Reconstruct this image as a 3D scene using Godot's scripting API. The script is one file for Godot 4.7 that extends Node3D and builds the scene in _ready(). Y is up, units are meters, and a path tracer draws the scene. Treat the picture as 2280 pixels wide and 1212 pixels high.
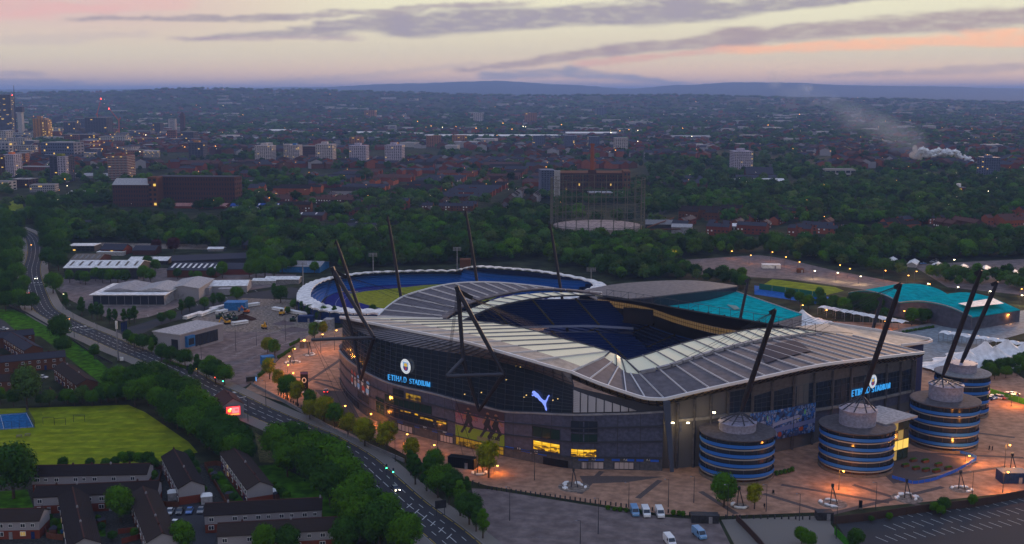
extends Node3D
# A dusk aerial view over a football stadium, its athletics arena, the terraces beside it and the city behind.
# Photo pixels (2280 x 1212) are turned into directions; every distance comes from the ground or the height a thing stands at.

const FOC := 2500.0
const EYE := 120.0
var TC := 0.0
var TS := 0.0
var rng := RandomNumberGenerator.new()
var M := {}
var TX := {}

func ray(px: float, py: float) -> Vector3:
	var y := 606.0 - py
	return Vector3(px - 1140.0, y * TC - FOC * TS, -(FOC * TC + y * TS))

func G(px: float, py: float, h := 0.0) -> Vector3:
	var d := ray(px, py)
	return Vector3(0, EYE, 0) + d * ((h - EYE) / d.y)

func Z(px: float, py: float, z: float) -> Vector3:
	var d := ray(px, py)
	return Vector3(0, EYE, 0) + d * (z / d.z)

func scr(p: Vector3) -> Vector2:
	var y := p.y - EYE
	var fwd := -y * TS - p.z * TC
	return Vector2(1140.0 + FOC * p.x / fwd, 606.0 - FOC * (y * TC - p.z * TS) / fwd)

# ---------------------------------------------------------------- mesh builder
class MB:
	var v := PackedVector3Array()
	var n := PackedVector3Array()
	var c := PackedColorArray()
	var u := PackedVector2Array()
	var tint := Color(1, 1, 1)
	var colored := false
	var uvs := false
	func tri(a: Vector3, b: Vector3, d: Vector3) -> void:
		var m := (d - a).cross(b - a).normalized()
		v.append(a); v.append(b); v.append(d)
		n.append(m); n.append(m); n.append(m)
		if colored:
			c.append(tint); c.append(tint); c.append(tint)
		if uvs:
			u.append(Vector2.ZERO); u.append(Vector2.ZERO); u.append(Vector2.ZERO)
	func trin(a: Vector3, b: Vector3, d: Vector3, na: Vector3, nb: Vector3, nd: Vector3) -> void:
		if (d - a).cross(b - a).dot(na + nb + nd) < 0.0:
			var t := b
			b = d
			d = t
			t = nb
			nb = nd
			nd = t
		v.append(a); v.append(b); v.append(d)
		n.append(na); n.append(nb); n.append(nd)
		if colored:
			c.append(tint); c.append(tint); c.append(tint)
		if uvs:
			u.append(Vector2.ZERO); u.append(Vector2.ZERO); u.append(Vector2.ZERO)
	func quad(a: Vector3, b: Vector3, d: Vector3, e: Vector3) -> void:
		tri(a, b, d); tri(a, d, e)
	func quaduv(a: Vector3, b: Vector3, d: Vector3, e: Vector3) -> void:
		# a top left, b top right, d bottom right, e bottom left
		uvs = true
		var m := (d - a).cross(b - a).normalized()
		for p in [[a, Vector2(0, 0)], [b, Vector2(1, 0)], [d, Vector2(1, 1)], [a, Vector2(0, 0)], [d, Vector2(1, 1)], [e, Vector2(0, 1)]]:
			v.append(p[0]); n.append(m); u.append(p[1])
			if colored:
				c.append(tint)
	func hexa(p: Array) -> void:
		# p[0..3] bottom ring, p[4..7] top ring
		quad(p[4], p[5], p[6], p[7])
		quad(p[3], p[2], p[1], p[0])
		for i in 4:
			var j := (i + 1) % 4
			quad(p[i], p[j], p[j + 4], p[i + 4])
	func box(o: Vector3, s: Vector3, b := Basis.IDENTITY) -> void:
		# o is the middle of the bottom face
		var x := b.x * s.x * 0.5
		var y := b.y * s.y
		var z := b.z * s.z * 0.5
		hexa([o - x + z, o + x + z, o + x - z, o - x - z, o - x + z + y, o + x + z + y, o + x - z + y, o - x - z + y])
	func bar(a: Vector3, b: Vector3, w: float, h: float, up := Vector3.UP) -> void:
		var d := (b - a).normalized()
		var s := d.cross(up)
		if s.length() < 0.01:
			s = d.cross(Vector3.RIGHT)
		s = s.normalized()
		var t := s.cross(d).normalized()
		s *= w * 0.5
		t *= h * 0.5
		hexa([a - s - t, a + s - t, b + s - t, b - s - t, a - s + t, a + s + t, b + s + t, b - s + t])
	func tube(a: Vector3, b: Vector3, r0: float, r1: float, k := 8, caps := false) -> void:
		var d := (b - a).normalized()
		var s := d.cross(Vector3.UP)
		if s.length() < 0.01:
			s = Vector3.RIGHT
		s = s.normalized()
		var t := d.cross(s).normalized()
		var pp := Vector3.ZERO
		var pn := Vector3.ZERO
		for i in k + 1:
			var q := TAU * i / k
			var m := s * cos(q) + t * sin(q)
			if i > 0:
				trin(a + pn * r0, a + m * r0, b + m * r1, pn, m, m)
				trin(a + pn * r0, b + m * r1, b + pn * r1, pn, m, pn)
				if caps:
					tri(b, b + pn * r1, b + m * r1)
					tri(a, a + m * r0, a + pn * r0)
			pn = m
	func lathe(o: Vector3, prof: Array, k := 20, a0 := 0.0, a1 := TAU) -> void:
		# prof: [radius, height] from bottom to top
		for i in k:
			var q0 := a0 + (a1 - a0) * i / k
			var q1 := a0 + (a1 - a0) * (i + 1) / k
			var d0 := Vector3(cos(q0), 0, sin(q0))
			var d1 := Vector3(cos(q1), 0, sin(q1))
			for j in prof.size() - 1:
				var r0: float = prof[j][0]
				var r1: float = prof[j + 1][0]
				var y0 := Vector3(0, prof[j][1], 0)
				var y1 := Vector3(0, prof[j + 1][1], 0)
				var sl := Vector3(0, r0 - r1, 0)
				var hh: float = absf(prof[j + 1][1] - prof[j][1])
				var n0 := (d0 * hh + sl).normalized()
				var n1 := (d1 * hh + sl).normalized()
				if hh < 0.001:
					n0 = Vector3.UP * (1.0 if r0 > r1 else -1.0)
					n1 = n0
				if r0 > 0.0001:
					trin(o + d0 * r0 + y0, o + d1 * r0 + y0, o + d1 * r1 + y1, n0, n1, n1)
				if r1 > 0.0001:
					trin(o + d0 * r0 + y0, o + d1 * r1 + y1, o + d0 * r1 + y1, n0, n1, n0)
	func poly(pts: PackedVector3Array, up := true) -> void:
		# flat polygon seen from above
		var p2 := PackedVector2Array()
		for p in pts:
			p2.append(Vector2(p.x, p.z))
		var ix := Geometry2D.triangulate_polygon(p2)
		for i in range(0, ix.size(), 3):
			var a := pts[ix[i]]
			var b := pts[ix[i + 1]]
			var d := pts[ix[i + 2]]
			if ((d - a).cross(b - a).y > 0) == up:
				tri(a, b, d)
			else:
				tri(a, d, b)
	func prism(pts: PackedVector3Array, h: float, bottom := false) -> void:
		var top := PackedVector3Array()
		for p in pts:
			top.append(p + Vector3(0, h, 0))
		poly(top)
		if bottom:
			poly(pts, false)
		var area := 0.0
		for i in pts.size():
			var a := pts[i]
			var b := pts[(i + 1) % pts.size()]
			area += a.x * b.z - b.x * a.z
		for i in pts.size():
			var j := (i + 1) % pts.size()
			if area > 0:
				quad(pts[i], top[i], top[j], pts[j])
			else:
				quad(pts[i], pts[j], top[j], top[i])
	func mesh(off := Vector3.ZERO) -> ArrayMesh:
		if off != Vector3.ZERO:
			for i in v.size():
				v[i] -= off
		var a := []
		a.resize(Mesh.ARRAY_MAX)
		a[Mesh.ARRAY_VERTEX] = v
		a[Mesh.ARRAY_NORMAL] = n
		if colored:
			a[Mesh.ARRAY_COLOR] = c
		if uvs:
			a[Mesh.ARRAY_TEX_UV] = u
		var m := ArrayMesh.new()
		if v.size() > 0:
			m.add_surface_from_arrays(Mesh.PRIMITIVE_TRIANGLES, a)
		return m

# ---------------------------------------------------------------- materials
func noise_tex(key: String, freq: float, lo: float, hi: float, octaves := 4, kind := FastNoiseLite.TYPE_SIMPLEX_SMOOTH, size := 512) -> NoiseTexture2D:
	if TX.has(key):
		return TX[key]
	var f := FastNoiseLite.new()
	f.seed = hash(key) % 9999
	f.noise_type = kind
	f.frequency = freq
	f.fractal_octaves = octaves
	var t := NoiseTexture2D.new()
	t.width = size
	t.height = size
	t.seamless = true
	t.noise = f
	var g := Gradient.new()
	g.set_color(0, Color(lo, lo, lo))
	g.set_color(1, Color(hi, hi, hi))
	t.color_ramp = g
	TX[key] = t
	return t

# colours are linear, real-world base colours
func mat(key: String, c: Color, rough := 0.85, tex := "", scale := 0.1, metal := 0.0) -> StandardMaterial3D:
	if M.has(key):
		return M[key]
	var m := StandardMaterial3D.new()
	m.resource_name = key
	m.albedo_color = Color(c.r, c.g, c.b).linear_to_srgb()
	m.roughness = rough
	m.metallic = metal
	m.metallic_specular = 0.5 if rough < 0.35 else (0.22 if rough < 0.65 else 0.08)
	if tex != "":
		m.albedo_texture = TX[tex]
		m.uv1_triplanar = true
		m.uv1_world_triplanar = true
		m.uv1_scale = Vector3.ONE * scale
	M[key] = m
	return m

func glow(key: String, c: Color, e: float) -> StandardMaterial3D:
	if M.has(key):
		return M[key]
	var m := StandardMaterial3D.new()
	m.resource_name = key
	m.albedo_color = Color(0.3, 0.3, 0.3)
	m.emission_enabled = true
	m.emission = Color(c.r, c.g, c.b).linear_to_srgb()
	m.emission_energy_multiplier = e
	M[key] = m
	return m

func V(x: float, y: float, z: float) -> Vector3:
	return Vector3(x, y, z)

func L(r: float, g: float, b: float) -> Color:
	return Color(r, g, b)

# ---------------------------------------------------------------- things and parts
func thing(called: String, label: String, category: String, at := Vector3.ZERO, turn := 0.0, group := "") -> Node3D:
	var o := Node3D.new()
	o.name = called
	add_child(o, true)
	o.position = at
	o.rotation.y = turn
	tag(o, label, category, group)
	return o

func tag(o: Node, label: String, category := "", group := "", kind := "") -> void:
	if label:
		o.set_meta("label", label)
	if category:
		o.set_meta("category", category)
	if group:
		o.set_meta("group", group)
	if kind:
		o.set_meta("kind", kind)

# a part built in the thing's own axes
func part(called: String, b: MB, m: Material, parent: Node) -> MeshInstance3D:
	return put(called, b.mesh(), m, parent)

func put(called: String, me: Mesh, m: Material, parent: Node) -> MeshInstance3D:
	var o := MeshInstance3D.new()
	o.name = called
	o.mesh = me
	o.material_override = m
	parent.add_child(o, true)
	return o

# a part whose shape was built in the world's axes
func wpart(called: String, b: MB, m: Material, parent: Node3D) -> MeshInstance3D:
	var off := Vector3.ZERO
	var p: Node = parent
	while p != self:
		off += (p as Node3D).position
		p = p.get_parent()
	return put(called, b.mesh(off), m, parent)

func setting(called: String, b: MB, m: Material) -> MeshInstance3D:
	var o := put(called, b.mesh(), m, self)
	o.set_meta("kind", "structure")
	return o

func gpts(a: Array, h := 0.0) -> PackedVector3Array:
	var r := PackedVector3Array()
	for p in a:
		r.append(G(p[0], p[1], h))
	return r

# a flat sheet of ground traced on the ground plane
func area(called: String, pix: Array, y: float, m: Material) -> MeshInstance3D:
	var b := MB.new()
	var pts := gpts(pix)
	for i in pts.size():
		pts[i].y = y
	b.poly(pts)
	return setting(called, b, m)

func smooth_line(pts: PackedVector3Array, per := 8) -> PackedVector3Array:
	var r := PackedVector3Array()
	for i in pts.size() - 1:
		var a := pts[maxi(i - 1, 0)]
		var b := pts[i]
		var c := pts[i + 1]
		var d := pts[mini(i + 2, pts.size() - 1)]
		for k in per:
			r.append(b.cubic_interpolate(c, a, d, float(k) / per))
	r.append(pts[-1])
	return r

func resample(pts: PackedVector3Array, n: int) -> PackedVector3Array:
	var ls := [0.0]
	for i in range(1, pts.size()):
		ls.append(ls[-1] + pts[i].distance_to(pts[i - 1]))
	var r := PackedVector3Array()
	var j := 0
	for k in n:
		var want: float = ls[-1] * k / (n - 1)
		while j < pts.size() - 2 and ls[j + 1] < want:
			j += 1
		r.append(pts[j].lerp(pts[j + 1], clampf((want - ls[j]) / maxf(ls[j + 1] - ls[j], 1e-6), 0, 1)))
	return r

# a line offset sideways on the ground (positive is to the right of travel)
func offset_line(pts: PackedVector3Array, d: float) -> PackedVector3Array:
	var r := PackedVector3Array()
	for i in pts.size():
		var t := pts[mini(i + 1, pts.size() - 1)] - pts[maxi(i - 1, 0)]
		t.y = 0
		t = t.normalized()
		r.append(pts[i] + Vector3(-t.z, 0, t.x) * d)
	return r

func strip(b: MB, l: PackedVector3Array, r: PackedVector3Array, y: float) -> void:
	for i in l.size() - 1:
		var a := l[i]
		var c := l[i + 1]
		var d := r[i + 1]
		var e := r[i]
		a.y = y; c.y = y; d.y = y; e.y = y
		b.quad(a, c, d, e)

func kerbed(b: MB, l: PackedVector3Array, r: PackedVector3Array, y: float) -> void:
	strip(b, l, r, y)
	for i in l.size() - 1:
		for s in [l, r]:
			var a: Vector3 = s[i]
			var c: Vector3 = s[i + 1]
			a.y = 0; c.y = 0
			b.quad(a, Vector3(a.x, y, a.z), Vector3(c.x, y, c.z), c)

func line3(a: Array) -> PackedVector3Array:
	# [pixel x, pixel y, height]
	var r := PackedVector3Array()
	for p in a:
		r.append(G(p[0], p[1], p[2]))
	return r

# ---------------------------------------------------------------- sky
var sn := FastNoiseLite.new()
const SKYBANDS := [
	# x0, v0, x1, v1, half thickness at each end, colour, strength, wobble
	[450, 90, 760, 74, 6, 11, 0.29, 0.25, 0.28, 0.8, 1.3],
	[720, 66, 905, 58, 12, 23, 0.28, 0.24, 0.28, 0.85, 1.0],
	[905, 58, 1508, 31, 24, 26, 0.27, 0.235, 0.275, 0.94, 0.55],
	[1508, 31, 1960, 2, 26, 6, 0.27, 0.235, 0.27, 0.92, 0.6],
	[205, 48, 640, 45, 4, 7, 0.30, 0.255, 0.28, 0.85, 1.1],
	[640, 45, 1140, 12, 7, 6, 0.31, 0.26, 0.29, 0.8, 1.3],
	[420, 88, 780, 90, 5, 6, 0.36, 0.27, 0.31, 0.6, 1.2],
	[1040, 158, 1357, 118, 5, 13, 0.36, 0.27, 0.26, 0.85, 0.7],
	[1357, 118, 1659, 83, 13, 18, 0.34, 0.26, 0.26, 0.88, 0.6],
	[1659, 83, 2400, 34, 18, 26, 0.34, 0.265, 0.265, 0.92, 0.5],
	[1300, 142, 1660, 110, 8, 9, 0.66, 0.36, 0.28, 0.75, 0.8],
	[1660, 114, 2400, 80, 11, 19, 0.88, 0.46, 0.26, 0.9, 0.6],
	[1080, 170, 1270, 164, 10, 15, 0.30, 0.28, 0.32, 0.85, 0.6],
	[1270, 164, 1500, 186, 15, 4, 0.31, 0.29, 0.33, 0.85, 0.6],
	[1060, 192, 1500, 190, 8, 6, 0.42, 0.36, 0.36, 0.45, 0.8],
	[1830, 172, 2400, 142, 4, 11, 0.46, 0.35, 0.31, 0.7, 0.8],
	[-120, 182, 175, 184, 10, 4, 0.32, 0.28, 0.32, 0.7, 1.1],
	[15, 162, 110, 164, 6, 5, 0.34, 0.29, 0.33, 0.6, 1.2],
	[600, 186, 1060, 146, 6, 6, 0.45, 0.37, 0.34, 0.4, 1.0],
	[40, 96, 330, 78, 14, 8, 0.44, 0.36, 0.36, 0.35, 1.0],
	[-200, 12, 260, 30, 26, 10, 0.62, 0.36, 0.34, 0.6, 0.8],
	[0, 44, 420, 8, 12, 18, 0.66, 0.38, 0.35, 0.5, 0.9],
]

func sky_color(az: float, el: float) -> Color:
	var a := clampf(az, -1.0, 1.0)
	var x := 1140.0 + FOC * tan(a) + (az - a) * 4500.0
	var e := maxf(el, 0.0)
	var v := 205.0 - FOC * tan(minf(e, 1.2)) / cos(minf(absf(a), 0.6))
	var side := clampf(x / 2280.0, 0.0, 1.0)
	var low := Color(0.72, 0.48, 0.33).lerp(Color(1.0, 0.60, 0.34), side)
	var c := low.lerp(Color(0.62, 0.53, 0.38), smoothstep(200.0, 110.0, v))
	c = c.lerp(Color(0.66, 0.62, 0.44), smoothstep(130.0, 20.0, v) * smoothstep(300.0, 900.0, x))
	c = c.lerp(Color(0.58, 0.43, 0.38), smoothstep(130.0, 20.0, v) * smoothstep(900.0, 200.0, x))
	# the same evening air goes on above the frame, turning slowly to dusk blue
	c = c.lerp(Color(0.48, 0.49, 0.54), smoothstep(0.08, 0.35, e))
	c = c.lerp(Color(0.28, 0.40, 0.72), smoothstep(0.25, 1.2, e))
	var w := 0.0
	if e < 0.16 and absf(az) < 0.62:
		for b in SKYBANDS:
			if x < b[0] - 160.0 or x > b[2] + 160.0:
				continue
			var t: float = (x - b[0]) / (b[2] - b[0])
			var tc := clampf(t, 0.0, 1.0)
			var vc: float = lerpf(b[1], b[3], tc)
			var th: float = lerpf(b[4], b[5], tc)
			if absf(v - vc) > th * 2.6 + 12.0:
				continue
			var nz := sn.get_noise_2d(x * 0.25 + b[0], v * 2.2 + b[1] * 7.0)
			var n2 := sn.get_noise_2d(x * 1.3 + b[2], v * 9.0)
			var q: float = absf(v - vc + nz * th * b[10] * 1.1 + n2 * 3.5) / th
			var endf := 1.0 - smoothstep(0.0, 0.14, maxf(-t, t - 1.0))
			w = smoothstep(1.2, 0.6, q) * b[9] * endf * clampf(0.92 + n2 * 0.5, 0.0, 1.0)
			c = c.lerp(Color(b[6], b[7], b[8]), w)
	else:
		var f := sn.get_noise_2d(az * 320.0, e * 1500.0) * 0.7 + sn.get_noise_2d(az * 900.0 + 50.0, e * 4200.0) * 0.3
		w = smoothstep(0.05, 0.4, f) * 0.55
		c = c.lerp(Color(0.36, 0.30, 0.34).lerp(Color(0.34, 0.36, 0.46), smoothstep(0.1, 0.6, e)), w)
	return c

func make_sky() -> ImageTexture:
	sn.seed = 5
	sn.noise_type = FastNoiseLite.TYPE_SIMPLEX_SMOOTH
	sn.frequency = 0.012
	sn.fractal_octaves = 4
	var W := 512
	var Hh := 256
	var im := Image.create(W, Hh, false, Image.FORMAT_RGBF)
	for j in Hh:
		var el := (0.5 - (j + 0.5) / Hh) * PI
		for i in W:
			var az := wrapf((i + 0.5) / W * TAU, -PI, PI)
			im.set_pixel(i, j, sky_color(az, el))
	im.resize(4096, 2048, Image.INTERPOLATE_BILINEAR)
	for j in range(1024 - 116, 1026):
		var el := (0.5 - (j + 0.5) / 2048) * PI
		for i in range(-400, 400):
			im.set_pixel(posmod(i, 4096), j, sky_color((i + 0.5) / 4096 * TAU, el))
	return ImageTexture.create_from_image(im)

func make_world() -> void:
	TC = cos(atan(401.0 / FOC))
	TS = sin(atan(401.0 / FOC))
	var cam := Camera3D.new()
	cam.name = "camera"
	add_child(cam)
	cam.position = Vector3(0, EYE, 0)
	cam.rotation.x = -atan(401.0 / FOC)
	cam.fov = rad_to_deg(2.0 * atan(606.0 / FOC))
	cam.near = 1.0
	cam.far = 120000.0
	cam.current = true
	var e := Environment.new()
	e.background_mode = Environment.BG_SKY
	e.sky = Sky.new()
	var pm := PanoramaSkyMaterial.new()
	pm.panorama = make_sky()
	pm.energy_multiplier = 1.0
	e.sky.sky_material = pm
	e.tonemap_mode = Environment.TONE_MAPPER_LINEAR
	e.tonemap_exposure = 1.42
	e.fog_enabled = true
	e.fog_density = 0.00007
	e.fog_light_color = Color(0.61, 0.75, 1.0)
	e.sdfgi_enabled = true
	e.ssao_enabled = true
	e.ssil_enabled = true
	e.volumetric_fog_enabled = true
	e.volumetric_fog_density = 0.0
	var we := WorldEnvironment.new()
	we.name = "world"
	we.environment = e
	add_child(we)
	# the afterglow, low in the north west
	var sun := DirectionalLight3D.new()
	sun.name = "sun"
	sun.light_color = Color(1.0, 0.80, 0.62)
	sun.light_energy = 0.60
	sun.light_angular_distance = 12.0
	sun.shadow_enabled = true
	add_child(sun)
	sun.look_at_from_position(Vector3(900, 330, -1500), Vector3.ZERO)

func make_materials() -> void:
	noise_tex("soft", 0.012, 0.72, 1.0)
	noise_tex("grain", 0.08, 0.74, 1.0, 3)
	noise_tex("patch", 0.02, 0.45, 1.0, 5)
	noise_tex("cells", 0.03, 0.6, 1.0, 2, FastNoiseLite.TYPE_CELLULAR)
	mat("land", L(0.05, 0.058, 0.03), 0.95, "patch", 0.006)
	mat("far_land", L(0.05, 0.058, 0.03), 0.95, "patch", 0.0006)
	mat("asphalt", L(0.060, 0.058, 0.062), 0.85, "grain", 0.07)
	mat("old_asphalt", L(0.20, 0.155, 0.145), 0.9, "soft", 0.03)
	mat("pavement", L(0.22, 0.195, 0.17), 0.9, "grain", 0.12)
	mat("plaza", L(0.42, 0.24, 0.155), 0.85, "soft", 0.04)
	mat("plaza_dark", L(0.13, 0.10, 0.09), 0.85, "grain", 0.05)
	mat("sand", L(0.34, 0.27, 0.22), 0.95, "patch", 0.05)
	mat("grass", L(0.19, 0.235, 0.010), 0.95, "soft", 0.02)
	mat("lush_grass", L(0.060, 0.17, 0.004), 0.95, "patch", 0.02)
	mat("pitch_grass", L(0.22, 0.24, 0.02), 0.95, "soft", 0.05)
	mat("dry_grass", L(0.13, 0.12, 0.045), 0.95, "patch", 0.05)
	mat("white_paint", L(0.55, 0.55, 0.53), 0.8, "grain", 0.3)
	mat("yellow_paint", L(0.5, 0.36, 0.06), 0.8, "grain", 0.3)
	mat("kerb", L(0.28, 0.26, 0.24), 0.9, "grain", 0.3)
	mat("red_paint", L(0.25, 0.07, 0.05), 0.85, "grain", 0.3)
	mat("brick", L(0.20, 0.055, 0.035), 0.9, "grain", 0.25)
	mat("pink_roof", L(0.40, 0.20, 0.17), 0.8, "soft", 0.05)
	mat("blue_roof", L(0.03, 0.08, 0.30), 0.7, "soft", 0.05)
	mat("brick_dark", L(0.085, 0.042, 0.036), 0.9, "grain", 0.15)
	mat("brick_brown", L(0.14, 0.06, 0.035), 0.9, "grain", 0.2)
	mat("brick_orange", L(0.30, 0.09, 0.045), 0.9, "grain", 0.2)
	mat("render", L(0.34, 0.32, 0.34), 0.9, "grain", 0.2)
	mat("roof_tile", L(0.036, 0.028, 0.027), 0.85, "grain", 0.35)
	mat("roof_tile_worn", L(0.052, 0.038, 0.033), 0.85, "grain", 0.35)
	mat("roof_slate", L(0.06, 0.058, 0.075), 0.7, "grain", 0.2)
	mat("roof_red", L(0.12, 0.06, 0.05), 0.85, "grain", 0.2)
	mat("metal_white", L(0.84, 0.81, 0.78), 0.6, "soft", 0.06)
	mat("metal_grey", L(0.30, 0.29, 0.31), 0.6, "soft", 0.06)
	mat("metal_dark", L(0.045, 0.045, 0.052), 0.5, "soft", 0.1)
	mat("cladding_blue", L(0.03, 0.17, 0.42), 0.6, "soft", 0.1)
	mat("navy", L(0.012, 0.035, 0.13), 0.6, "soft", 0.1)
	mat("teal", L(0.001, 0.34, 0.37), 0.8, "soft", 0.03).metallic_specular = 0.0
	mat("concrete", L(0.25, 0.24, 0.24), 0.9, "soft", 0.12)
	mat("concrete_pale", L(0.42, 0.40, 0.40), 0.9, "soft", 0.12)
	mat("concrete_brown", L(0.20, 0.16, 0.13), 0.9, "soft", 0.12)
	mat("glass_dark", L(0.016, 0.022, 0.034), 0.14)
	mat("glass_green", L(0.012, 0.03, 0.026), 0.12)
	mat("white_frame", L(0.65, 0.64, 0.62), 0.5)
	mat("soil", L(0.09, 0.045, 0.03), 0.95, "patch", 0.3)
	mat("gravel", L(0.17, 0.13, 0.13), 0.95, "grain", 0.4)
	mat("membrane", L(0.86, 0.83, 0.80), 0.6, "soft", 0.05)
	mat("wood_fence", L(0.16, 0.065, 0.04), 0.9, "grain", 0.4)
	mat("tyre", L(0.02, 0.02, 0.02), 0.9)
	mat("bark", L(0.06, 0.045, 0.035), 0.95)
	mat("yellow", L(0.55, 0.28, 0.02), 0.6)
	mat("amber_cladding", L(0.42, 0.19, 0.035), 0.5, "soft", 0.05)
	glow("lamp_sodium", L(1.0, 0.42, 0.06), 7.0)
	glow("lamp_white", L(1.0, 0.86, 0.55), 8.0)
	glow("lamp_red", L(1.0, 0.05, 0.03), 12.0)
	glow("lamp_green", L(0.05, 1.0, 0.45), 8.0)
	glow("lit_window_warm", L(1.0, 0.62, 0.10), 0.75)
	glow("lit_window_dim", L(1.0, 0.62, 0.12), 0.22)
	for f in [["leaf_a", 0.052, 0.128, 0.006], ["leaf_b", 0.029, 0.078, 0.009], ["leaf_c", 0.056, 0.104, 0.022], ["leaf_d", 0.20, 0.20, 0.006], ["leaf_red", 0.06, 0.02, 0.018]]:
		var m := mat(f[0], L(f[1], f[2], f[3]), 0.8)
		m.vertex_color_use_as_albedo = true
		m.backlight_enabled = true
		m.backlight = Color(0.25, 0.3, 0.1)

const RIDGE := [[-300, 214], [200, 206], [420, 199], [640, 201], [900, 207], [1140, 214], [1500, 213], [1900, 221], [2280, 229], [2600, 228]]
const RIDGEZ := 8600.0
const PROFILE := [[0.55, 0.0], [0.66, 0.10], [0.78, 0.36], [0.88, 0.70], [0.95, 0.93], [1.0, 1.0], [1.08, 0.85], [1.3, 0.0]]

func crest_y(crest: Array, px: float) -> float:
	var k := 0
	while k < crest.size() - 2 and crest[k + 1][0] < px:
		k += 1
	var t := clampf((px - crest[k][0]) / float(crest[k + 1][0] - crest[k][0]), 0, 1)
	return lerpf(crest[k][1], crest[k + 1][1], t * t * (3 - 2 * t))

# height of the land at a place: flat, then the first ridge
func land_y(p: Vector3) -> float:
	var f := -p.z / RIDGEZ
	if f < 0.55:
		return 0.0
	var px := 1140.0 + FOC * p.x / (-p.z * TC + EYE * TS)
	var top := Z(px, crest_y(RIDGE, px), -RIDGEZ).y
	for i in PROFILE.size() - 1:
		if f < PROFILE[i + 1][0]:
			return top * lerpf(PROFILE[i][1], PROFILE[i + 1][1], (f - PROFILE[i][0]) / (PROFILE[i + 1][0] - PROFILE[i][0]))
	return 0.0

func hill(called: String, crest: Array, z: float, m: Material, bump: float, seed_: int) -> void:
	var nz := FastNoiseLite.new()
	nz.seed = seed_
	nz.frequency = 0.02
	nz.fractal_octaves = 5
	var b := MB.new()
	var prev := []
	for i in range(-300, 2600, 10):
		var top := Z(i, crest_y(crest, i) - bump * nz.get_noise_1d(i * 2.0), -z)
		var row := []
		for f in PROFILE:
			row.append(Vector3(top.x * f[0], maxf(top.y, 0.0) * f[1] - 0.3, top.z * f[0]))
		if prev:
			for j in row.size() - 1:
				b.quad(prev[j], prev[j + 1], row[j + 1], row[j])
		prev = row
	setting(called, b, m)

func make_land() -> void:
	var b := MB.new()
	b.poly(PackedVector3Array([Vector3(-42000, 0, 600), Vector3(42000, 0, 600), Vector3(42000, 0, -2600), Vector3(-42000, 0, -2600)]))
	setting("ground", b, M.land)
	b = MB.new()
	b.poly(PackedVector3Array([Vector3(-42000, 0, -2600), Vector3(42000, 0, -2600), Vector3(42000, 0, -60000), Vector3(-42000, 0, -60000)]))
	setting("ground", b, M.far_land)
	hill("hills", RIDGE, RIDGEZ, M.far_land, 0.0, 8)
	hill("hills", [[-300, 200], [400, 198], [700, 194], [900, 186], [1100, 180], [1250, 188], [1400, 197], [1520, 189], [1640, 183], [1760, 184], [1900, 190], [2060, 192], [2280, 197], [2600, 194]], 21000.0, M.far_land, 1.5, 12)

# ---------------------------------------------------------------- trees
var crowns := {}
var trunks := []
var blocked := {}

func block(p: Vector3, r: float) -> void:
	var k := ceili(r / 8.0)
	var ci := floori(p.x / 8.0)
	var cj := floori(p.z / 8.0)
	for i in range(ci - k, ci + k + 1):
		for j in range(cj - k, cj + k + 1):
			if Vector2(i * 8.0 + 4.0 - p.x, j * 8.0 + 4.0 - p.z).length() < r + 4.0:
				blocked[Vector2i(i, j)] = true

func free_at(p: Vector3) -> bool:
	return not blocked.has(Vector2i(floori(p.x / 8.0), floori(p.z / 8.0)))

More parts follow.
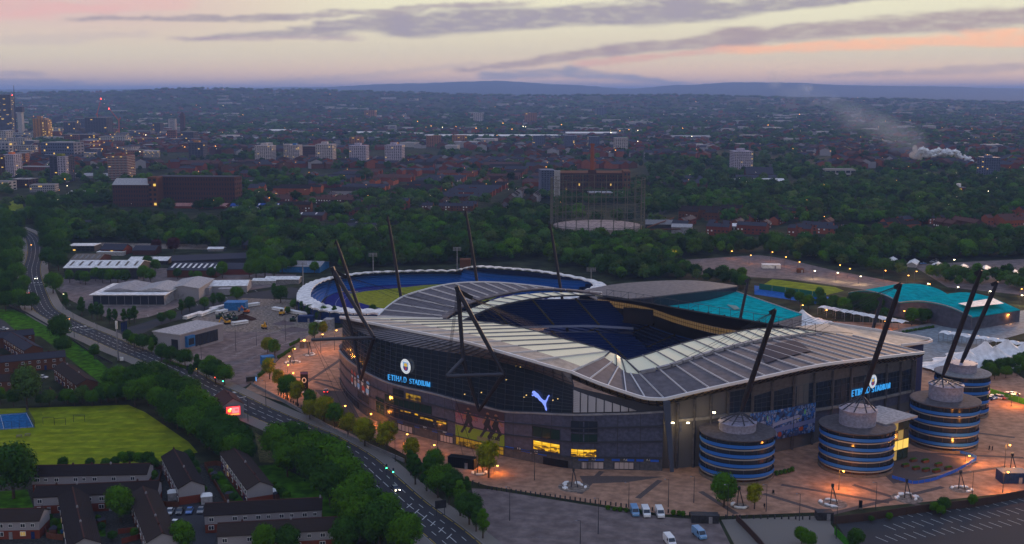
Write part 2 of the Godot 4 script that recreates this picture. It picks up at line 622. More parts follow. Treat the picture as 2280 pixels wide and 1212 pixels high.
# a crown of one unit height over the ground: leaf faces spread over clumps, with a rough core inside each clump
func crown(key: String, seed_: int, lobes: int, leaves: int, leaf: float, wide: float, low: float, tall := false) -> ArrayMesh:
	if crowns.has(key):
		return crowns[key]
	var r := RandomNumberGenerator.new()
	r.seed = seed_
	var b := MB.new()
	b.colored = true
	var mid := (1.0 + low) * 0.5
	var half := (1.0 - low) * 0.5
	var cs := []
	cs.append([V(0, mid, 0), wide * 0.62, half * 0.66])
	for i in lobes:
		var d := V(r.randfn(), r.randfn() * 0.9, r.randfn()).normalized() * r.randf_range(0.8, 1.12)
		if d.y < -0.55:
			d.y = -d.y
		var s := r.randf_range(0.22, 0.56)
		if tall:
			s *= 0.8
		var rr := wide * s
		var shrink := 1.0
		if tall:
			shrink = 1.0 - 0.45 * maxf(0.0, d.y)
		cs.append([V(d.x * (wide - rr) * shrink, mid + d.y * (half - rr * 0.8), d.z * (wide - rr) * shrink), rr, rr * r.randf_range(0.75, 1.0)])
	for q in cs:
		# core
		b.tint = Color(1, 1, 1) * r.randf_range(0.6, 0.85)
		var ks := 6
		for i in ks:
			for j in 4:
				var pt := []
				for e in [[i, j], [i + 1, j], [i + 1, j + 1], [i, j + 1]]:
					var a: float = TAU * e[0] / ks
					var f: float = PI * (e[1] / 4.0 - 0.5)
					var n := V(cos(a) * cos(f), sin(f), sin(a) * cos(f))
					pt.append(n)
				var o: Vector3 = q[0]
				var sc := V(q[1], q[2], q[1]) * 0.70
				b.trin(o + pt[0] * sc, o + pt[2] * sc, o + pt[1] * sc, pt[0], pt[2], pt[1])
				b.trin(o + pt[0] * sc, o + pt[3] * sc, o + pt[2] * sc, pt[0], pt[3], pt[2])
	var tot := 0.0
	for q in cs:
		tot += q[1] * q[1]
	for q in cs:
		var nl := int(leaves * q[1] * q[1] / tot)
		var tone := r.randf_range(0.62, 1.3)
		for i in nl:
			var n := V(r.randfn(), r.randfn(), r.randfn()).normalized()
			var p: Vector3 = q[0] + n * V(q[1], q[2], q[1]) * (0.8 + 0.5 * pow(r.randf(), 1.6))
			if p.y < low * 0.7:
				continue
			var nn := (n * 1.6 + V(r.randfn(), r.randfn(), r.randfn()) * 0.5 + Vector3.UP * 0.25).normalized()
			var t := nn.cross(V(r.randfn(), r.randfn(), r.randfn())).normalized()
			var s := nn.cross(t)
			var ls := leaf * r.randf_range(0.5, 1.6)
			var g := tone * r.randf_range(0.7, 1.3)
			b.tint = Color(g * r.randf_range(0.85, 1.2), g, g * r.randf_range(0.8, 1.1))
			var sm := (n * 0.5 + nn).normalized()
			b.trin(p + t * ls, p + s * ls * 0.6, p - t * ls, sm, sm, sm)
			b.trin(p + t * ls, p - t * ls, p - s * ls * 0.6, sm, sm, sm)
	crowns[key] = b.mesh()
	return crowns[key]

func make_tree_kinds() -> void:
	for i in 5:
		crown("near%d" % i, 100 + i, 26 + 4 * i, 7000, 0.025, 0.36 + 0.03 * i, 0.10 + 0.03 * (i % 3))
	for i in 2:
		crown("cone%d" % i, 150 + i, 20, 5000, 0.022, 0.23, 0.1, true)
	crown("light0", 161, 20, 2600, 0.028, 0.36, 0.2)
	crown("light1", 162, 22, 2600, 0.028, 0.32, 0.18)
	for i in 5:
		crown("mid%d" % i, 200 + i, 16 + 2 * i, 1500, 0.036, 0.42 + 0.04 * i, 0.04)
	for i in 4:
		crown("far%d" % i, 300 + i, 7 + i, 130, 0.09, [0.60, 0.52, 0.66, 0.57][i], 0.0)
	var r := RandomNumberGenerator.new()
	r.seed = 9
	for k in 3:
		var b := MB.new()
		b.tube(Vector3.ZERO, V(0.01, 0.34, 0.0), 0.030, 0.020, 8)
		b.tube(V(0.01, 0.34, 0), V(0.0, 0.72, 0.01), 0.020, 0.006, 6)
		for i in 5:
			var a := TAU * i / 5 + k
			b.tube(V(0.01, 0.26 + 0.06 * i, 0), V(cos(a) * 0.22, 0.46 + 0.07 * i, sin(a) * 0.22), 0.012, 0.004, 5)
		trunks.append(b.mesh())

var tree_n := 0
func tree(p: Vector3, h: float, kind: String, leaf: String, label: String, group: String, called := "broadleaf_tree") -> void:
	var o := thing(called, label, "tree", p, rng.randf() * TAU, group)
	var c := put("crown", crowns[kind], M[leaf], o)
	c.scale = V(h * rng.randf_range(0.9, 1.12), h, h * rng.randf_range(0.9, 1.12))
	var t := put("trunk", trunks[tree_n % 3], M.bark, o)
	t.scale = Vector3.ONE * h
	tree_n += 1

# clumps of far trees nobody could count
func wood(called: String, label: String, kinds: Array, pts: Array, leaf: String) -> void:
	# pts: [position, height, width factor]
	var by := {}
	for i in pts.size():
		var k: String = kinds[i % kinds.size()]
		if not by.has(k):
			by[k] = []
		by[k].append(pts[i])
	for k in by:
		var mm := MultiMesh.new()
		mm.transform_format = MultiMesh.TRANSFORM_3D
		mm.use_colors = true
		mm.mesh = crowns[k]
		mm.instance_count = by[k].size()
		for i in by[k].size():
			var q: Array = by[k][i]
			var bs := Basis(Vector3.UP, rng.randf() * TAU).scaled(V(q[1] * q[2], q[1], q[1] * q[2]))
			mm.set_instance_transform(i, Transform3D(bs, q[0]))
			var g := rng.randf_range(0.4, 1.45)
			mm.set_instance_color(i, Color(g * rng.randf_range(0.85, 1.25), g, g * rng.randf_range(0.85, 1.2)))
		var o := MultiMeshInstance3D.new()
		o.name = called
		o.multimesh = mm
		o.material_override = M[{"0": "leaf_b", "1": "leaf_a", "3": "leaf_c"}.get(k[-1], leaf)]
		add_child(o, true)
		tag(o, label, "trees", "", "stuff")

# random ground points inside a pixel polygon, evenly spread over the ground
func scatter(pix: Array, spacing: float, keep := 1.0) -> Array:
	var poly := PackedVector2Array()
	var lo := Vector2(1e9, 1e9)
	var hi := -lo
	for p in gpts(pix):
		poly.append(Vector2(p.x, p.z))
		lo = lo.min(poly[-1])
		hi = hi.max(poly[-1])
	var r := []
	var x := lo.x
	while x < hi.x:
		var z := lo.y
		while z < hi.y:
			var q := Vector2(x + rng.randf_range(-0.5, 0.5) * spacing, z + rng.randf_range(-0.5, 0.5) * spacing)
			if rng.randf() < keep and Geometry2D.is_point_in_polygon(q, poly):
				var p := V(q.x, 0, q.y)
				if free_at(p):
					r.append(p)
			z += spacing
		x += spacing
	return r

# ---------------------------------------------------------------- the stadium
func slab(b: MB, o0: Vector3, o1: Vector3, i1: Vector3, i0: Vector3, t: float) -> void:
	var d := V(0, t, 0)
	b.quad(o0, i0, i1, o1)
	b.quad(o0 - d, o1 - d, i1 - d, i0 - d)
	b.quad(o0, o1, o1 - d, o0 - d)
	b.quad(i1, i0, i0 - d, i1 - d)
	b.quad(o0, o0 - d, i0 - d, i0)
	b.quad(o1, i1, i1 - d, o1 - d)

# bays between an outer and an inner edge; each bay is a panel, each joint carries a rib
func roof_bays(st: Node3D, outer: PackedVector3Array, inner: PackedVector3Array, n: int, m: Material, rib_m: Material, rib_w: float, t := 0.35, called := "roof_panel", f0 := 0.0, f1 := 1.0, ribs := true) -> void:
	var o := resample(smooth_line(outer), n + 1)
	var i := resample(smooth_line(inner), n + 1)
	for k in n:
		var b := MB.new()
		var sub := 3
		for s in sub:
			var g0 := lerpf(f0, f1, float(s) / sub)
			var g1 := lerpf(f0, f1, float(s + 1) / sub)
			slab(b, o[k].lerp(i[k], g0), o[k + 1].lerp(i[k + 1], g0), o[k + 1].lerp(i[k + 1], g1), o[k].lerp(i[k], g1), t)
		wpart(called, b, m, st)
	if ribs:
		for k in n + 1:
			var b := MB.new()
			var lift := V(0, 0.18, 0)
			b.bar(o[k].lerp(i[k], f0) + lift, o[k].lerp(i[k], f1) + lift, rib_w, 0.5)
			wpart("roof_rib", b, rib_m, st)

func edge_bar(st: Node3D, called: String, pts: PackedVector3Array, w: float, h: float, m: Material) -> void:
	var b := MB.new()
	var q := smooth_line(pts, 5)
	for i in q.size() - 1:
		b.bar(q[i], q[i + 1], w, h)
	wpart(called, b, m, st)

func shift(pts: PackedVector3Array, d: Vector3) -> PackedVector3Array:
	var r := PackedVector3Array()
	for p in pts:
		r.append(p + d)
	return r

func at_h(pts: PackedVector3Array, h: float) -> PackedVector3Array:
	var r := PackedVector3Array()
	for p in pts:
		r.append(V(p.x, h, p.z))
	return r

# a wall traced along the ground: find the place on it that shows at a given pixel column
var wall_base: PackedVector3Array
var wall_top: PackedVector3Array
func on_wall(u: float, h: float, off: float) -> Vector3:
	var n := wall_base.size() - 1
	var k := clampi(int(u), 0, n - 1)
	var p := wall_base[k].lerp(wall_base[k + 1], u - k)
	var t := wall_base[k + 1] - wall_base[k]
	var q := V(-t.z, 0, t.x).normalized()
	return p + q * off + V(0, h, 0)

func wall_u(px: float, h := 8.0) -> float:
	var lo := 0.0
	var hi := float(wall_base.size() - 1)
	for i in 30:
		var mid := (lo + hi) * 0.5
		if scr(on_wall(mid, h, 0)).x < px:
			lo = mid
		else:
			hi = mid
	return lo

func wall_h(u: float) -> float:
	var k := clampi(int(u), 0, wall_base.size() - 2)
	return lerpf(wall_top[k].y, wall_top[k + 1].y, u - k)

# a sheet on the wall between two pixel columns; off is how far it stands out
func wall_sheet(px0: float, px1: float, h0: float, h1: float, off: float, cols: int, uv := false) -> MB:
	var b := MB.new()
	var u0 := wall_u(px0, (h0 + h1) * 0.5)
	var u1 := wall_u(px1, (h0 + h1) * 0.5)
	for i in cols:
		var a := lerpf(u0, u1, float(i) / cols)
		var c := lerpf(u0, u1, float(i + 1) / cols)
		var p := [on_wall(a, h1, off), on_wall(c, h1, off), on_wall(c, h0, off), on_wall(a, h0, off)]
		if uv:
			var s := b.u.size()
			b.quaduv(p[0], p[1], p[2], p[3])
			for q in range(s, b.u.size()):
				b.u[q].x = (b.u[q].x + i) / cols
		else:
			b.quad(p[0], p[1], p[2], p[3])
			for e in [[p[1], p[0]], [p[2], p[1]], [p[3], p[2]], [p[0], p[3]]]:
				pass
	return b

func wall_window(st: Node3D, px0: float, px1: float, h0: float, h1: float, m: Material, cols: int, rows: int, called := "window") -> void:
	var w := wpart(called, wall_sheet(px0, px1, h0, h1, 0.16, maxi(cols, 1), called == "lit_window"), m, st)
	var b := MB.new()
	var u0 := wall_u(px0, (h0 + h1) * 0.5)
	var u1 := wall_u(px1, (h0 + h1) * 0.5)
	for i in cols + 1:
		var u := lerpf(u0, u1, float(i) / cols)
		b.bar(on_wall(u, h0, 0.22), on_wall(u, h1, 0.22), 0.14, 0.14, Vector3.RIGHT)
	for j in rows + 1:
		var h := lerpf(h0, h1, float(j) / rows)
		for i in cols:
			b.bar(on_wall(lerpf(u0, u1, float(i) / cols), h, 0.22), on_wall(lerpf(u0, u1, float(i + 1) / cols), h, 0.22), 0.12, 0.12)
	wpart("window_frame", b, M.metal_dark, w)

func img_tex(w: int, h: int, paint: Callable) -> ImageTexture:
	var im := Image.create(w, h, false, Image.FORMAT_RGBA8)
	im.fill(Color.BLACK)
	paint.call(im)
	return ImageTexture.create_from_image(im)

func print_mat(key: String, t: Texture2D, glow_e := 0.0) -> StandardMaterial3D:
	var m := StandardMaterial3D.new()
	m.resource_name = key
	m.albedo_texture = t
	m.texture_repeat = false
	m.roughness = 0.7
	if glow_e > 0:
		m.albedo_color = Color(0.1, 0.1, 0.1)
		m.emission_enabled = true
		m.emission = Color.BLACK
		m.emission_texture = t
		m.emission_energy_multiplier = glow_e
	M[key] = m
	return m

func disc(im: Image, cx: float, cy: float, rx: float, ry: float, c: Color) -> void:
	for y in range(maxi(0, int(cy - ry)), mini(im.get_height(), int(cy + ry) + 1)):
		for x in range(maxi(0, int(cx - rx)), mini(im.get_width(), int(cx + rx) + 1)):
			if pow((x - cx) / rx, 2) + pow((y - cy) / ry, 2) <= 1.0:
				im.set_pixel(x, y, c)

func stroke(im: Image, x0: float, y0: float, x1: float, y1: float, r: float, c: Color) -> void:
	for i in 25:
		var t := i / 24.0
		disc(im, lerpf(x0, x1, t), lerpf(y0, y1, t), r, r, c)

func crest_tex() -> ImageTexture:
	return img_tex(128, 128, func(im: Image):
		im.fill(Color(0.05, 0.06, 0.12))
		disc(im, 64, 64, 63, 63, Color(0.95, 0.97, 1.0))
		disc(im, 64, 64, 46, 46, Color(0.62, 0.76, 0.92))
		disc(im, 64, 64, 44, 44, Color(0.97, 0.97, 0.97))
		for y in range(28, 104):
			for x in range(30, 98):
				var half := 32.0 if y < 72 else 32.0 * sqrt(maxf(0.0, 1.0 - pow((y - 72) / 32.0, 2)))
				if absf(x - 64) < half:
					im.set_pixel(x, y, Color(0.45, 0.66, 0.90) if y < 66 else Color(0.16, 0.24, 0.50))
		disc(im, 64, 54, 22, 14, Color(0.90, 0.72, 0.22))
		stroke(im, 50, 40, 78, 40, 3, Color(0.90, 0.72, 0.22))
		disc(im, 64, 84, 9, 11, Color(0.78, 0.12, 0.14))
		for k in 26:
			var a := TAU * k / 26
			if absf(sin(a)) > 0.25:
				disc(im, 64 + cos(a) * 54, 64 + sin(a) * 54, 3, 3, Color(0.10, 0.16, 0.36)))

func players_tex() -> ImageTexture:
	return img_tex(256, 200, func(im: Image):
		var r := RandomNumberGenerator.new()
		r.seed = 4
		for y in 200:
			for x in 256:
				var c := Color(0.18, 0.12, 0.17)
				if y > 130:
					c = Color(0.42, 0.52, 0.10) * r.randf_range(0.85, 1.1)
				elif y > 50:
					c = Color(0.52, 0.38, 0.44) * r.randf_range(0.7, 1.1)
				im.set_pixel(x, y, Color(c.r, c.g, c.b, 1))
		for i in 260:
			disc(im, r.randf_range(0, 120), r.randf_range(46, 92), 2.2, 2.6, Color(r.randf_range(0.3, 0.6), r.randf_range(0.15, 0.3), r.randf_range(0.2, 0.35)))
		for f in [[70, 18, -1.0], [172, 22, 1.0], [214, 24, 1.0]]:
			var x: float = f[0]
			var y: float = f[1]
			var kit := Color(0.06, 0.06, 0.10)
			var skin := Color(0.50, 0.33, 0.24)
			disc(im, x, y + 6, 8, 10, skin)
			stroke(im, x, y + 24, x - 6 * f[2], y + 66, 16, kit)
			stroke(im, x + 10, y + 28, x + 32, y + 58, 5, skin)
			stroke(im, x - 10, y + 28, x - 24, y + 62, 5, skin)
			stroke(im, x - 4, y + 70, x - 14, y + 104, 9, kit)
			stroke(im, x - 14, y + 104, x - 36 * absf(f[2]), y + 148, 6, Color(0.08, 0.08, 0.14))
			stroke(im, x + 4, y + 70, x + 20, y + 108, 9, kit)
			stroke(im, x + 20, y + 108, x + 4, y + 140, 6, Color(0.08, 0.08, 0.14))
		for y in range(170, 194):
			for x in range(118, 230):
				if y % 5 < 3:
					im.set_pixel(x, y, Color(0.42, 0.36, 0.36))
		var digits := ["111 101 001 010 111", "111 101 101 101 111", "010 110 010 010 111", "111 101 111 101 111"]
		for k in 4:
			var rows: PackedStringArray = digits[k].split(" ")
			for j in 5:
				for i in 3:
					if rows[j][i] == "1":
						im.fill_rect(Rect2i(176 + k * 15 + i * 4, 152 + j * 4, 4, 4), Color(0.05, 0.05, 0.07)))

func mural_tex() -> ImageTexture:
	return img_tex(256, 160, func(im: Image):
		im.fill(Color(0.10, 0.22, 0.42))
		var r := RandomNumberGenerator.new()
		r.seed = 21
		var cols := [Color(0.14, 0.34, 0.62), Color(0.40, 0.46, 0.60), Color(0.07, 0.10, 0.20), Color(0.50, 0.52, 0.62), Color(0.16, 0.40, 0.66), Color(0.20, 0.24, 0.40)]
		for i in 420:
			disc(im, r.randf_range(0, 256), r.randf_range(0, 160), r.randf_range(2, 9), r.randf_range(2, 12), cols[r.randi() % 6])
		stroke(im, 0, 78, 150, 58, 9, Color(0.52, 0.54, 0.66))
		stroke(im, 0, 110, 256, 96, 12, Color(0.38, 0.42, 0.60))
		disc(im, 40, 134, 12, 14, Color(0.55, 0.22, 0.14))
		disc(im, 170, 128, 14, 12, Color(0.58, 0.26, 0.12))
		disc(im, 150, 70, 10, 3, Color(0.62, 0.60, 0.12))
		disc(im, 190, 40, 4, 14, Color(0.30, 0.66, 0.20)))

func kit_tex() -> ImageTexture:
	return img_tex(192, 160, func(im: Image):
		im.fill(Color(0.16, 0.16, 0.24))
		var r := RandomNumberGenerator.new()
		r.seed = 8
		for i in 10:
			var x := 14.0 + (i % 5) * 40.0 + r.randf_range(-6, 6)
			var y := 26.0 + (i / 5) * 74.0
			disc(im, x, y - 12, 7, 9, Color(0.55, 0.34, 0.24))
			stroke(im, x, y + 4, x, y + 30, 13, [Color(0.45, 0.66, 0.85), Color(0.70, 0.66, 0.64), Color(0.60, 0.18, 0.16)][r.randi() % 3])
			stroke(im, x, y + 40, x, y + 56, 8, Color(0.72, 0.72, 0.76)))

func make_stadium() -> void:
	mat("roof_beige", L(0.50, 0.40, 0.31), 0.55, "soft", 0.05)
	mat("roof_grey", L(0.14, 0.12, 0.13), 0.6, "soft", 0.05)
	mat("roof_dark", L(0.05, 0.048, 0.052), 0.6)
	mat("roof_rib", L(0.50, 0.48, 0.48), 0.5)
	mat("fascia", L(0.60, 0.58, 0.57), 0.45)
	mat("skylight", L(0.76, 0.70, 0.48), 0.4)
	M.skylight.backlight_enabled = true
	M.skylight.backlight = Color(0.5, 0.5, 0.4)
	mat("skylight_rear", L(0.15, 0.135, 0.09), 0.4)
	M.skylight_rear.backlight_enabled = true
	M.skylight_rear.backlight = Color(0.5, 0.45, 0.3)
	mat("podium_clad", L(0.085, 0.09, 0.14), 0.45, "soft", 0.1)
	mat("podium_joint", L(0.05, 0.05, 0.06), 0.8)
	mat("louvre", L(0.40, 0.38, 0.40), 0.5)
	mat("seats", L(0.007, 0.024, 0.115), 0.6, "grain", 0.2)
	mat("steel_dark", L(0.015, 0.016, 0.02), 0.5)
	mat("steel_mid", L(0.045, 0.046, 0.058), 0.5)
	mat("concrete_b", L(0.11, 0.105, 0.115), 0.85, "soft", 0.1)
	mat("band_blue", L(0.035, 0.17, 0.58), 0.5, "grain", 0.12)
	mat("drum_concrete", L(0.27, 0.25, 0.24), 0.85)
	mat("shutter", L(0.42, 0.34, 0.32), 0.7)
	mat("panel_blue", L(0.025, 0.10, 0.50), 0.6)

	var org := V(45, 0, -430)
	var st := thing("stadium", "large football stadium with grey curved roof, dark glass front and blue seats", "stadium", org)

	# roof edges: [pixel x, pixel y, height above ground]
	var a_out := line3([[757, 707, 33], [900, 735, 35], [1027, 760, 36.2], [1110, 783, 36.2], [1183, 804, 35]])
	var a_in := line3([[985, 711, 29.5], [1072, 717, 30.5], [1124, 724, 31], [1182, 735, 31.5], [1246, 753, 32], [1318, 772, 32.3], [1356, 784, 32.3]])
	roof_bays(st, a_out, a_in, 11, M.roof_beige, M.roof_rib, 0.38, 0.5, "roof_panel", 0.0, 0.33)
	roof_bays(st, a_out, a_in, 11, M.skylight, M.metal_grey, 0.26, 0.12, "translucent_roof_panel", 0.335, 1.0)
	var a2_out := line3([[1183, 804, 35], [1230, 818, 33.4], [1272, 829, 31.6]])
	var a2_in := line3([[1356, 784, 32.3], [1352, 790, 32], [1346, 796, 31.6]])
	roof_bays(st, a2_out, a2_in, 1, M.roof_beige, M.roof_rib, 0.7, 0.5, "roof_panel", 0.0, 0.33)
	roof_bays(st, a2_out, a2_in, 1, M.skylight, M.roof_rib, 0.3, 0.12, "translucent_roof_panel", 0.335, 1.0)
	var ab_out := line3([[1272, 829, 31.6], [1330, 853, 28.6], [1400, 877, 25.6], [1440, 888, 24.4], [1480, 890, 24]])
	var ab_in := line3([[1346, 796, 31.6], [1371, 812, 29.6], [1390, 828, 28.2], [1407, 833, 28], [1424, 833, 28]])
	roof_bays(st, ab_out, ab_in, 5, M.roof_grey, M.roof_rib, 0.34, 0.5)
	var ab_hole := line3([[1358, 785, 32.2], [1368, 787, 31.8], [1380, 795, 30], [1388, 800, 29.7], [1394, 803, 29.5]])
	roof_bays(st, ab_in, ab_hole, 3, M.skylight, M.steel_mid, 0.25, 0.12, "translucent_roof_panel")
	var b_out := line3([[1480, 890, 24], [1592, 864, 27], [1704, 840, 28], [1816, 816, 29], [1928, 801, 27], [2040, 788, 23.6], [2058, 786, 23]])
	var b_gut := line3([[1424, 833, 28], [1479, 823, 29], [1519, 810, 29.5], [1589, 788, 30], [1651, 771, 30], [1700, 760, 29.5], [1762, 752, 28.5], [1812, 745, 27], [1870, 745, 25], [1899, 748, 24.5]])
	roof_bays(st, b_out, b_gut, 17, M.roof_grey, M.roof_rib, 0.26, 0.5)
	var b_gut2 := line3([[1424, 830, 28.4], [1479, 818, 29.6], [1519, 805, 30.1], [1589, 783, 30.6], [1651, 767, 30.6], [1700, 757, 30], [1762, 749, 29], [1830, 743, 26.5]])
	var b_in := line3([[1394, 803, 29.5], [1446, 788, 30.5], [1510, 768, 31], [1570, 753, 31.5], [1624, 743, 31.5], [1675, 734, 31], [1721, 731.6, 30], [1762, 732.6, 29], [1816, 738, 27.5]])
	roof_bays(st, b_gut2, b_in, 14, M.skylight, M.metal_grey, 0.2, 0.12, "translucent_roof_panel")
	# the gutter step along the roof
	var gs := resample(smooth_line(b_gut2), 19)
	for k in 18:
		var b := MB.new()
		b.bar(gs[k].lerp(gs[k + 1], 0.06), gs[k].lerp(gs[k + 1], 0.94), 1.5, 0.9)
		wpart("gutter_box", b, M.metal_grey, st)
	edge_bar(st, "gutter_rail", shift(b_gut, V(0, 0.9, 0)), 0.16, 0.16, M.steel_mid)
	var d_out := line3([[842, 704, 25], [863, 684, 27], [896, 662, 30], [937, 648, 32], [1000, 633.5, 33], [1062, 629, 33], [1124, 631, 32], [1206, 639, 30], [1258, 646, 28.5], [1340, 652.5, 28]])
	var d_gut := line3([[985, 712, 26.6], [1002, 700, 27], [1030, 683, 28.5], [1070, 668, 29.5], [1128, 655, 30], [1179, 647, 30.2], [1231, 646, 29.5], [1283, 649.5, 29], [1338, 657, 28.5]])
	roof_bays(st, d_out, d_gut, 17, M.roof_grey, M.roof_rib, 0.34, 0.5)
	var d_gut2 := line3([[990, 716, 26.5], [1010, 705, 27.2], [1056, 685, 28.8], [1115, 663, 30], [1177, 654.7, 30.3], [1227, 651.6, 29.9], [1278, 652.6, 29.3], [1330, 658, 28.7], [1392, 665, 28.7]])
	var d_in := line3([[1030, 716, 27.2], [1035, 712.5, 27.5], [1082.5, 691, 29], [1124, 678.4, 30], [1181.5, 667, 30.5], [1233, 660.5, 30], [1299, 657.8, 29.5], [1351, 660, 29], [1400, 667, 29]])
	roof_bays(st, d_gut2, d_in, 15, M.skylight, M.metal_grey, 0.22, 0.12, "translucent_roof_panel")
	var ds := resample(smooth_line(shift(d_gut, V(0, 0.5, 0))), 18)
	for k in 17:
		var b := MB.new()
		b.bar(ds[k].lerp(ds[k + 1], 0.05), ds[k].lerp(ds[k + 1], 0.95), 3.2, 0.5)
		wpart("gutter_box", b, M.roof_grey, st)
	var c_in := line3([[1351, 660, 29], [1424, 670, 30.5], [1506, 684.5, 31], [1589, 699, 31], [1700, 717.6, 30.5], [1780, 732, 29], [1816, 738, 27.5]])
	var c_out := line3([[1330, 663, 18], [1390, 672, 18], [1444, 682.5, 18], [1506, 703, 18], [1568, 719.6, 18], [1630, 732, 18], [1720, 742, 18], [1800, 750, 18]])
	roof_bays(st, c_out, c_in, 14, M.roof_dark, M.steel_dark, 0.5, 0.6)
	# walkway rail above the far roof edge
	var rail := MB.new()
	var cr := resample(smooth_line(c_in), 22)
	for k in 22:
		rail.bar(cr[k], cr[k] + V(0, 3.0, 0), 0.14, 0.14, Vector3.RIGHT)
		if k:
			rail.bar(cr[k] + V(0, 3, 0), cr[k - 1] + V(0, 3, 0), 0.14, 0.14)
			if k % 2:
				rail.bar(cr[k] + V(0, 3, 0), cr[k - 1], 0.1, 0.1)
	wpart("roof_rail", rail, M.steel_mid, st)
	# the pale roof over the far end
	var ce := line3([[1771, 727.5, 24], [1845, 720, 23], [2070, 756, 22], [2008, 770, 22], [1890, 749, 24]])
	var cb := MB.new()
	cb.prism(shift(ce, V(0, -1.2, 0)), 1.2, true)
	wpart("end_roof", cb, M.roof_beige, st)
	edge_bar(st, "end_roof_fascia", PackedVector3Array([ce[1] + V(0, .2, 0), ce[2] + V(0, .2, 0), ce[3] + V(0, .2, 0)]), 0.5, 0.9, M.fascia)
	cb = MB.new()
	var cq := at_h(ce, 0)
	var mid := (cq[0] + cq[1] + cq[2] + cq[3]) / 4.0
	for i in cq.size():
		cq[i] = cq[i].lerp(mid, 0.08)
	cb.prism(cq, 20.5)
	wpart("end_wall", cb, M.navy, st)
	# bright edge beams
	edge_bar(st, "fascia", shift(a_out, V(0, .1, 0)), 0.7, 0.8, M.fascia)
	edge_bar(st, "fascia", shift(a2_out, V(0, .1, 0)), 0.7, 0.8, M.fascia)
	edge_bar(st, "fascia", shift(ab_out, V(0, .1, 0)), 0.7, 0.9, M.fascia)
	edge_bar(st, "fascia", shift(b_out, V(0, .1, 0)), 0.7, 0.9, M.fascia)
	edge_bar(st, "fascia", shift(d_out, V(0, .1, 0)), 0.6, 0.7, M.fascia)
	edge_bar(st, "fascia", PackedVector3Array([a_out[0] + V(0, .2, 0), a_in[0] + V(0, .2, 0)]), 0.6, 0.7, M.fascia)
	edge_bar(st, "inner_edge", d_in, 0.5, 0.7, M.steel_mid)
	edge_bar(st, "inner_edge", a_in, 0.4, 0.5, M.steel_mid)
	edge_bar(st, "inner_edge", b_in, 0.4, 0.5, M.steel_mid)
	# dark printed patch with a ring and strokes on the near roof
	var ro := resample(smooth_line(b_out), 41)
	var ri := resample(smooth_line(b_gut), 41)
	var roofpt := func(u: float, f: float, lift: float) -> Vector3:
		var k := clampi(int(u * 40), 0, 39)
		return ro[k].lerp(ro[k + 1], u * 40 - k).lerp(ri[k].lerp(ri[k + 1], u * 40 - k), f) + V(0, lift, 0)
	var pb := MB.new()
	for k in 8:
		for m in 4:
			var q := []
			for e in [[k, m], [k + 1, m], [k + 1, m + 1], [k, m + 1]]:
				q.append(roofpt.call(0.36 + 0.028 * e[0] + 0.02 * e[1], 0.34 + 0.11 * e[1] + 0.012 * e[0], 0.42))
			pb.quad(q[0], q[3], q[2], q[1])
	wpart("roof_emblem", pb, mat("roof_print", L(0.045, 0.042, 0.055), 0.7), st)
	pb = MB.new()
	for k in 20:
		var a0 := TAU * k / 20
		var a1 := TAU * (k + 1) / 20
		pb.quad(roofpt.call(0.44 + .03 * cos(a0), 0.56 + .15 * sin(a0), 0.2), roofpt.call(0.44 + .03 * cos(a1), 0.56 + .15 * sin(a1), 0.2), roofpt.call(0.44 + .02 * cos(a1), 0.56 + .10 * sin(a1), 0.2), roofpt.call(0.44 + .02 * cos(a0), 0.56 + .10 * sin(a0), 0.2))
	for e in [[0.49, 0.5, 0.54], [0.5, 0.62, 0.56], [0.53, 0.72, 0.6]]:
		pb.bar(roofpt.call(e[0], e[1], 0.2), roofpt.call(e[2], e[1], 0.2), 1.1, 0.08)
	wpart("roof_emblem", pb, M.roof_grey, st)

	# ------------------------------------------------ bowl: terraces of seats and the pitch
	var inD := V(0.53, 0, 0.85)
	var inC := V(-0.85, 0, 0.53)
	var tiers := [
		[at_h(shift(d_out, inD * 5.0), 25.0), at_h(shift(d_out, inD * 24.0), 15.7)],
		[at_h(shift(d_out, inD * 22.0), 12.6), at_h(shift(d_out, inD * 50.0), 1.6)],
		[at_h(shift(c_out, inC * 7.0), 11.0), at_h(shift(c_out, inC * 46.0), 1.6)],
		[at_h(shift(a_out, -inC * 6.0), 26.0), at_h(shift(a_out, -inC * 46.0), 1.6)],
		[at_h(shift(b_out, -inD * 6.0), 21.0), at_h(shift(b_out, -inD * 42.0), 1.6)],
	]
	for t in tiers:
		var rows := 14
		var up := resample(smooth_line(t[0]), 24)
		var dn := resample(smooth_line(t[1]), 24)
		for s in 6:
			var b := MB.new()
			for k in range(s * 4, mini(s * 4 + 4, 23)):
				for r in rows:
					var p := up[k].lerp(dn[k], float(r) / rows)
					var q := up[k + 1].lerp(dn[k + 1], float(r) / rows)
					var p2 := up[k].lerp(dn[k], float(r + 1) / rows)
					var q2 := up[k + 1].lerp(dn[k + 1], float(r + 1) / rows)
					b.quad(p, q, V(q2.x, q.y, q2.z), V(p2.x, p.y, p2.z))
					b.quad(V(p2.x, p.y, p2.z), V(q2.x, q.y, q2.z), q2, p2)
			wpart("seating_block", b, M.seats, st)
			if s > 0:
				var ai := MB.new()
				ai.bar(up[s * 4] + V(0, .35, 0), dn[s * 4] + V(0, .35, 0), 1.0, 0.5)
				wpart("aisle", ai, mat("aisle", L(0.07, 0.055, 0.03), 0.9), st)
	var fb := MB.new()
	var f1 := resample(smooth_line(tiers[0][1]), 20)
	for k in range(8, 19):
		fb.bar(f1[k] + V(0, -0.2, 0), f1[k + 1] + V(0, -0.2, 0), 0.5, 1.0)
	wpart("balcony_board", fb, mat("board_pale", L(0.22, 0.24, 0.34), 0.6), st)
	fb = MB.new()
	var f2 := resample(smooth_line(tiers[2][0]), 16)
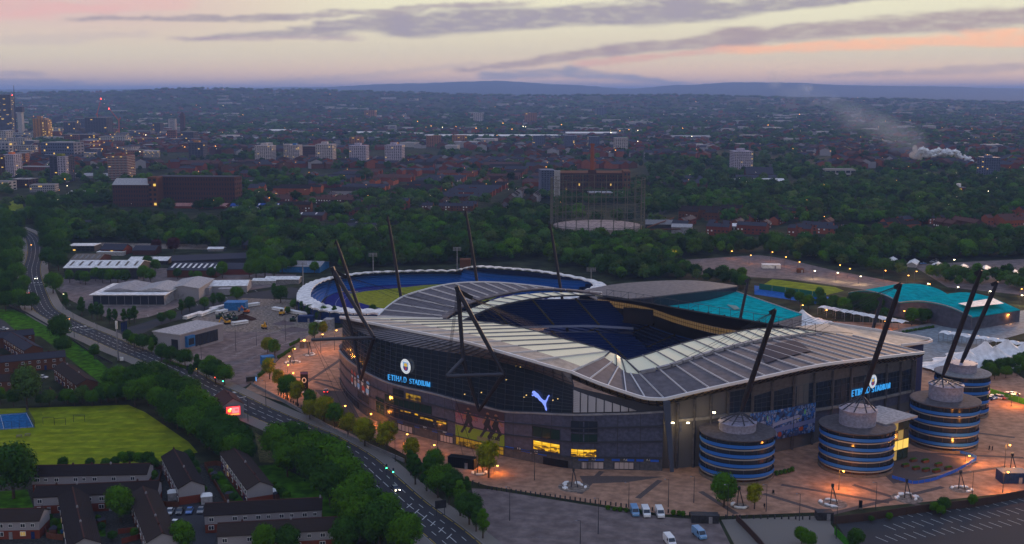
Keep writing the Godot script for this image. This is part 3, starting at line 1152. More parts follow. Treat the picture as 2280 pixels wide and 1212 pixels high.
	for k in 15:
		fb.bar(f2[k], f2[k + 1], 0.5, 0.8)
	wpart("balcony_board", fb, mat("board_blue", L(0.02, 0.07, 0.26), 0.6), st)
	# wall and glazed strip behind the far end
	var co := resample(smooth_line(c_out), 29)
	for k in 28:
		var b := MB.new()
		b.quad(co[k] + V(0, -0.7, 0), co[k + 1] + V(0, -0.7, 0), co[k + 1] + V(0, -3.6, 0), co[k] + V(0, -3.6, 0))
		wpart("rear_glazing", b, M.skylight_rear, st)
	var wb := MB.new()
	for k in 28:
		wb.quad(co[k] + V(0, -3.7, 0), co[k + 1] + V(0, -3.7, 0), at_h(co, 0)[k + 1], at_h(co, 0)[k])
		for q in 3:
			wb.bar(co[k].lerp(co[k + 1], q / 3.0) + V(0.1, -0.7, 0.15), co[k].lerp(co[k + 1], q / 3.0) + V(0.1, -3.6, 0.15), 0.16, 0.16, Vector3.RIGHT)
		wb.bar(co[k] + V(0.1, -2.1, 0.15), co[k + 1] + V(0.1, -2.1, 0.15), 0.16, 0.2)
	wpart("rear_wall", wb, M.steel_dark, st)
	var pitch := MB.new()
	pitch.poly(PackedVector3Array([V(20, .3, -392), V(62, .3, -362), V(112, .3, -452), V(68, .3, -480)]))
	wpart("pitch", pitch, M.pitch_grass, st)
	# screen in the far corner, crest on the far seats
	var sb := MB.new()
	sb.quad(Z(1388, 684, -486), Z(1455, 690, -474), Z(1455, 722, -474), Z(1388, 716, -486))
	sb.bar(Z(1388, 716, -487), Z(1455, 722, -475), 1.2, 1.0)
	wpart("scoreboard", sb, mat("screen_off", L(0.008, 0.008, 0.009), 0.3), st)
	sb = MB.new()
	var cc := V(0, 0, 0)
	var p0 := G(1390, 752, 8.0)
	for k in 24:
		var a0 := TAU * k / 24
		var a1 := TAU * (k + 1) / 24
		sb.tri(p0, p0 + (V(0.53, 0, 0.85) * cos(a0) * 4.6 + (inC * 3.9 + V(0, -0.9, 0)) * sin(a0)), p0 + (V(0.53, 0, 0.85) * cos(a1) * 4.6 + (inC * 3.9 + V(0, -0.9, 0)) * sin(a1)))
	for i in sb.v.size():
		sb.v[i] += V(0, 1.3, 0)
	wpart("seat_emblem", sb, mat("seat_print", L(0.10, 0.10, 0.16), 0.7), st)

	# ------------------------------------------------ podium wall along the street side
	var pw := [[757, 857, 781], [775, 890, 801], [812, 924, 827], [849, 943, 846], [886, 958, 859], [961, 979, 876], [1013, 991, 890], [1070, 1005, 904], [1125, 1017, 917], [1185, 1029, 920], [1271, 1044, 924], [1340, 1046, 923], [1409, 1047, 921], [1475, 1049, 917]]
	var base := PackedVector3Array()
	var tops := PackedVector3Array()
	for p in pw:
		var g := G(p[0], p[1])
		base.append(g)
		tops.append(V(g.x, Z(p[0], p[2], g.z).y, g.z))
	wall_base = resample(smooth_line(base), 49)
	wall_top = resample(smooth_line(tops), 49)
	for i in 49:
		wall_top[i] = V(wall_base[i].x, wall_top[i].y, wall_base[i].z)
	var bk := MB.new()
	for i in 48:
		bk.quad(wall_top[i], wall_top[i + 1], wall_base[i + 1], wall_base[i])
		var inn := V(0.62, 0, -0.78) * 14.0
		bk.quad(wall_top[i], wall_top[i] + inn, wall_top[i + 1] + inn, wall_top[i + 1])
	wpart("podium_backing", bk, M.podium_joint, st)
	for i in range(0, 48, 2):
		var bands := [0.0, 0.2, 0.235, 0.49, 0.515, 0.75, 0.775, 0.985]
		for j in 4:
			var b := MB.new()
			for s in 2:
				var ga := 0.03 if s == 0 else 0.0
				var gb := 0.03 if s == 1 else 0.0
				var p := [on_wall(i + s + ga, wall_h(i + s) * bands[j * 2], 0.06), on_wall(i + s + 1 - gb, wall_h(i + s + 1) * bands[j * 2], 0.06), on_wall(i + s + 1 - gb, wall_h(i + s + 1) * bands[j * 2 + 1], 0.06), on_wall(i + s + ga, wall_h(i + s) * bands[j * 2 + 1], 0.06)]
				b.quad(p[3], p[2], p[1], p[0])
			wpart("cladding_panel", b, M.podium_clad if j > 0 else M.concrete_b, st)
	for f in [0.215, 0.5, 0.76]:
		var b := MB.new()
		for i in 48:
			b.bar(on_wall(i, wall_h(i) * f, 0.5), on_wall(i + 1, wall_h(i + 1) * f, 0.5), 0.35, 0.25)
		wpart("wall_rail", b, M.steel_mid, st)
	edge_bar(st, "podium_edge", wall_top, 0.7, 0.5, M.metal_grey)
	# windows and shutters on the podium: pixel columns, share of height
	var ww := [
		[838, 856, 3.2, 9.6, "glass_green", 2, 3], [839, 856, 3.6, 6.6, "lit_window_warm", 2, 2], [876, 899, 11.8, 15.2, "glass_dark", 2, 2], [904, 938, 12.2, 14.8, "lit_window_dim", 4, 2],
		[858, 962, 9.0, 12.0, "glass_green", 9, 1], [860, 996, 4.4, 8.6, "glass_dark", 12, 2], [892, 932, 7.4, 8.3, "lit_window_warm", 5, 1], [936, 997, 6.6, 7.3, "lit_window_warm", 6, 1],
		[1016, 1122, 0.4, 3.2, "lit_window_dim", 12, 1], [1187, 1247, 9.0, 12.4, "glass_green", 3, 1], [1188, 1247, 4.6, 7.6, "lit_window_warm", 3, 2], [1272, 1330, 12.4, 16.0, "glass_dark", 3, 1], [1272, 1330, 8.8, 11.8, "glass_green", 3, 1], [1272, 1328, 4.2, 6.7, "lit_window_warm", 4, 2],
		[797, 822, 5.0, 8.0, "glass_dark", 2, 1], [758, 800, 0.6, 3.4, "glass_dark", 6, 1],
	]
	var inside := func(k: int, e: float) -> Material:
		var im := img_tex(96, 48, func(im: Image):
			var r := RandomNumberGenerator.new()
			r.seed = k
			im.fill(Color(0.80, 0.60, 0.10))
			for i in 16:
				disc(im, r.randf_range(0, 96), r.randf_range(18, 48), r.randf_range(3, 14), r.randf_range(3, 9), Color(0.55, 0.38, 0.05).lerp(Color(0.16, 0.10, 0.02), r.randf()))
			for i in 5:
				im.fill_rect(Rect2i(r.randi() % 80, 3 + r.randi() % 8, 16, 2), Color(1.0, 0.85, 0.35)))
		return print_mat("lit_room%d" % k, im, e)
	for q in ww:
		if q[4].begins_with("lit"):
			M["room"] = inside.call(q[0], 1.1 if q[4] == "lit_window_warm" else 0.3)
			wall_window(st, q[0], q[1], q[2], q[3], M.room, q[5], q[6], "lit_window")
			continue
		wall_window(st, q[0], q[1], q[2], q[3], M[q[4]], q[5], q[6], "lit_window" if q[4].begins_with("lit") else "window")
	for q in [[887, 919], [981, 1009], [1296, 1322], [1294, 1344], [1368, 1411]]:
		wall_window(st, q[0], q[1], 0.3, 2.6, M.shutter, 4, 1, "shutter")
	for q in [[886, 898], [924, 935], [963, 976], [992, 1010], [1126, 1145], [1161, 1181], [1199, 1218], [1288, 1310], [1325, 1345], [1362, 1380], [1396, 1412], [1417, 1433], [1448, 1467]]:
		wpart("entrance_sign", wall_sheet(q[0], q[1], 3.0, 3.75, 0.3, 1), M.panel_blue, st)
	var sd := wpart("door_canopy", wall_sheet(1211, 1266, 0.2, 2.6, 0.5, 2), mat("panel_black", L(0.01, 0.01, 0.012), 0.5), st)
	# the printed banners
	var ban := thing("banner", "wall banner showing footballers running on grass, the number 2018 in its corner", "banner", on_wall(wall_u(1070), 3.0, 0))
	wpart("sheet", wall_sheet(1015, 1124, 3.4, 15.2, 0.28, 6, true), print_mat("players_print", players_tex()), ban)
	ban = thing("banner", "tall printed banner of shirted figures beneath the mast foot", "banner", on_wall(wall_u(805), 6.0, 0))
	wpart("sheet", wall_sheet(783, 824, 8.2, 14.6, 0.28, 3, true), print_mat("kit_print", kit_tex()), ban)
	# gate numbers
	for q in [["M2", 943], ["M1", 987], ["L3", 1153], ["L2", 1191], ["K3", 1317], ["K2", 1388], ["K1", 1439]]:
		var u := wall_u(q[1], 3.2)
		letters(st, "gate_number", q[0], on_wall(u, 2.95, 0.32), on_wall(u + 0.3, 2.95, 0.32) - on_wall(u, 2.95, 0.32), 0.9, M.white_frame)

	# ------------------------------------------------ dark glass wall under the street-side roof
	var ga := resample(smooth_line(PackedVector3Array(a_out + a2_out.slice(1))), 41)
	var gb := PackedVector3Array()
	var u_end := wall_u(1271, 16.0)
	for i in 41:
		gb.append(on_wall(u_end * i / 40.0, wall_h(u_end * i / 40.0) + 0.3, -1.2))
	var gt := PackedVector3Array()
	for i in 41:
		gt.append(V(gb[i].x, ga[i].y - 4.6, gb[i].z) + V(0.62, 0, -0.78) * 1.0)
	for i in range(0, 40, 2):
		for j in 3:
			var b := MB.new()
			for s in 2:
				b.quad(gb[i + s].lerp(gt[i + s], (j + 1) / 3.0 - 0.01), gb[i + s + 1].lerp(gt[i + s + 1], (j + 1) / 3.0 - 0.01), gb[i + s + 1].lerp(gt[i + s + 1], j / 3.0), gb[i + s].lerp(gt[i + s], j / 3.0))
			wpart("glass_pane", b, M.glass_dark, st)
	var mu := MB.new()
	var outw := V(-0.62, 0, 0.78) * 0.2
	for i in 41:
		mu.bar(gb[i] + outw, gt[i] + outw, 0.16, 0.16, Vector3.RIGHT)
	for j in 10:
		for i in 40:
			mu.bar(gb[i].lerp(gt[i], j / 9.0) + outw, gb[i + 1].lerp(gt[i + 1], j / 9.0) + outw, 0.1, 0.12)
	wpart("mullions", mu, mat("mullion", L(0.05, 0.06, 0.08), 0.5), st)
	# soffit with its lattice
	var so := MB.new()
	for i in 40:
		so.quad(ga[i] + V(0, -0.6, 0), ga[i + 1] + V(0, -0.6, 0), gt[i + 1], gt[i])
	wpart("soffit", so, mat("soffit", L(0.15, 0.14, 0.15), 0.6), st)
	so = MB.new()
	for i in 41:
		so.bar(ga[i] + V(0, -0.8, 0) + outw, gt[i] + outw * 2.0, 0.22, 0.3, Vector3.RIGHT)
	for i in 40:
		for f in [0.33, 0.66]:
			so.bar(ga[i].lerp(gt[i], f) + outw + V(0, -0.6, 0), ga[i + 1].lerp(gt[i + 1], f) + outw + V(0, -0.6, 0), 0.2, 0.2)
	wpart("soffit_lattice", so, M.steel_mid, st)
	# lamps glimpsed behind the glass
	for q in [[1166, 884], [1172, 880], [1232, 891], [1245, 888], [1033, 878], [1070, 874], [1125, 845], [1148, 812], [1158, 815]]:
		var b := MB.new()
		var p := sign_spot(gb, gt, q[0], q[1], 0.25)
		b.bar(p, p + V(1.0, 0.1, -0.6), 0.2, 0.3)
		wpart("lit_lamp", b, glow("lamp_interior", L(1.0, 0.66, 0.2), 0.9), st)
	# corner: pale louvred wall and the lattice eaves
	var c_u := wall_u(1273, 16.0)
	var c_v := wall_u(1418, 16.0)
	var eo := resample(smooth_line(ab_out), 13)
	for i in 8:
		var a := lerpf(c_u, c_v, i / 8.0)
		var c := lerpf(c_u, c_v, (i + 1) / 8.0)
		var h0 := lerpf(26.0, 19.4, i / 8.0)
		var h1 := lerpf(26.0, 19.4, (i + 1) / 8.0)
		var b := MB.new()
		var rows := 12
		for r in rows:
			b.bar(on_wall(a + 0.05, lerpf(wall_h(a) + 0.5, h0, (r + 0.5) / rows), -1.0), on_wall(c - 0.05, lerpf(wall_h(c) + 0.5, h1, (r + 0.5) / rows), -1.0), 0.3, maxf(0.05, (h0 - wall_h(a)) / rows * 0.72))
		wpart("louvre_panel", b, M.louvre, st)
	var bkw := MB.new()
	for i in 8:
		var a := lerpf(c_u, 48.0, i / 8.0)
		var c := lerpf(c_u, 48.0, (i + 1) / 8.0)
		bkw.quad(on_wall(a, lerpf(27, 20.5, i / 8.0), -1.4), on_wall(c, lerpf(27, 20.5, (i + 1) / 8.0), -1.4), on_wall(c, wall_h(c), -1.4), on_wall(a, wall_h(a), -1.4))
	wpart("corner_wall", bkw, M.podium_joint, st)
	var bo := resample(smooth_line(b_out), 41)
	var ev := MB.new()
	var ep := MB.new()
	for set_ in [[eo, V(0.2, 0, -0.98), 13], [bo, -inD, 41]]:
		var oo: PackedVector3Array = set_[0]
		var inn: Vector3 = set_[1] * 4.2
		for i in set_[2]:
			var lo: Vector3 = oo[i] + inn + V(0, -3.4, 0)
			ev.bar(oo[i] + V(0, -0.6, 0), lo, 0.2, 0.3, Vector3.RIGHT)
			if i:
				var lp: Vector3 = oo[i - 1] + inn + V(0, -3.4, 0)
				ep.quad(oo[i - 1] + V(0, -0.5, 0), oo[i] + V(0, -0.5, 0), lo + V(0, .15, 0), lp + V(0, .15, 0))
				for f in [0.33, 0.66, 1.0]:
					ev.bar((oo[i - 1] + V(0, -0.6, 0)).lerp(lp, f), (oo[i] + V(0, -0.6, 0)).lerp(lo, f), 0.16, 0.2)
	wpart("eaves_lattice", ev, M.steel_dark, st)
	wpart("eaves_glazing", ep, mat("eaves_clear", L(0.20, 0.15, 0.09), 0.5), st)
	# tapered prop carrying the corner
	var pr := MB.new()
	var foot := G(1496, 1050)
	var head := G(1484, 893, 23.6)
	pr.hexa([foot + V(-.6, 0, .8), foot + V(.6, 0, .8), foot + V(.6, 0, -.8), foot + V(-.6, 0, -.8), head + V(-1.1, 0, .6), head + V(1.1, 0, .6), head + V(1.1, 0, -.6), head + V(-1.1, 0, -.6)])
	wpart("corner_column", pr, mat("column_blue", L(0.06, 0.07, 0.10), 0.5), st)

	# ------------------------------------------------ the side with the ramp towers
	var bw := at_h(shift(bo, -inD * 4.0), 0.0)
	var wl := MB.new()
	for i in 40:
		var a := bw[i]
		var c := bw[i + 1]
		wl.quad(V(a.x, bo[i].y - 3.4, a.z), V(c.x, bo[i + 1].y - 3.4, c.z), c, a)
	wpart("side_wall", wl, mat("wall_concrete", L(0.10, 0.095, 0.10), 0.85), st)
	var fins := [1507, 1544, 1580, 1618, 1672, 1716, 1765, 1810, 1851, 1892, 1932, 1972, 2003, 2030, 2045]
	var fpos := []
	for px in fins:
		var best := 0
		for i in 41:
			if absf(scr(bw[i] + V(0, 14, 0)).x - px) < absf(scr(bw[best] + V(0, 14, 0)).x - px):
				best = i
		var k0 := clampi(best - 1, 0, 39)
		var bp := bw[best]
		for s in 41:
			var q := bw[k0].lerp(bw[mini(k0 + 2, 40)], s / 40.0)
			if absf(scr(q + V(0, 14, 0)).x - px) < absf(scr(bp + V(0, 14, 0)).x - px):
				bp = q
		fpos.append([bp, bo[best].y])
	for i in fpos.size():
		var b := MB.new()
		b.box(fpos[i][0] + inD * 0.5, V(0.7, fpos[i][1] - 3.6, 1.1), Basis(Vector3.UP, -0.55))
		wpart("fin_column", b, M.concrete_b, st)
		if i < fpos.size() - 1:
			var p: Vector3 = fpos[i][0] + inD * 0.12
			var q: Vector3 = fpos[i + 1][0] + inD * 0.12
			var f := float(i) / fins.size()
			var h0 := lerpf(16.6, 8.0, clampf((fins[i] - 1618) / 420.0, 0, 1))
			var h1 := lerpf(16.6, 8.0, clampf((fins[i + 1] - 1618) / 420.0, 0, 1))
			var t0: float = fpos[i][1] - (7.2 if i > 3 else 4.0)
			var t1: float = fpos[i + 1][1] - (6.8 if i > 3 else 4.0)
			if i >= 3:
				b = MB.new()
				b.quad(p + V(0, t0, 0), q + V(0, t1, 0), q + V(0, h1, 0), p + V(0, h0, 0))
				var gl := wpart("window", b, M.glass_dark, st)
				b = MB.new()
				for s in 4:
					b.bar(p.lerp(q, s / 4.0) + V(0, lerpf(h0, h1, s / 4.0), 0) + inD * .1, p.lerp(q, s / 4.0) + V(0, lerpf(t0, t1, s / 4.0), 0) + inD * .1, 0.09, 0.09, Vector3.RIGHT)
				for s in 5:
					b.bar(p + V(0, lerpf(h0, t0, s / 4.0), 0) + inD * .1, q + V(0, lerpf(h1, t1, s / 4.0), 0) + inD * .1, 0.09, 0.09)
				wpart("window_frame", b, M.mullion, gl)
				b = MB.new()
				b.quad(p + V(0, fpos[i][1] - 3.5, 0), q + V(0, fpos[i + 1][1] - 3.5, 0), q + V(0, t1, 0), p + V(0, t0, 0))
				wpart("beam_panel", b, M.concrete_b, st)
			b = MB.new()
			b.bar(p + V(0, h0 - 0.5, 0) + inD * .3, q + V(0, h1 - 0.5, 0) + inD * .3, 0.8, 0.9)
			wpart("sill_beam", b, M.concrete, st)
			b = MB.new()
			b.quad(p + V(0, h0 - 1.0, 0), q + V(0, h1 - 1.0, 0), q + V(0, h1 - 4.6, 0), p + V(0, h0 - 4.6, 0))
			wpart("side_panel", b, M.podium_clad if i != 1 else M.louvre, st)
	# collage prints between the first two towers
	for q in [[4, 5, 13.4, 5.0], [5, 7, 13.2, 4.8]]:
		var p: Vector3 = fpos[q[0]][0] + inD * 1.4
		var r: Vector3 = fpos[q[1]][0] + inD * 1.4
		if q[0] == 4:
			p = p.lerp(r, -0.2)
		var o := thing("banner", "wide blue collage banner of crowd and players between two ramp towers" if q[0] == 5 else "narrow blue collage banner of crowd pictures beside the corner ramp tower", "banner", p.lerp(r, 0.5))
		var b := MB.new()
		b.quaduv(p + V(0, q[2] + 2, 0), r + V(0, q[2] + 2, 0), r + V(0, q[3], 0), p + V(0, q[3], 0))
		wpart("sheet", b, print_mat("mural_print%d" % q[0], mural_tex()), o)
	# lamps under the eaves
	for q in [[1498, 943, 12.5], [1532, 943, 12.5], [1590, 920, 14.0]]:
		var p := Z(q[0], q[1], bw[4].z + 4.0)
		var b := MB.new()
		b.box(p, V(0.9, 0.3, 0.4))
		wpart("lit_lamp", b, M.lamp_white, st)
		lamp_light(p + V(0, -0.6, 1.0), Color(1, 0.85, 0.55), 8.0, 0.5)
	# glazed lobby between two towers
	var lo := G(1986, 1032)
	var lb := thing("glass_lobby", "lit glass entrance lobby with green yellow panes between two ramp towers", "lobby", lo)
	var lx := Basis(Vector3.UP, 0.62)
	var b2 := MB.new()
	b2.box(lo + lx * V(4.6, 0, -7.0), V(9.0, 14.0, 13.0), lx)
	wpart("core", b2, mat("lobby_core", L(0.03, 0.04, 0.03), 0.6), lb)
	b2 = MB.new()
	b2.box(lo + lx * V(2.0, 14.0, -6.0), V(17.0, 0.7, 15.0), lx)
	wpart("canopy", b2, M.concrete_pale, lb)
	for i in 3:
		for j in 4:
			for f in 2:
				b2 = MB.new()
				var w0 := lo + lx * (V(0.1 + i * 3.0, 0.4 + j * 3.4, -0.35) if f == 0 else V(0.05, 0.4 + j * 3.4, -0.6 - i * 4.2))
				var w1 := lo + lx * (V(2.9 + i * 3.0, 0.4 + j * 3.4, -0.35) if f == 0 else V(0.05, 0.4 + j * 3.4, -4.6 - i * 4.2))
				b2.quad(w0 + V(0, 3.1, 0), w1 + V(0, 3.1, 0), w1, w0)
				wpart("lit_window" if j == 1 or (i + j) % 3 == 0 else "window", b2, M.lit_window_warm if j == 1 and f == 0 else (M.lit_window_dim if (i + j) % 3 == 0 else M.glass_green), lb)

	make_signs(gb, gt, bw)
	# ------------------------------------------------ ramp towers and masts
	ramp_tower(V(71.5, 0, -343.5), 11.8, 2.5, 14.3, Z(1650, 917, -343.5), Z(1727, 690, -334), "corner")
	ramp_tower(V(111.5, 0, -350), 11.8, 4.8, 14.3, Z(1921, 881, -350), Z(2007, 632, -340), "lobby")
	ramp_tower(V(149, 0, -374), 11.4, 4.8, 16.0, Z(2098, 842, -374), Z(2186, 602, -365), "middle")
	ramp_tower(V(170, 0, -412), 10.0, 3.0, 16.0, Z(2138, 815, -412), Z(2222, 628, -404), "far")
	ramp_tower(V(-62, 0, -464), 11.0, 3.0, 14.3, V(-62, 22, -464), Z(748, 536, -474), "street")
	for q in [[[893, 665], [863, 482], -510.0, -500.0], [[1064, 640], [1037, 470], -530.0, -520.0], [[1249, 648], [1225, 499], -540.0, -532.0], [[1648, 712], [1667, 622], -520.0, -512.0], [[1937, 757], [1965, 662], -470.0, -464.0]]:
		var top := Z(q[1][0], q[1][1], q[2])
		var bot := Z(q[0][0], q[0][1], q[3])
		var d := (bot - top).normalized()
		bot = top + d * ((top.y) / -d.y)
		mast(bot, top, 0.72, "thin dark leaning mast standing up behind the far stands", "masts behind the far stands")
	frame_mast(Z(1020, 648, -370), Z(1031, 800, -363), Z(1122, 834, -353), Z(994, 838, -352), Z(1066, 915, -360), a_in, 2, "dark two-legged roof mast standing over the players banner")
	frame_mast(Z(743, 604, -428), Z(787, 752, -421), Z(832, 752, -396), Z(695, 757, -414), Z(803, 846, -405), a_in, 0, "dark two-legged roof mast at the end of the street-side roof")
	# cable stays from tower masts to the near roof
	var cab := [[Z(1727, 692, -334), b_gut2, [2, 4, 6, 8, 10]], [Z(2007, 634, -340), b_gut2, [8, 11, 13, 16, 18]]]
	for c in cab:
		var g := resample(smooth_line(c[1]), 20)
		for k in c[2]:
			var b := MB.new()
			b.tube(c[0], g[k], 0.06, 0.06, 4)
			wpart("cable", b, M.steel_dark, st)

func letters(parent: Node3D, called: String, text: String, at: Vector3, along: Vector3, size: float, m: Material) -> MeshInstance3D:
	var t := TextMesh.new()
	t.text = text
	t.font_size = 48
	t.pixel_size = size / 36.0
	t.depth = size * 0.15
	var f := SystemFont.new()
	f.font_names = PackedStringArray(["Droid Sans"])
	t.font = f
	t.horizontal_alignment = HORIZONTAL_ALIGNMENT_LEFT
	t.vertical_alignment = VERTICAL_ALIGNMENT_BOTTOM
	var o := put(called, t, m, parent)
	var x := along.normalized()
	var z := x.cross(Vector3.UP).normalized()
	var off := Vector3.ZERO
	var p: Node = parent
	while p != self:
		off += (p as Node3D).position
		p = p.get_parent()
	o.transform = Transform3D(Basis(x, z.cross(x).normalized(), z), at - off)
	return o

func sign_spot(gb: PackedVector3Array, gt: PackedVector3Array, px: float, py: float, out := 0.6) -> Vector3:
	# the place on the glass wall that shows at a pixel
	var best := Vector3.ZERO
	var bd := 1e9
	for i in 40:
		for s in 4:
			var a := gb[i].lerp(gb[i + 1], s / 4.0)
			var c := gt[i].lerp(gt[i + 1], s / 4.0)
			for j in 41:
				var p := a.lerp(c, j / 40.0)
				var d := scr(p).distance_to(Vector2(px, py))
				if d < bd:
					bd = d
					best = p
	return best + V(-0.62, 0, 0.78) * out

func side_spot(bw: PackedVector3Array, px: float, py: float) -> Vector3:
	var best := Vector3.ZERO
	var bd := 1e9
	for i in 40:
		for s in 20:
			var p := bw[i].lerp(bw[i + 1], s / 20.0)
			p.y = Z(px, py, p.z).y
			var d := absf(scr(p).x - px)
			if d < bd:
				bd = d
				best = p
	return best + V(0.53, 0, 0.85) * 0.9

func make_signs(gb: PackedVector3Array, gt: PackedVector3Array, bw: PackedVector3Array) -> void:
	glow("sign_blue", L(0.03, 0.38, 0.95), 0.6)
	glow("sign_violet", L(0.20, 0.30, 1.0), 0.85)
	var cm := print_mat("crest_lit", crest_tex(), 0.55)
	# street side
	var p0 := sign_spot(gb, gt, 866, 842)
	var p1 := sign_spot(gb, gt, 957, 858)
	var s := thing("lit_sign", "blue lit letters reading ETIHAD STADIUM on dark glass under round badge, street front", "sign", p0)
	var d := (p1 - p0)
	d.y = 0
	var w := p0.distance_to(p1)
	var dy := (p1.y - p0.y) / w
	var word := [["E", 0.0, 2.9], ["T", 0.085, 2.9], ["I", 0.16, 2.9], ["H", 0.20, 2.9], ["A", 0.29, 2.9], ["D", 0.385, 2.9], ["S", 0.53, 2.6], ["T", 0.595, 2.6], ["A", 0.66, 2.6], ["D", 0.73, 2.6], ["I", 0.81, 2.6], ["U", 0.845, 2.6], ["M", 0.925, 2.6]]
	for q in word:
		letters(s, "letter", q[0], p0.lerp(p1, q[1]) + V(0, -1.2, 0), d, q[2] * w / 31.0, M.sign_blue)
	lit_badge(sign_spot(gb, gt, 909, 815, 0.8), d, 2.7, cm, "round white badge with gold ship, lit, above the street front lettering")
	# running cat
	var cat := [[0.02, 0.86], [0.06, 0.98], [0.16, 1.0], [0.22, 0.94], [0.36, 0.86], [0.52, 0.66], [0.66, 0.56], [0.77, 0.56], [0.85, 0.68], [0.89, 0.80], [0.96, 0.90], [1.0, 0.86], [0.93, 0.76], [0.89, 0.62], [0.83, 0.50], [0.80, 0.40], [0.80, 0.26], [0.85, 0.10], [0.84, 0.0], [0.78, 0.06], [0.74, 0.22], [0.66, 0.34], [0.58, 0.44], [0.44, 0.52], [0.32, 0.66], [0.24, 0.66], [0.14, 0.74], [0.06, 0.70], [0.0, 0.76], [0.10, 0.80], [0.12, 0.84]]
	var c0 := sign_spot(gb, gt, 1187, 905)
	var c1 := sign_spot(gb, gt, 1228, 905)
	var ct := thing("lit_sign", "lit violet leaping cat emblem on dark glass by the corner", "sign", c0)
	var cp := PackedVector3Array()
	var wd := V(c1.x - c0.x, 0, c1.z - c0.z).normalized() * 6.6
	var poly := PackedVector2Array()
	for q in cat:
		poly.append(Vector2(q[0], q[1]))
	var ix := Geometry2D.triangulate_polygon(poly)
	var b := MB.new()
	var nrm := wd.cross(Vector3.UP).normalized() * 0.3
	for i in range(0, ix.size(), 3):
		var t := []
		for k in 3:
			t.append(c0 + wd * poly[ix[i + k]].x + V(0, poly[ix[i + k]].y * 6.0 - 0.6, 0))
		b.tri(t[0] + nrm, t[1] + nrm, t[2] + nrm)
	for i in poly.size():
		var q := poly[i]
		var r := poly[(i + 1) % poly.size()]
		var e := c0 + wd * q.x + V(0, q.y * 6.0 - 0.6, 0)
		var f := c0 + wd * r.x + V(0, r.y * 6.0 - 0.6, 0)
		b.quad(e, f, f + nrm, e + nrm)
	wpart("cat_emblem", b, M.sign_violet, ct)
	# side with the towers
	var side := V(0.53, 0, 0.85)
	var q0 := side_spot(bw, 1891, 888)
	var q1 := side_spot(bw, 1976, 868)
	s = thing("lit_sign", "blue lit letters reading ETIHAD STADIUM on the facade behind the ramp towers", "sign", q0)
	d = q1 - q0
	d.y = 0
	w = q0.distance_to(q1)
	for q in word:
		letters(s, "letter", q[0], q0.lerp(q1, q[1]) + V(0, 0, 0), d, q[2] * w / 31.0, M.sign_blue)
	lit_badge(side_spot(bw, 1938, 848) + side * 0.2, d, 2.5, cm, "round white badge with gold ship, lit, on the facade behind the ramp towers")

func lit_badge(at: Vector3, along: Vector3, r: float, m: Material, label: String) -> void:
	var o := thing("lit_badge", label, "badge", at)
	var x := along.normalized()
	var z := x.cross(Vector3.UP).normalized()
	var b := MB.new()
	b.uvs = true
	for k in 32:
		var a0 := TAU * k / 32
		var a1 := TAU * (k + 1) / 32
		var p := [Vector3.ZERO, x * cos(a0) + Vector3.UP * sin(a0), x * cos(a1) + Vector3.UP * sin(a1)]
		var s := b.u.size()
		b.tri(p[0] * r + z * 0.2, p[2] * r + z * 0.2, p[1] * r + z * 0.2)
		b.u[s] = Vector2(0.5, 0.5)
		b.u[s + 1] = Vector2(0.5 + 0.5 * cos(a1), 0.5 - 0.5 * sin(a1))
		b.u[s + 2] = Vector2(0.5 + 0.5 * cos(a0), 0.5 - 0.5 * sin(a0))
	part("face", b, m, o)
	b = MB.new()
	for k in 32:
		var a0 := TAU * k / 32
		var a1 := TAU * (k + 1) / 32
		var e := (x * cos(a0) + Vector3.UP * sin(a0)) * (r + 0.08)
		var f := (x * cos(a1) + Vector3.UP * sin(a1)) * (r + 0.08)
		b.quad(e - z * 0.15, f - z * 0.15, f + z * 0.22, e + z * 0.22)
	part("rim", b, M.metal_dark, o)

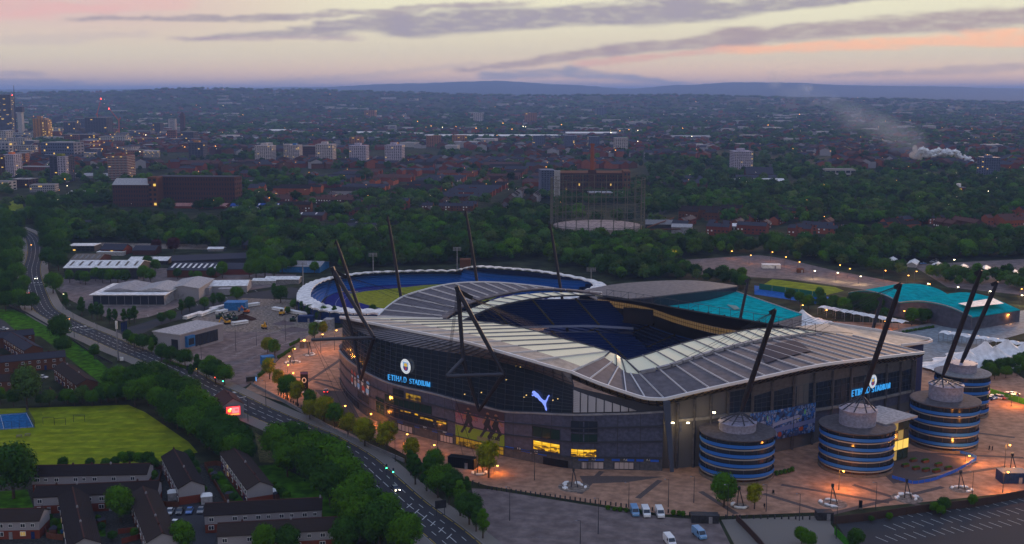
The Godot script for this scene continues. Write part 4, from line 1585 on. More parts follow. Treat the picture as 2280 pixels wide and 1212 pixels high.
func ramp_tower(c: Vector3, r: float, cyl: float, top: float, apex: Vector3, head: Vector3, which: String) -> void:
	var labels := {"corner": "round ramp tower with blue bands next to the corner column", "lobby": "round ramp tower with blue bands and a tall grey drum beside the glass lobby", "middle": "round ramp tower behind the paved terrace with blue fencing", "far": "round ramp tower with pale flat roof half behind another tower", "street": "round ramp tower peeping out behind the street-side wall"}
	var o := thing("spiral_ramp_tower", labels[which], "tower", c, 0, "round ramp towers along the stadium")
	var b := MB.new()
	b.lathe(Vector3.ZERO, [[r * 0.5, 0], [r * 0.5, top - 0.4]], 32)
	part("core", b, M.drum_concrete, o)
	b = MB.new()
	b.lathe(Vector3.ZERO, [[r, 0], [r, 0.9], [r - 0.5, 0.9]], 40)
	part("plinth", b, M.concrete_brown, o)
	var n := 4
	var step := (top - 2.0) / n
	for k in n:
		var y := 2.0 + step * k
		b = MB.new()
		# the bands climb slightly: they follow the ramp
		for i in 48:
			var q0 := TAU * i / 48
			var q1 := TAU * (i + 1) / 48
			var d0 := V(cos(q0), 0, sin(q0))
			var d1 := V(cos(q1), 0, sin(q1))
			var y0 := y + 0.45 * cos(q0 - 2.0)
			var y1 := y + 0.45 * cos(q1 - 2.0)
			b.trin(d0 * r + V(0, y0, 0), d0 * r + V(0, y0 + 1.05, 0), d1 * r + V(0, y1 + 1.05, 0), d0, d0, d1)
			b.trin(d0 * r + V(0, y0, 0), d1 * r + V(0, y1 + 1.05, 0), d1 * r + V(0, y1, 0), d0, d1, d1)
		part("blue_band", b, M.band_blue, o)
		b = MB.new()
		b.lathe(V(0, y, 0), [[r * 0.48, -0.35], [r * 0.985, -0.35], [r * 0.985, 0.0], [r * 0.48, 0.0]], 32)
		part("floor_slab", b, M.drum_concrete, o)
		b = MB.new()
		b.lathe(V(0, y, 0), [[r * 0.955, 0.02], [r * 0.955, step - 0.4]], 40)
		part("glazing", b, M.glass_dark, o)
	b = MB.new()
	for i in 16:
		var q := TAU * i / 16
		var d := V(cos(q), 0, sin(q)) * (r * 0.965)
		b.bar(d + V(0, 0.9, 0), d + V(0, top - 0.3, 0), 0.14, 0.14, Vector3.RIGHT)
	part("posts", b, M.steel_mid, o)
	b = MB.new()
	b.lathe(V(0, top - 0.5, 0), [[r * 1.01, 0], [r * 1.02, 0.35], [r * 0.98, 0.5], [0.0, 0.8]], 44)
	part("roof", b, mat("tower_roof", L(0.115, 0.10, 0.105), 0.75, "soft", 0.1) if which != "far" else M.concrete, o)
	var cr := r * 0.49
	b = MB.new()
	b.lathe(V(0, top, 0), [[cr, 0], [cr, cyl], [cr + 0.25, cyl], [cr + 0.25, cyl + 0.35], [0.0, cyl + 0.5]], 36)
	part("drum", b, mat("drum_clad", L(0.32, 0.30, 0.38), 0.5, "soft", 0.15), o)
	var ap := apex - c
	for i in 9:
		var q := TAU * i / 9
		b = MB.new()
		b.tube(V(cos(q) * (cr + 0.1), top + cyl + 0.3, sin(q) * (cr + 0.1)), ap, 0.22, 0.22, 6)
		part("strut", b, M.steel_mid, o)
	b = MB.new()
	for i in 18:
		var q0 := TAU * i / 18
		var q1 := TAU * (i + 1) / 18
		for f in [0.3, 0.6]:
			var h := lerpf(top + cyl + 0.3, ap.y, f)
			b.bar(V(cos(q0) * cr * (1 - f), h, sin(q0) * cr * (1 - f)) + V(ap.x, 0, ap.z) * f, V(cos(q1) * cr * (1 - f), h, sin(q1) * cr * (1 - f)) + V(ap.x, 0, ap.z) * f, 0.12, 0.12)
	part("cone_ring", b, M.steel_mid, o)
	mast(apex, head, 0.85 if which != "street" else 0.75, {"corner": "dark leaning mast rising from the corner ramp tower", "lobby": "dark leaning mast rising from the ramp tower beside the lobby", "middle": "tallest dark leaning mast, from the ramp tower behind the terrace", "far": "dark leaning mast from the pale roofed ramp tower", "street": "dark leaning mast by the street-side end of the roof"}[which], "leaning masts of the ramp towers")
	block(c, r + 4)

func mast(foot: Vector3, head: Vector3, r: float, label: String, group: String) -> void:
	var o := thing("stadium_mast", label, "mast", foot, 0, group)
	var d := head - foot
	var b := MB.new()
	b.tube(Vector3.ZERO, d * 0.12, r * 0.45, r, 12)
	b.tube(d * 0.12, d * 0.86, r, r * 0.95, 12)
	b.tube(d * 0.86, d, r * 0.95, r * 0.5, 12, true)
	part("spar", b, mat("mast_paint", L(0.02, 0.017, 0.02), 0.5), o)
	b = MB.new()
	var s := V(-0.53, 0, -0.85)
	b.bar(d * 0.985, d * 0.985 + s * 2.2 + V(0, -1.2, 0), 0.25, 0.7)
	b.tri(d * 1.0 + V(0, 0.6, 0), d * 0.93, d * 0.97 + s * 2.6)
	part("head_plate", b, M.steel_dark, o)

func frame_mast(apex: Vector3, j1: Vector3, j2: Vector3, tip: Vector3, foot: Vector3, ring: PackedVector3Array, first: int, label: String) -> void:
	var o := thing("frame_mast", label, "mast", foot)
	var m := mat("mast_paint", L(0.02, 0.017, 0.02), 0.5)
	for q in [["leg", apex, j1, 0.8, 0.65], ["leg", apex, j2, 0.8, 0.65], ["lower_leg", j1, foot, 0.8, 0.55], ["lower_leg", j2, foot, 0.8, 0.55], ["outrigger", j1, tip, 0.6, 0.6], ["outrigger", j2, tip, 0.6, 0.6]]:
		var b := MB.new()
		b.tube(q[1], q[2], q[3], q[4], 12, true)
		wpart(q[0], b, M.steel_mid if q[0] == "outrigger" else m, o)
	var hb := MB.new()
	hb.bar(apex + V(-0.6, 1.6, 0), apex + V(0.6, -1.6, 0), 2.2, 1.4, Vector3.RIGHT)
	hb.bar(apex, apex + V(4.5, -3.0, -3.0), 0.6, 1.4)
	wpart("head_plate", hb, M.steel_dark, o)
	for k in 4:
		var b := MB.new()
		b.tube(apex + V(0.3 * k - 0.5, 0, 0), tip + V(0.25 * k - 0.4, 0, 0), 0.06, 0.06, 4)
		wpart("cable", b, M.steel_dark, o)
	var g := resample(smooth_line(ring), 13)
	for k in range(first, 12, 2 if first == 0 else 1):
		var b := MB.new()
		b.tube(apex + V(3.5, -2.4, -2.4), g[k], 0.05, 0.05, 4)
		wpart("cable", b, M.steel_dark, o)
	var gnd := tip + (foot - tip) * 0.2
	for k in 2:
		var b := MB.new()
		b.tube(tip + V(0.4 * k, 0, 0), V(foot.x + (k - 0.3) * 4.0 - 4.0, 0.2, foot.z + 1.6 + k), 0.07, 0.07, 4)
		wpart("cable", b, M.steel_dark, o)

# ---------------------------------------------------------------- streets, squares and fields
const ROADLINE := [[1040, 1230], [983, 1181], [909, 1125], [849, 1070], [793, 1021], [720, 978], [667, 955], [567, 912], [508, 883], [455, 858], [408, 831], [334, 797], [278, 775], [223, 751], [165, 727], [118, 703], [96, 686], [84, 660], [74, 628], [70, 600], [76, 575], [78, 552], [72, 532], [58, 519], [30, 508]]
var road: PackedVector3Array

func dashes(b: MB, pts: PackedVector3Array, on: float, off: float, w: float, y: float) -> void:
	var s := 0.0
	for i in pts.size() - 1:
		var a := pts[i]
		var c := pts[i + 1]
		var l := a.distance_to(c)
		var d := (c - a) / maxf(l, 0.001)
		var t := 0.0
		while t < l:
			var ph := fmod(s + t, on + off)
			var stp := minf(l - t, (on - ph) if ph < on else (on + off - ph)) + 0.001
			if ph < on:
				var p := a + d * t
				var q := a + d * minf(t + stp, l)
				var n := V(-d.z, 0, d.x) * w * 0.5
				p.y = y
				q.y = y
				b.quad(p - n, q - n, q + n, p + n)
			t += stp
		s += l

func make_ground() -> void:
	road = resample(smooth_line(gpts(ROADLINE), 10), 160)
	var b := MB.new()
	strip(b, offset_line(road, -5.9), offset_line(road, 5.9), 0.03)
	setting("road", b, M.asphalt)
	for s in [-1.0, 1.0]:
		b = MB.new()
		kerbed(b, offset_line(road, s * 5.9), offset_line(road, s * 6.2), 0.17)
		setting("kerb", b, M.kerb)
		b = MB.new()
		kerbed(b, offset_line(road, s * 6.2), offset_line(road, s * (10.5 if s > 0 else 11.2)), 0.16)
		setting("pavement", b, M.pavement)
		b = MB.new()
		dashes(b, offset_line(road, s * 5.4), 6.0, 1.0, 0.22, 0.045)
		setting("road_marking", b, M.yellow_paint)
		b = MB.new()
		dashes(b, offset_line(road, s * 2.9), 3.0, 4.0, 0.2, 0.045)
		setting("road_marking", b, M.white_paint)
	b = MB.new()
	dashes(b, offset_line(road, 0.0), 5.0, 2.0, 0.22, 0.045)
	setting("road_marking", b, M.white_paint)
	# hatching, stop lines and a zebra crossing
	b = MB.new()
	for i in 6:
		var k := 2 + i
		var p := road[k]
		var d := (road[k + 1] - road[k]).normalized()
		var n := V(-d.z, 0, d.x)
		b.bar(p - n * 1.3 + V(0, 0.04, 0), p + n * 1.3 + d * 2.4 + V(0, 0.04, 0), 0.3, 0.02)
	for k in [34, 66, 96]:
		var p := road[k]
		var d := (road[k + 1] - road[k]).normalized()
		var n := V(-d.z, 0, d.x)
		b.bar(p + n * 0.3 + V(0, 0.04, 0), p + n * 5.4 + V(0, 0.04, 0), 0.5, 0.02)
		for q in 5:
			b.bar(p + n * (q - 2.0) * 2.0 + d * 9.0 + V(0, 0.04, 0), p + n * ((q - 2.0) * 2.0 + 1.0) + d * 9.0 + V(0, 0.04, 0), 2.2, 0.02)
	setting("road_marking", b, M.white_paint)
	for p in road:
		block(p, 11.0)

	area("side_road", [[225, 752], [262, 736], [330, 716], [400, 692], [470, 668], [560, 652], [650, 640], [700, 650], [690, 662], [560, 668], [470, 690], [400, 712], [350, 726], [316, 744], [290, 760], [250, 760]], 0.02, M.asphalt)
	area("forecourt", [[120, 640], [160, 600], [250, 592], [660, 612], [650, 632], [560, 646], [470, 660], [330, 706], [270, 716], [215, 700], [150, 665]], 0.012, M.old_asphalt)
	area("car_park", [[330, 790], [350, 752], [500, 700], [560, 712], [745, 722], [745, 752], [640, 780], [590, 830], [545, 862], [500, 868], [420, 828]], 0.012, M.old_asphalt)
	area("building_site", [[425, 712], [470, 690], [540, 664], [650, 668], [740, 702], [745, 735], [690, 742], [500, 738]], 0.024, M.sand)
	area("plaza", [[545, 868], [600, 822], [640, 782], [690, 744], [760, 730], [900, 728], [1050, 700], [1250, 668], [1700, 712], [2000, 720], [2120, 730], [2200, 790], [2290, 850], [2330, 1090], [2120, 1112], [1850, 1140], [1600, 1150], [1480, 1146], [1300, 1118], [1085, 1082], [1000, 1058], [900, 1012], [820, 968], [740, 928], [640, 900]], 0.014, M.plaza)
	area("walkway", [[1960, 742], [2060, 722], [2290, 690], [2290, 740], [2180, 770], [2200, 800], [2080, 830], [2040, 800]], 0.03, mat("pale_paving", L(0.24, 0.27, 0.29), 0.7, "soft", 0.05))
	area("car_park", [[1050, 1088], [1088, 1090], [1300, 1124], [1480, 1152], [1600, 1160], [1640, 1240], [1010, 1240], [1070, 1170]], 0.02, M.old_asphalt)
	area("footpath", [[1606, 1158], [1850, 1148], [1850, 1168], [1910, 1240], [1650, 1240]], 0.022, M.pavement)
	area("car_park", [[1862, 1166], [2120, 1132], [2340, 1100], [2340, 1250], [1920, 1250]], 0.02, M.asphalt)
	area("lawn", [[-80, 965], [-40, 912], [150, 906], [285, 902], [322, 918], [372, 952], [420, 985], [440, 1008], [330, 1034], [200, 1042], [100, 1040], [0, 1030], [-80, 1010]], 0.012, M.grass)
	mat("grass_cut", L(0.235, 0.27, 0.012), 0.95, "soft", 0.03)
	for i in 9:
		var y0 := 916.0 + i * 13.0
		var x1 := 300.0 + (y0 - 916.0) * 1.25
		area("lawn", [[-60 if y0 > 960 else 92, y0 + 2], [minf(x1, 420), y0 - 4], [minf(x1 + 8, 425), y0 + 2], [-60 if y0 > 960 else 94, y0 + 8]], 0.02, M.grass_cut)
	area("sports_court", [[-60, 928], [60, 919], [76, 952], [-60, 962]], 0.03, mat("court_blue", L(0.02, 0.13, 0.32), 0.8, "soft", 0.1))
	area("verge", [[-40, 688], [30, 690], [100, 720], [180, 770], [250, 830], [262, 860], [235, 862], [180, 820], [130, 780], [90, 750], [0, 740], [-40, 735]], 0.012, M.lush_grass)
	area("verge", [[566, 962], [604, 986], [610, 1032], [578, 1030]], 0.012, M.dry_grass)
	area("verge", [[560, 1040], [610, 1034], [700, 1075], [760, 1140], [800, 1240], [700, 1240], [660, 1160], [610, 1100]], 0.012, M.lush_grass)
	area("verge", [[-60, 1100], [60, 1090], [80, 1150], [-60, 1160]], 0.012, M.lush_grass)
	area("verge", [[-60, 1240], [-60, 1030], [100, 1045], [320, 1040], [560, 1030], [600, 1100], [660, 1180], [690, 1240]], 0.006, mat("yard", L(0.075, 0.07, 0.06), 0.95, "patch", 0.1))
	area("lane", [[360, 1140], [400, 1118], [500, 1120], [470, 1240], [400, 1240]], 0.016, M.asphalt)
	area("lane", [[-20, 700], [10, 715], [40, 742], [100, 790], [150, 830], [235, 868], [215, 880], [150, 850], [80, 800], [20, 760], [-20, 740]], 0.016, M.asphalt)
	area("car_park", [[1480, 582], [1690, 568], [1740, 575], [1860, 603], [2070, 642], [1990, 655], [1760, 622], [1560, 612]], 0.03, M.old_asphalt)
	area("car_park", [[2030, 590], [2300, 576], [2300, 660], [2110, 640]], 0.03, M.old_asphalt)
	area("sports_pitch", [[1720, 622], [1860, 640], [1880, 648], [1830, 660], [1690, 640]], 0.045, M.grass)
	area("sports_pitch", [[1680, 636], [1860, 664], [1840, 680], [1680, 656]], 0.06, mat("pitch_blue", L(0.02, 0.12, 0.40), 0.8, "soft", 0.05))
	area("lawn", [[-60, 452], [45, 444], [52, 462], [40, 474], [-60, 470]], 0.03, M.grass)
	area("lawn", [[455, 566], [560, 566], [560, 580], [455, 576]], 0.03, M.dry_grass)
	area("waste_ground", [[220, 540], [460, 545], [470, 556], [230, 552]], 0.03, M.sand)
	area("lawn", [[560, 410], [640, 404], [650, 416], [580, 420]], 0.04, M.grass)
	area("road", [[1440, 480], [1500, 445], [1512, 447], [1470, 482], [1450, 500]], 0.04, M.asphalt)
	# paving bands on the square
	for q in [[[1850, 1145], [2100, 1085]], [[1700, 1100], [1850, 1145]], [[1560, 1095], [1640, 1145]], [[1900, 1080], [2060, 1130]], [[2000, 1075], [2240, 1040]], [[1290, 1100], [1340, 1050]], [[1420, 1110], [1470, 1070]], [[640, 880], [760, 800]], [[700, 850], [760, 870]], [[660, 840], [740, 850]], [[2060, 1010], [2280, 1020]], [[2140, 960], [2260, 975]], [[1740, 1080], [1980, 1120]]]:
		b = MB.new()
		var p := G(q[0][0], q[0][1])
		var r := G(q[1][0], q[1][1])
		var d := (r - p).normalized()
		var n := V(-d.z, 0, d.x) * 0.9
		p.y = 0.022
		r.y = 0.022
		b.quad(p - n, r - n, r + n, p + n)
		setting("paving_band", b, M.plaza_dark)
	area("paving_field", [[1930, 1022], [2040, 1005], [2180, 1030], [2060, 1062], [1990, 1078]], 0.03, M.plaza_dark)
	area("paving_field", [[1290, 1060], [1480, 1062], [1400, 1074], [1300, 1078]], 0.02, M.plaza_dark)
	area("paving_field", [[700, 868], [770, 872], [800, 930], [770, 935]], 0.02, M.plaza_dark)
	# parking bay lines
	b = MB.new()
	for i in 17:
		for j in 3:
			var p := G(1950 + i * 21 + j * 18, 1196 - i * 2.7 - j * 26)
			p.y = 0.03
			var d := V(0.52, 0, 0.85)
			var n := V(0.85, 0, -0.52) * 0.09
			b.quad(p - n, p + d * 4.2 - n, p + d * 4.2 + n, p + n)
	setting("bay_marking", b, M.white_paint)
	b = MB.new()
	for j in 5:
		for i in 26:
			var t := i / 25.0
			var p := G(lerpf(590, 740, t) - j * 24, lerpf(838 - j * 8, 758 + j * 0.0, pow(t, 0.8)) - j * 7.0)
			p.y = 0.026
			b.quad(p, p + V(1.6, 0, -0.9), p + V(1.7, 0, -0.7), p + V(0.1, 0, 0.2))
	setting("bay_marking", b, M.white_paint)
	b = MB.new()
	for i in 12:
		for j in 2:
			var p := G(330 + i * 22, 705 - i * 5.0 - j * 22)
			p.y = 0.026
			b.quad(p, p + V(-2.4, 0, -5.0), p + V(-2.2, 0, -5.0), p + V(0.2, 0, 0))
	setting("bay_marking", b, M.white_paint)
	b = MB.new()
	for j in 4:
		var p := G(1110, 1130 + j * 22)
		var q := G(1500, 1170 + j * 12)
		p.y = 0.035
		q.y = 0.035
		var n := V(0, 0, 0.12)
		b.quad(p - n, q - n, q + n, p + n)
	setting("bay_marking", b, mat("worn_paint", L(0.22, 0.20, 0.19), 0.9, "patch", 0.2))
	# lines on the blue court
	b = MB.new()
	for q in [[[-60, 930], [58, 921]], [[58, 921], [73, 951]], [[73, 951], [-60, 960]], [[0, 925], [8, 956]]]:
		b.bar(G(q[0][0], q[0][1]) + V(0, 0.04, 0), G(q[1][0], q[1][1]) + V(0, 0.04, 0), 0.15, 0.02)
	setting("court_marking", b, M.white_paint)

# ---------------------------------------------------------------- the athletics arena
func make_arena() -> void:
	var rim := [[656, 656], [668, 676], [700, 700], [770, 706], [860, 712], [960, 705], [1100, 690], [1240, 665], [1330, 645], [1349, 634], [1310, 618], [1200, 602], [1100, 594], [1062, 592]]
	var wall := line3([[660, 668, 6], [662, 652, 6.5], [680, 634, 7], [722, 620, 7], [800, 608, 7], [880, 604, 7], [960, 602, 7], [1013, 602, 7], [1062, 593, 12], [1130, 597, 13], [1200, 603, 13], [1260, 612, 12], [1310, 622, 10], [1348, 633, 8], [1340, 648, 7], [1250, 672, 6], [1120, 690, 6], [980, 700, 6], [860, 699, 6], [770, 697, 6], [700, 688, 6]])
	var cen := Vector3.ZERO
	for p in wall:
		cen += p / wall.size()
	cen.y = 0
	var o := thing("athletics_arena", "oval athletics arena with white scalloped canopy ring and blue track", "arena", cen)
	var ring := wall.duplicate()
	ring.append(wall[0])
	var sm := resample(smooth_line(ring, 6), 73)
	for i in 72:
		var b := MB.new()
		var p := sm[i]
		var q := sm[i + 1]
		var ip := p.lerp(cen + V(0, p.y, 0), 0.0) + (cen - V(p.x, 0, p.z)).normalized() * 8.0 + V(0, 0.8, 0)
		var iq := q + (cen - V(q.x, 0, q.z)).normalized() * 8.0 + V(0, 0.8, 0)
		# each bay of the canopy bulges between its arches
		var prev_o := p
		var prev_i := ip
		for k in range(1, 7):
			var t := k / 6.0
			var lift := V(0, 0.6 * sin(PI * t), 0)
			var co := p.lerp(q, t) + lift
			var ci := ip.lerp(iq, t) + lift
			b.quad(prev_o, prev_i, ci, co)
			b.quad(prev_o, co, co + V(0, -0.9, 0), prev_o + V(0, -0.9, 0))
			b.quad(prev_i, prev_i + V(0, -0.6, 0), ci + V(0, -0.6, 0), ci)
			prev_o = co
			prev_i = ci
		wpart("canopy_bay", b, M.membrane, o)
		b = MB.new()
		b.tube(V(p.x, 0, p.z), p, 0.25, 0.25, 6)
		wpart("post", b, M.steel_mid, o)
	var wl := MB.new()
	var sb := MB.new()
	for i in 72:
		var p := sm[i]
		var q := sm[i + 1]
		var dp := (cen - V(p.x, 0, p.z)).normalized()
		var dq := (cen - V(q.x, 0, q.z)).normalized()
		wl.quad(V(p.x, p.y - 1.2, p.z) + dp * 0.6, V(q.x, q.y - 1.2, q.z) + dq * 0.6, V(q.x, 0, q.z) + dq * 0.6, V(p.x, 0, p.z) + dp * 0.6)
		var rows := 6
		var hi := 4.8 if p.y < 9 else 9.0
		var dep := 13.0 if p.y < 9 else 22.0
		for r in rows:
			var y0 := hi * (1.0 - float(r) / rows)
			var a := dp * lerpf(1.0, dep, float(r) / rows)
			var c := dp * lerpf(1.0, dep, float(r + 1) / rows)
			var a2 := dq * lerpf(1.0, dep, float(r) / rows)
			var c2 := dq * lerpf(1.0, dep, float(r + 1) / rows)
			var P := V(p.x, y0, p.z)
			var Q := V(q.x, y0, q.z)
			sb.quad(P + a, Q + a2, Q + c2, P + c)
			sb.quad(P + c, Q + c2, Q + c2 - V(0, hi / rows, 0), P + c - V(0, hi / rows, 0))
	wpart("outer_wall", wl, M.navy, o)
	wpart("seating", sb, mat("arena_seats", L(0.012, 0.10, 0.36), 0.6, "grain", 0.2), o)
	var inner := PackedVector3Array()
	for i in 72:
		inner.append(sm[i] + (cen - V(sm[i].x, 0, sm[i].z)).normalized() * 14.0)
	for i in 72:
		inner[i].y = 0.25
	var tb := MB.new()
	tb.poly(inner)
	wpart("track", tb, mat("track", L(0.012, 0.02, 0.16), 0.75, "soft", 0.06), o)
	tb = MB.new()
	var field := PackedVector3Array()
	for p in [[775, 655], [812, 649], [900, 640], [960, 634], [1040, 634], [1120, 645], [1090, 668], [960, 690], [860, 688], [800, 674], [775, 664]]:
		var g := G(p[0], p[1], 0.3)
		field.append(g)
	field = resample(smooth_line(field), 40)
	tb.poly(field)
	wpart("infield", tb, M.pitch_grass, o)
	tb = MB.new()
	for k in [0.3, 0.6]:
		for i in 72:
			var a := inner[i].lerp(cen, 0.05 + k * 0.2)
			var c := inner[(i + 1) % 72].lerp(cen, 0.05 + k * 0.2)
			a.y = 0.3
			c.y = 0.3
			tb.bar(a, c, 0.25, 0.03)
	wpart("track_line", tb, mat("track_line_paint", L(0.16, 0.18, 0.30), 0.8), o)
	for q in [[1053, 637, 1062, 592, 1.2], [1013, 602, 1030, 620, 1.0]]:
		pass
	var st := MB.new()
	st.box(G(1036, 606, 0) + V(0, 0, 0), V(7, 9, 6))
	wpart("stair_block", st, M.brick_brown, o)
	var sp := MB.new()
	for q in [[760, 650], [967, 626]]:
		var p := G(q[0], q[1], 0.28)
		sp.quad(p + V(-8, 0, -2), p + V(10, 0, -3), p + V(10, 0, 1), p + V(-8, 0, 2))
	wpart("sand_pit", sp, M.sand, o)
	for q in [[831, 610, 565], [1018, 601, 552], [1145, 640, 612], [1316, 640, 598], [675, 638, 584]]:
		flood_mast(q[0], q[1], q[2])

func flood_mast(px: float, pb: float, pt: float) -> void:
	var p := G(px, pb)
	var h := Z(px, pt, p.z).y
	var o := thing("floodlight_mast", "thin grey floodlight mast with an unlit lamp rack at the athletics arena", "mast", p, 0, "floodlight masts around the athletics arena")
	var b := MB.new()
	b.tube(Vector3.ZERO, V(0, h, 0), 0.45, 0.2, 8)
	part("pole", b, M.metal_grey, o)
	b = MB.new()
	for j in 3:
		b.bar(V(-2.6, h - j * 0.9, 0), V(2.6, h - j * 0.9, 0), 0.15, 0.15)
	for i in 6:
		for j in 3:
			b.box(V(-2.5 + i, h - j * 0.9, 0.2), V(0.6, 0.5, 0.3))
	part("lamp_rack", b, M.metal_grey, o)

# ---------------------------------------------------------------- lamps
func lamp_light(p: Vector3, c: Color, e: float, size := 0.3) -> void:
	var l := OmniLight3D.new()
	l.name = "lamp_glow"
	l.light_color = c
	l.light_energy = e
	l.light_size = size
	l.omni_range = 90.0
	l.omni_attenuation = 2.0
	l.shadow_enabled = true
	add_child(l, true)
	l.position = p

# head and foot are given by pixels; the foot stands on the ground
func street_lamp(px: float, ph: float, pf: float, lit: String, label: String, group: String, e := 0.0, side := 1.0, bulb := 0.35) -> void:
	var p := G(px, pf)
	var h := Z(px, ph, p.z).y
	var o := thing("street_lamp", label, "street lamp", p, 0, group)
	var b := MB.new()
	b.tube(Vector3.ZERO, V(0, h * 0.35, 0), 0.13, 0.11, 6)
	b.tube(V(0, h * 0.35, 0), V(0, h, 0), 0.09, 0.06, 6)
	part("pole", b, M.metal_dark if lit == "" else M.steel_mid, o)
	b = MB.new()
	b.tube(V(0, h, 0), V(0.9 * side, h + 0.15, 0.2), 0.06, 0.05, 6)
	part("arm", b, M.steel_mid, o)
	b = MB.new()
	b.lathe(V(1.1 * side, h - 0.05, 0.25), [[0.05, 0.3], [bulb, 0.22], [bulb * 1.05, 0.1], [0.1, 0.34]], 8)
	part("lamp_head", b, M.metal_grey, o)
	if lit != "":
		b = MB.new()
		b.lathe(V(1.1 * side, h - 0.2, 0.25), [[0.0, -0.2], [bulb * 0.8, -0.05], [bulb, 0.15], [bulb * 0.7, 0.3], [0.0, 0.36]], 8)
		part("lit_lamp", b, M[lit], o)
		if e > 0:
			lamp_light(p + V(1.1 * side, h - 0.75, 0.25), Color(1.0, 0.62, 0.24) if lit == "lamp_sodium" else Color(1.0, 0.9, 0.68), e, 0.3)

func make_lamps() -> void:
	var sq := "lit lamps on the paved square"
	for q in [[1440, 985, 1040], [1868, 1048, 1092], [1588, 985, 1035], [2237, 990, 1046], [2233, 1050, 1098], [2150, 1014, 1030], [2187, 836, 880], [2252, 876, 905]]:
		street_lamp(q[0], q[1], q[2], "lamp_sodium", "lit amber lamp on a tall thin pole in front of the ramp towers", sq, 85.0)
	for q in [[652, 776, 812], [640, 793, 830], [637, 812, 848], [648, 830, 866], [763, 903, 945], [820, 921, 948], [714, 744, 785], [745, 735, 780], [643, 858, 880]]:
		street_lamp(q[0], q[1], q[2], "lamp_sodium", "lit amber lamp on the square beside the street-side wall", sq, 40.0)
	for q in [[1060, 1022, 1046], [900, 966, 990], [960, 990, 1012], [1100, 1036, 1055]]:
		street_lamp(q[0], q[1], q[2], "lamp_sodium", "low amber lamp by the turnstiles under the street-side wall", sq, 20.0)
	# far lamps to the right
	for q in [[1424, 567, 585], [1494, 559, 577], [1536, 552, 572], [1626, 559, 577], [1668, 568, 588], [1716, 561, 582], [1746, 572, 594], [1776, 583, 604], [1866, 590, 612], [1888, 598, 620], [1967, 602, 625], [2018, 613, 634], [1924, 679, 700], [1835, 690, 712], [1782, 679, 702], [2008, 692, 715], [2065, 632, 655], [2036, 604, 625], [2270, 643, 660], [1966, 715, 735], [2240, 700, 722]]:
		street_lamp(q[0], q[1], q[2], "lamp_sodium", "small lit amber lamp among the car parks behind the stadium", "lit lamps behind the stadium", 26.0, 1.0, 0.45)
	for q in [[2120, 578, 606], [1861, 607, 628], [2062, 631, 654], [2128, 639, 662], [2200, 648, 672], [2270, 657, 682], [1912, 615, 634], [1810, 603, 622]]:
		street_lamp(q[0], q[1], q[2], "lamp_white", "bright white lamp on a pole among the car parks behind the stadium", "white lamps behind the stadium", 60.0, 1.0, 0.6)
	# unlit columns along the street and the car parks
	for q in [[165, 680, 752], [219, 720, 790], [264, 712, 805], [325, 785, 812], [400, 818, 838], [404, 828, 860], [448, 770, 800], [552, 888, 940], [490, 860, 895], [592, 848, 905], [655, 935, 962], [774, 925, 970], [880, 980, 1030], [975, 945, 1050], [525, 720, 782], [571, 730, 770], [600, 745, 780], [636, 700, 760], [1135, 1085, 1160], [1332, 1110, 1190], [1292, 1160, 1215], [1190, 1010, 1070], [1400, 1075, 1130], [1488, 1068, 1130], [1545, 1062, 1120], [1620, 1080, 1155], [1780, 1100, 1160], [1862, 1130, 1200], [2164, 1050, 1120], [1706, 1080, 1140], [1950, 1075, 1135]]:
		street_lamp(q[0], q[1], q[2], "", "unlit slim dark lamp column beside the road and car parks", "unlit lamp columns", 0.0, -1.0, 0.25)
	street_lamp(140, 654, 690, "lamp_white", "bright white street lamp beside the bend of the road", "", 60.0, 1.0, 0.5)
	street_lamp(207, 688, 712, "lamp_white", "yellowish lit lamp among the dark clipped trees", "", 20.0, 1.0, 0.4)
	street_lamp(67, 545, 562, "lamp_sodium", "small amber lamp on the pavement at the far bend", "", 10.0, 1.0, 0.35)
	# lone lights far away in the city
	var n := 0
	for q in [[312, 352], [228, 346], [262, 343], [325, 315], [351, 322], [145, 413], [150, 428], [412, 342], [480, 340], [1174, 472], [907, 517], [417, 440], [386, 435], [372, 434], [336, 442], [497, 250], [541, 270], [1520, 300], [1360, 310], [1380, 306], [1400, 303], [1420, 305], [1780, 269], [1710, 293], [1540, 318], [1640, 389], [1835, 498], [2014, 522], [2176, 520], [1906, 520], [2200, 440], [735, 362], [600, 455], [1243, 446], [1213, 428], [1215, 410], [1216, 396], [1216, 386], [1370, 349], [1420, 329], [1250, 292], [930, 285], [1165, 296], [57, 242], [100, 244], [146, 243], [1060, 300], [1015, 296], [1170, 297], [1120, 289], [960, 295], [985, 298], [1085, 300], [1140, 302]]:
		var p := G(q[0], q[1] + 4)
		var sc: float = -p.z / 1100.0
		var o := thing("far_lamp", "tiny warm light on a mast far off among the streets", "street lamp", p, 0, "far lights of the city")
		var b := MB.new()
		b.tube(Vector3.ZERO, V(0, 8 * maxf(1.0, sc), 0), 0.15, 0.1, 4)
		part("pole", b, M.metal_dark, o)
		b = MB.new()
		b.lathe(V(0, 8 * maxf(1.0, sc), 0), [[0, -0.3 * sc], [0.34 * sc, 0], [0, 0.3 * sc]], 6)
		part("lit_lamp", b, M.lamp_sodium if n % 3 else M.lamp_white, o)
		n += 1

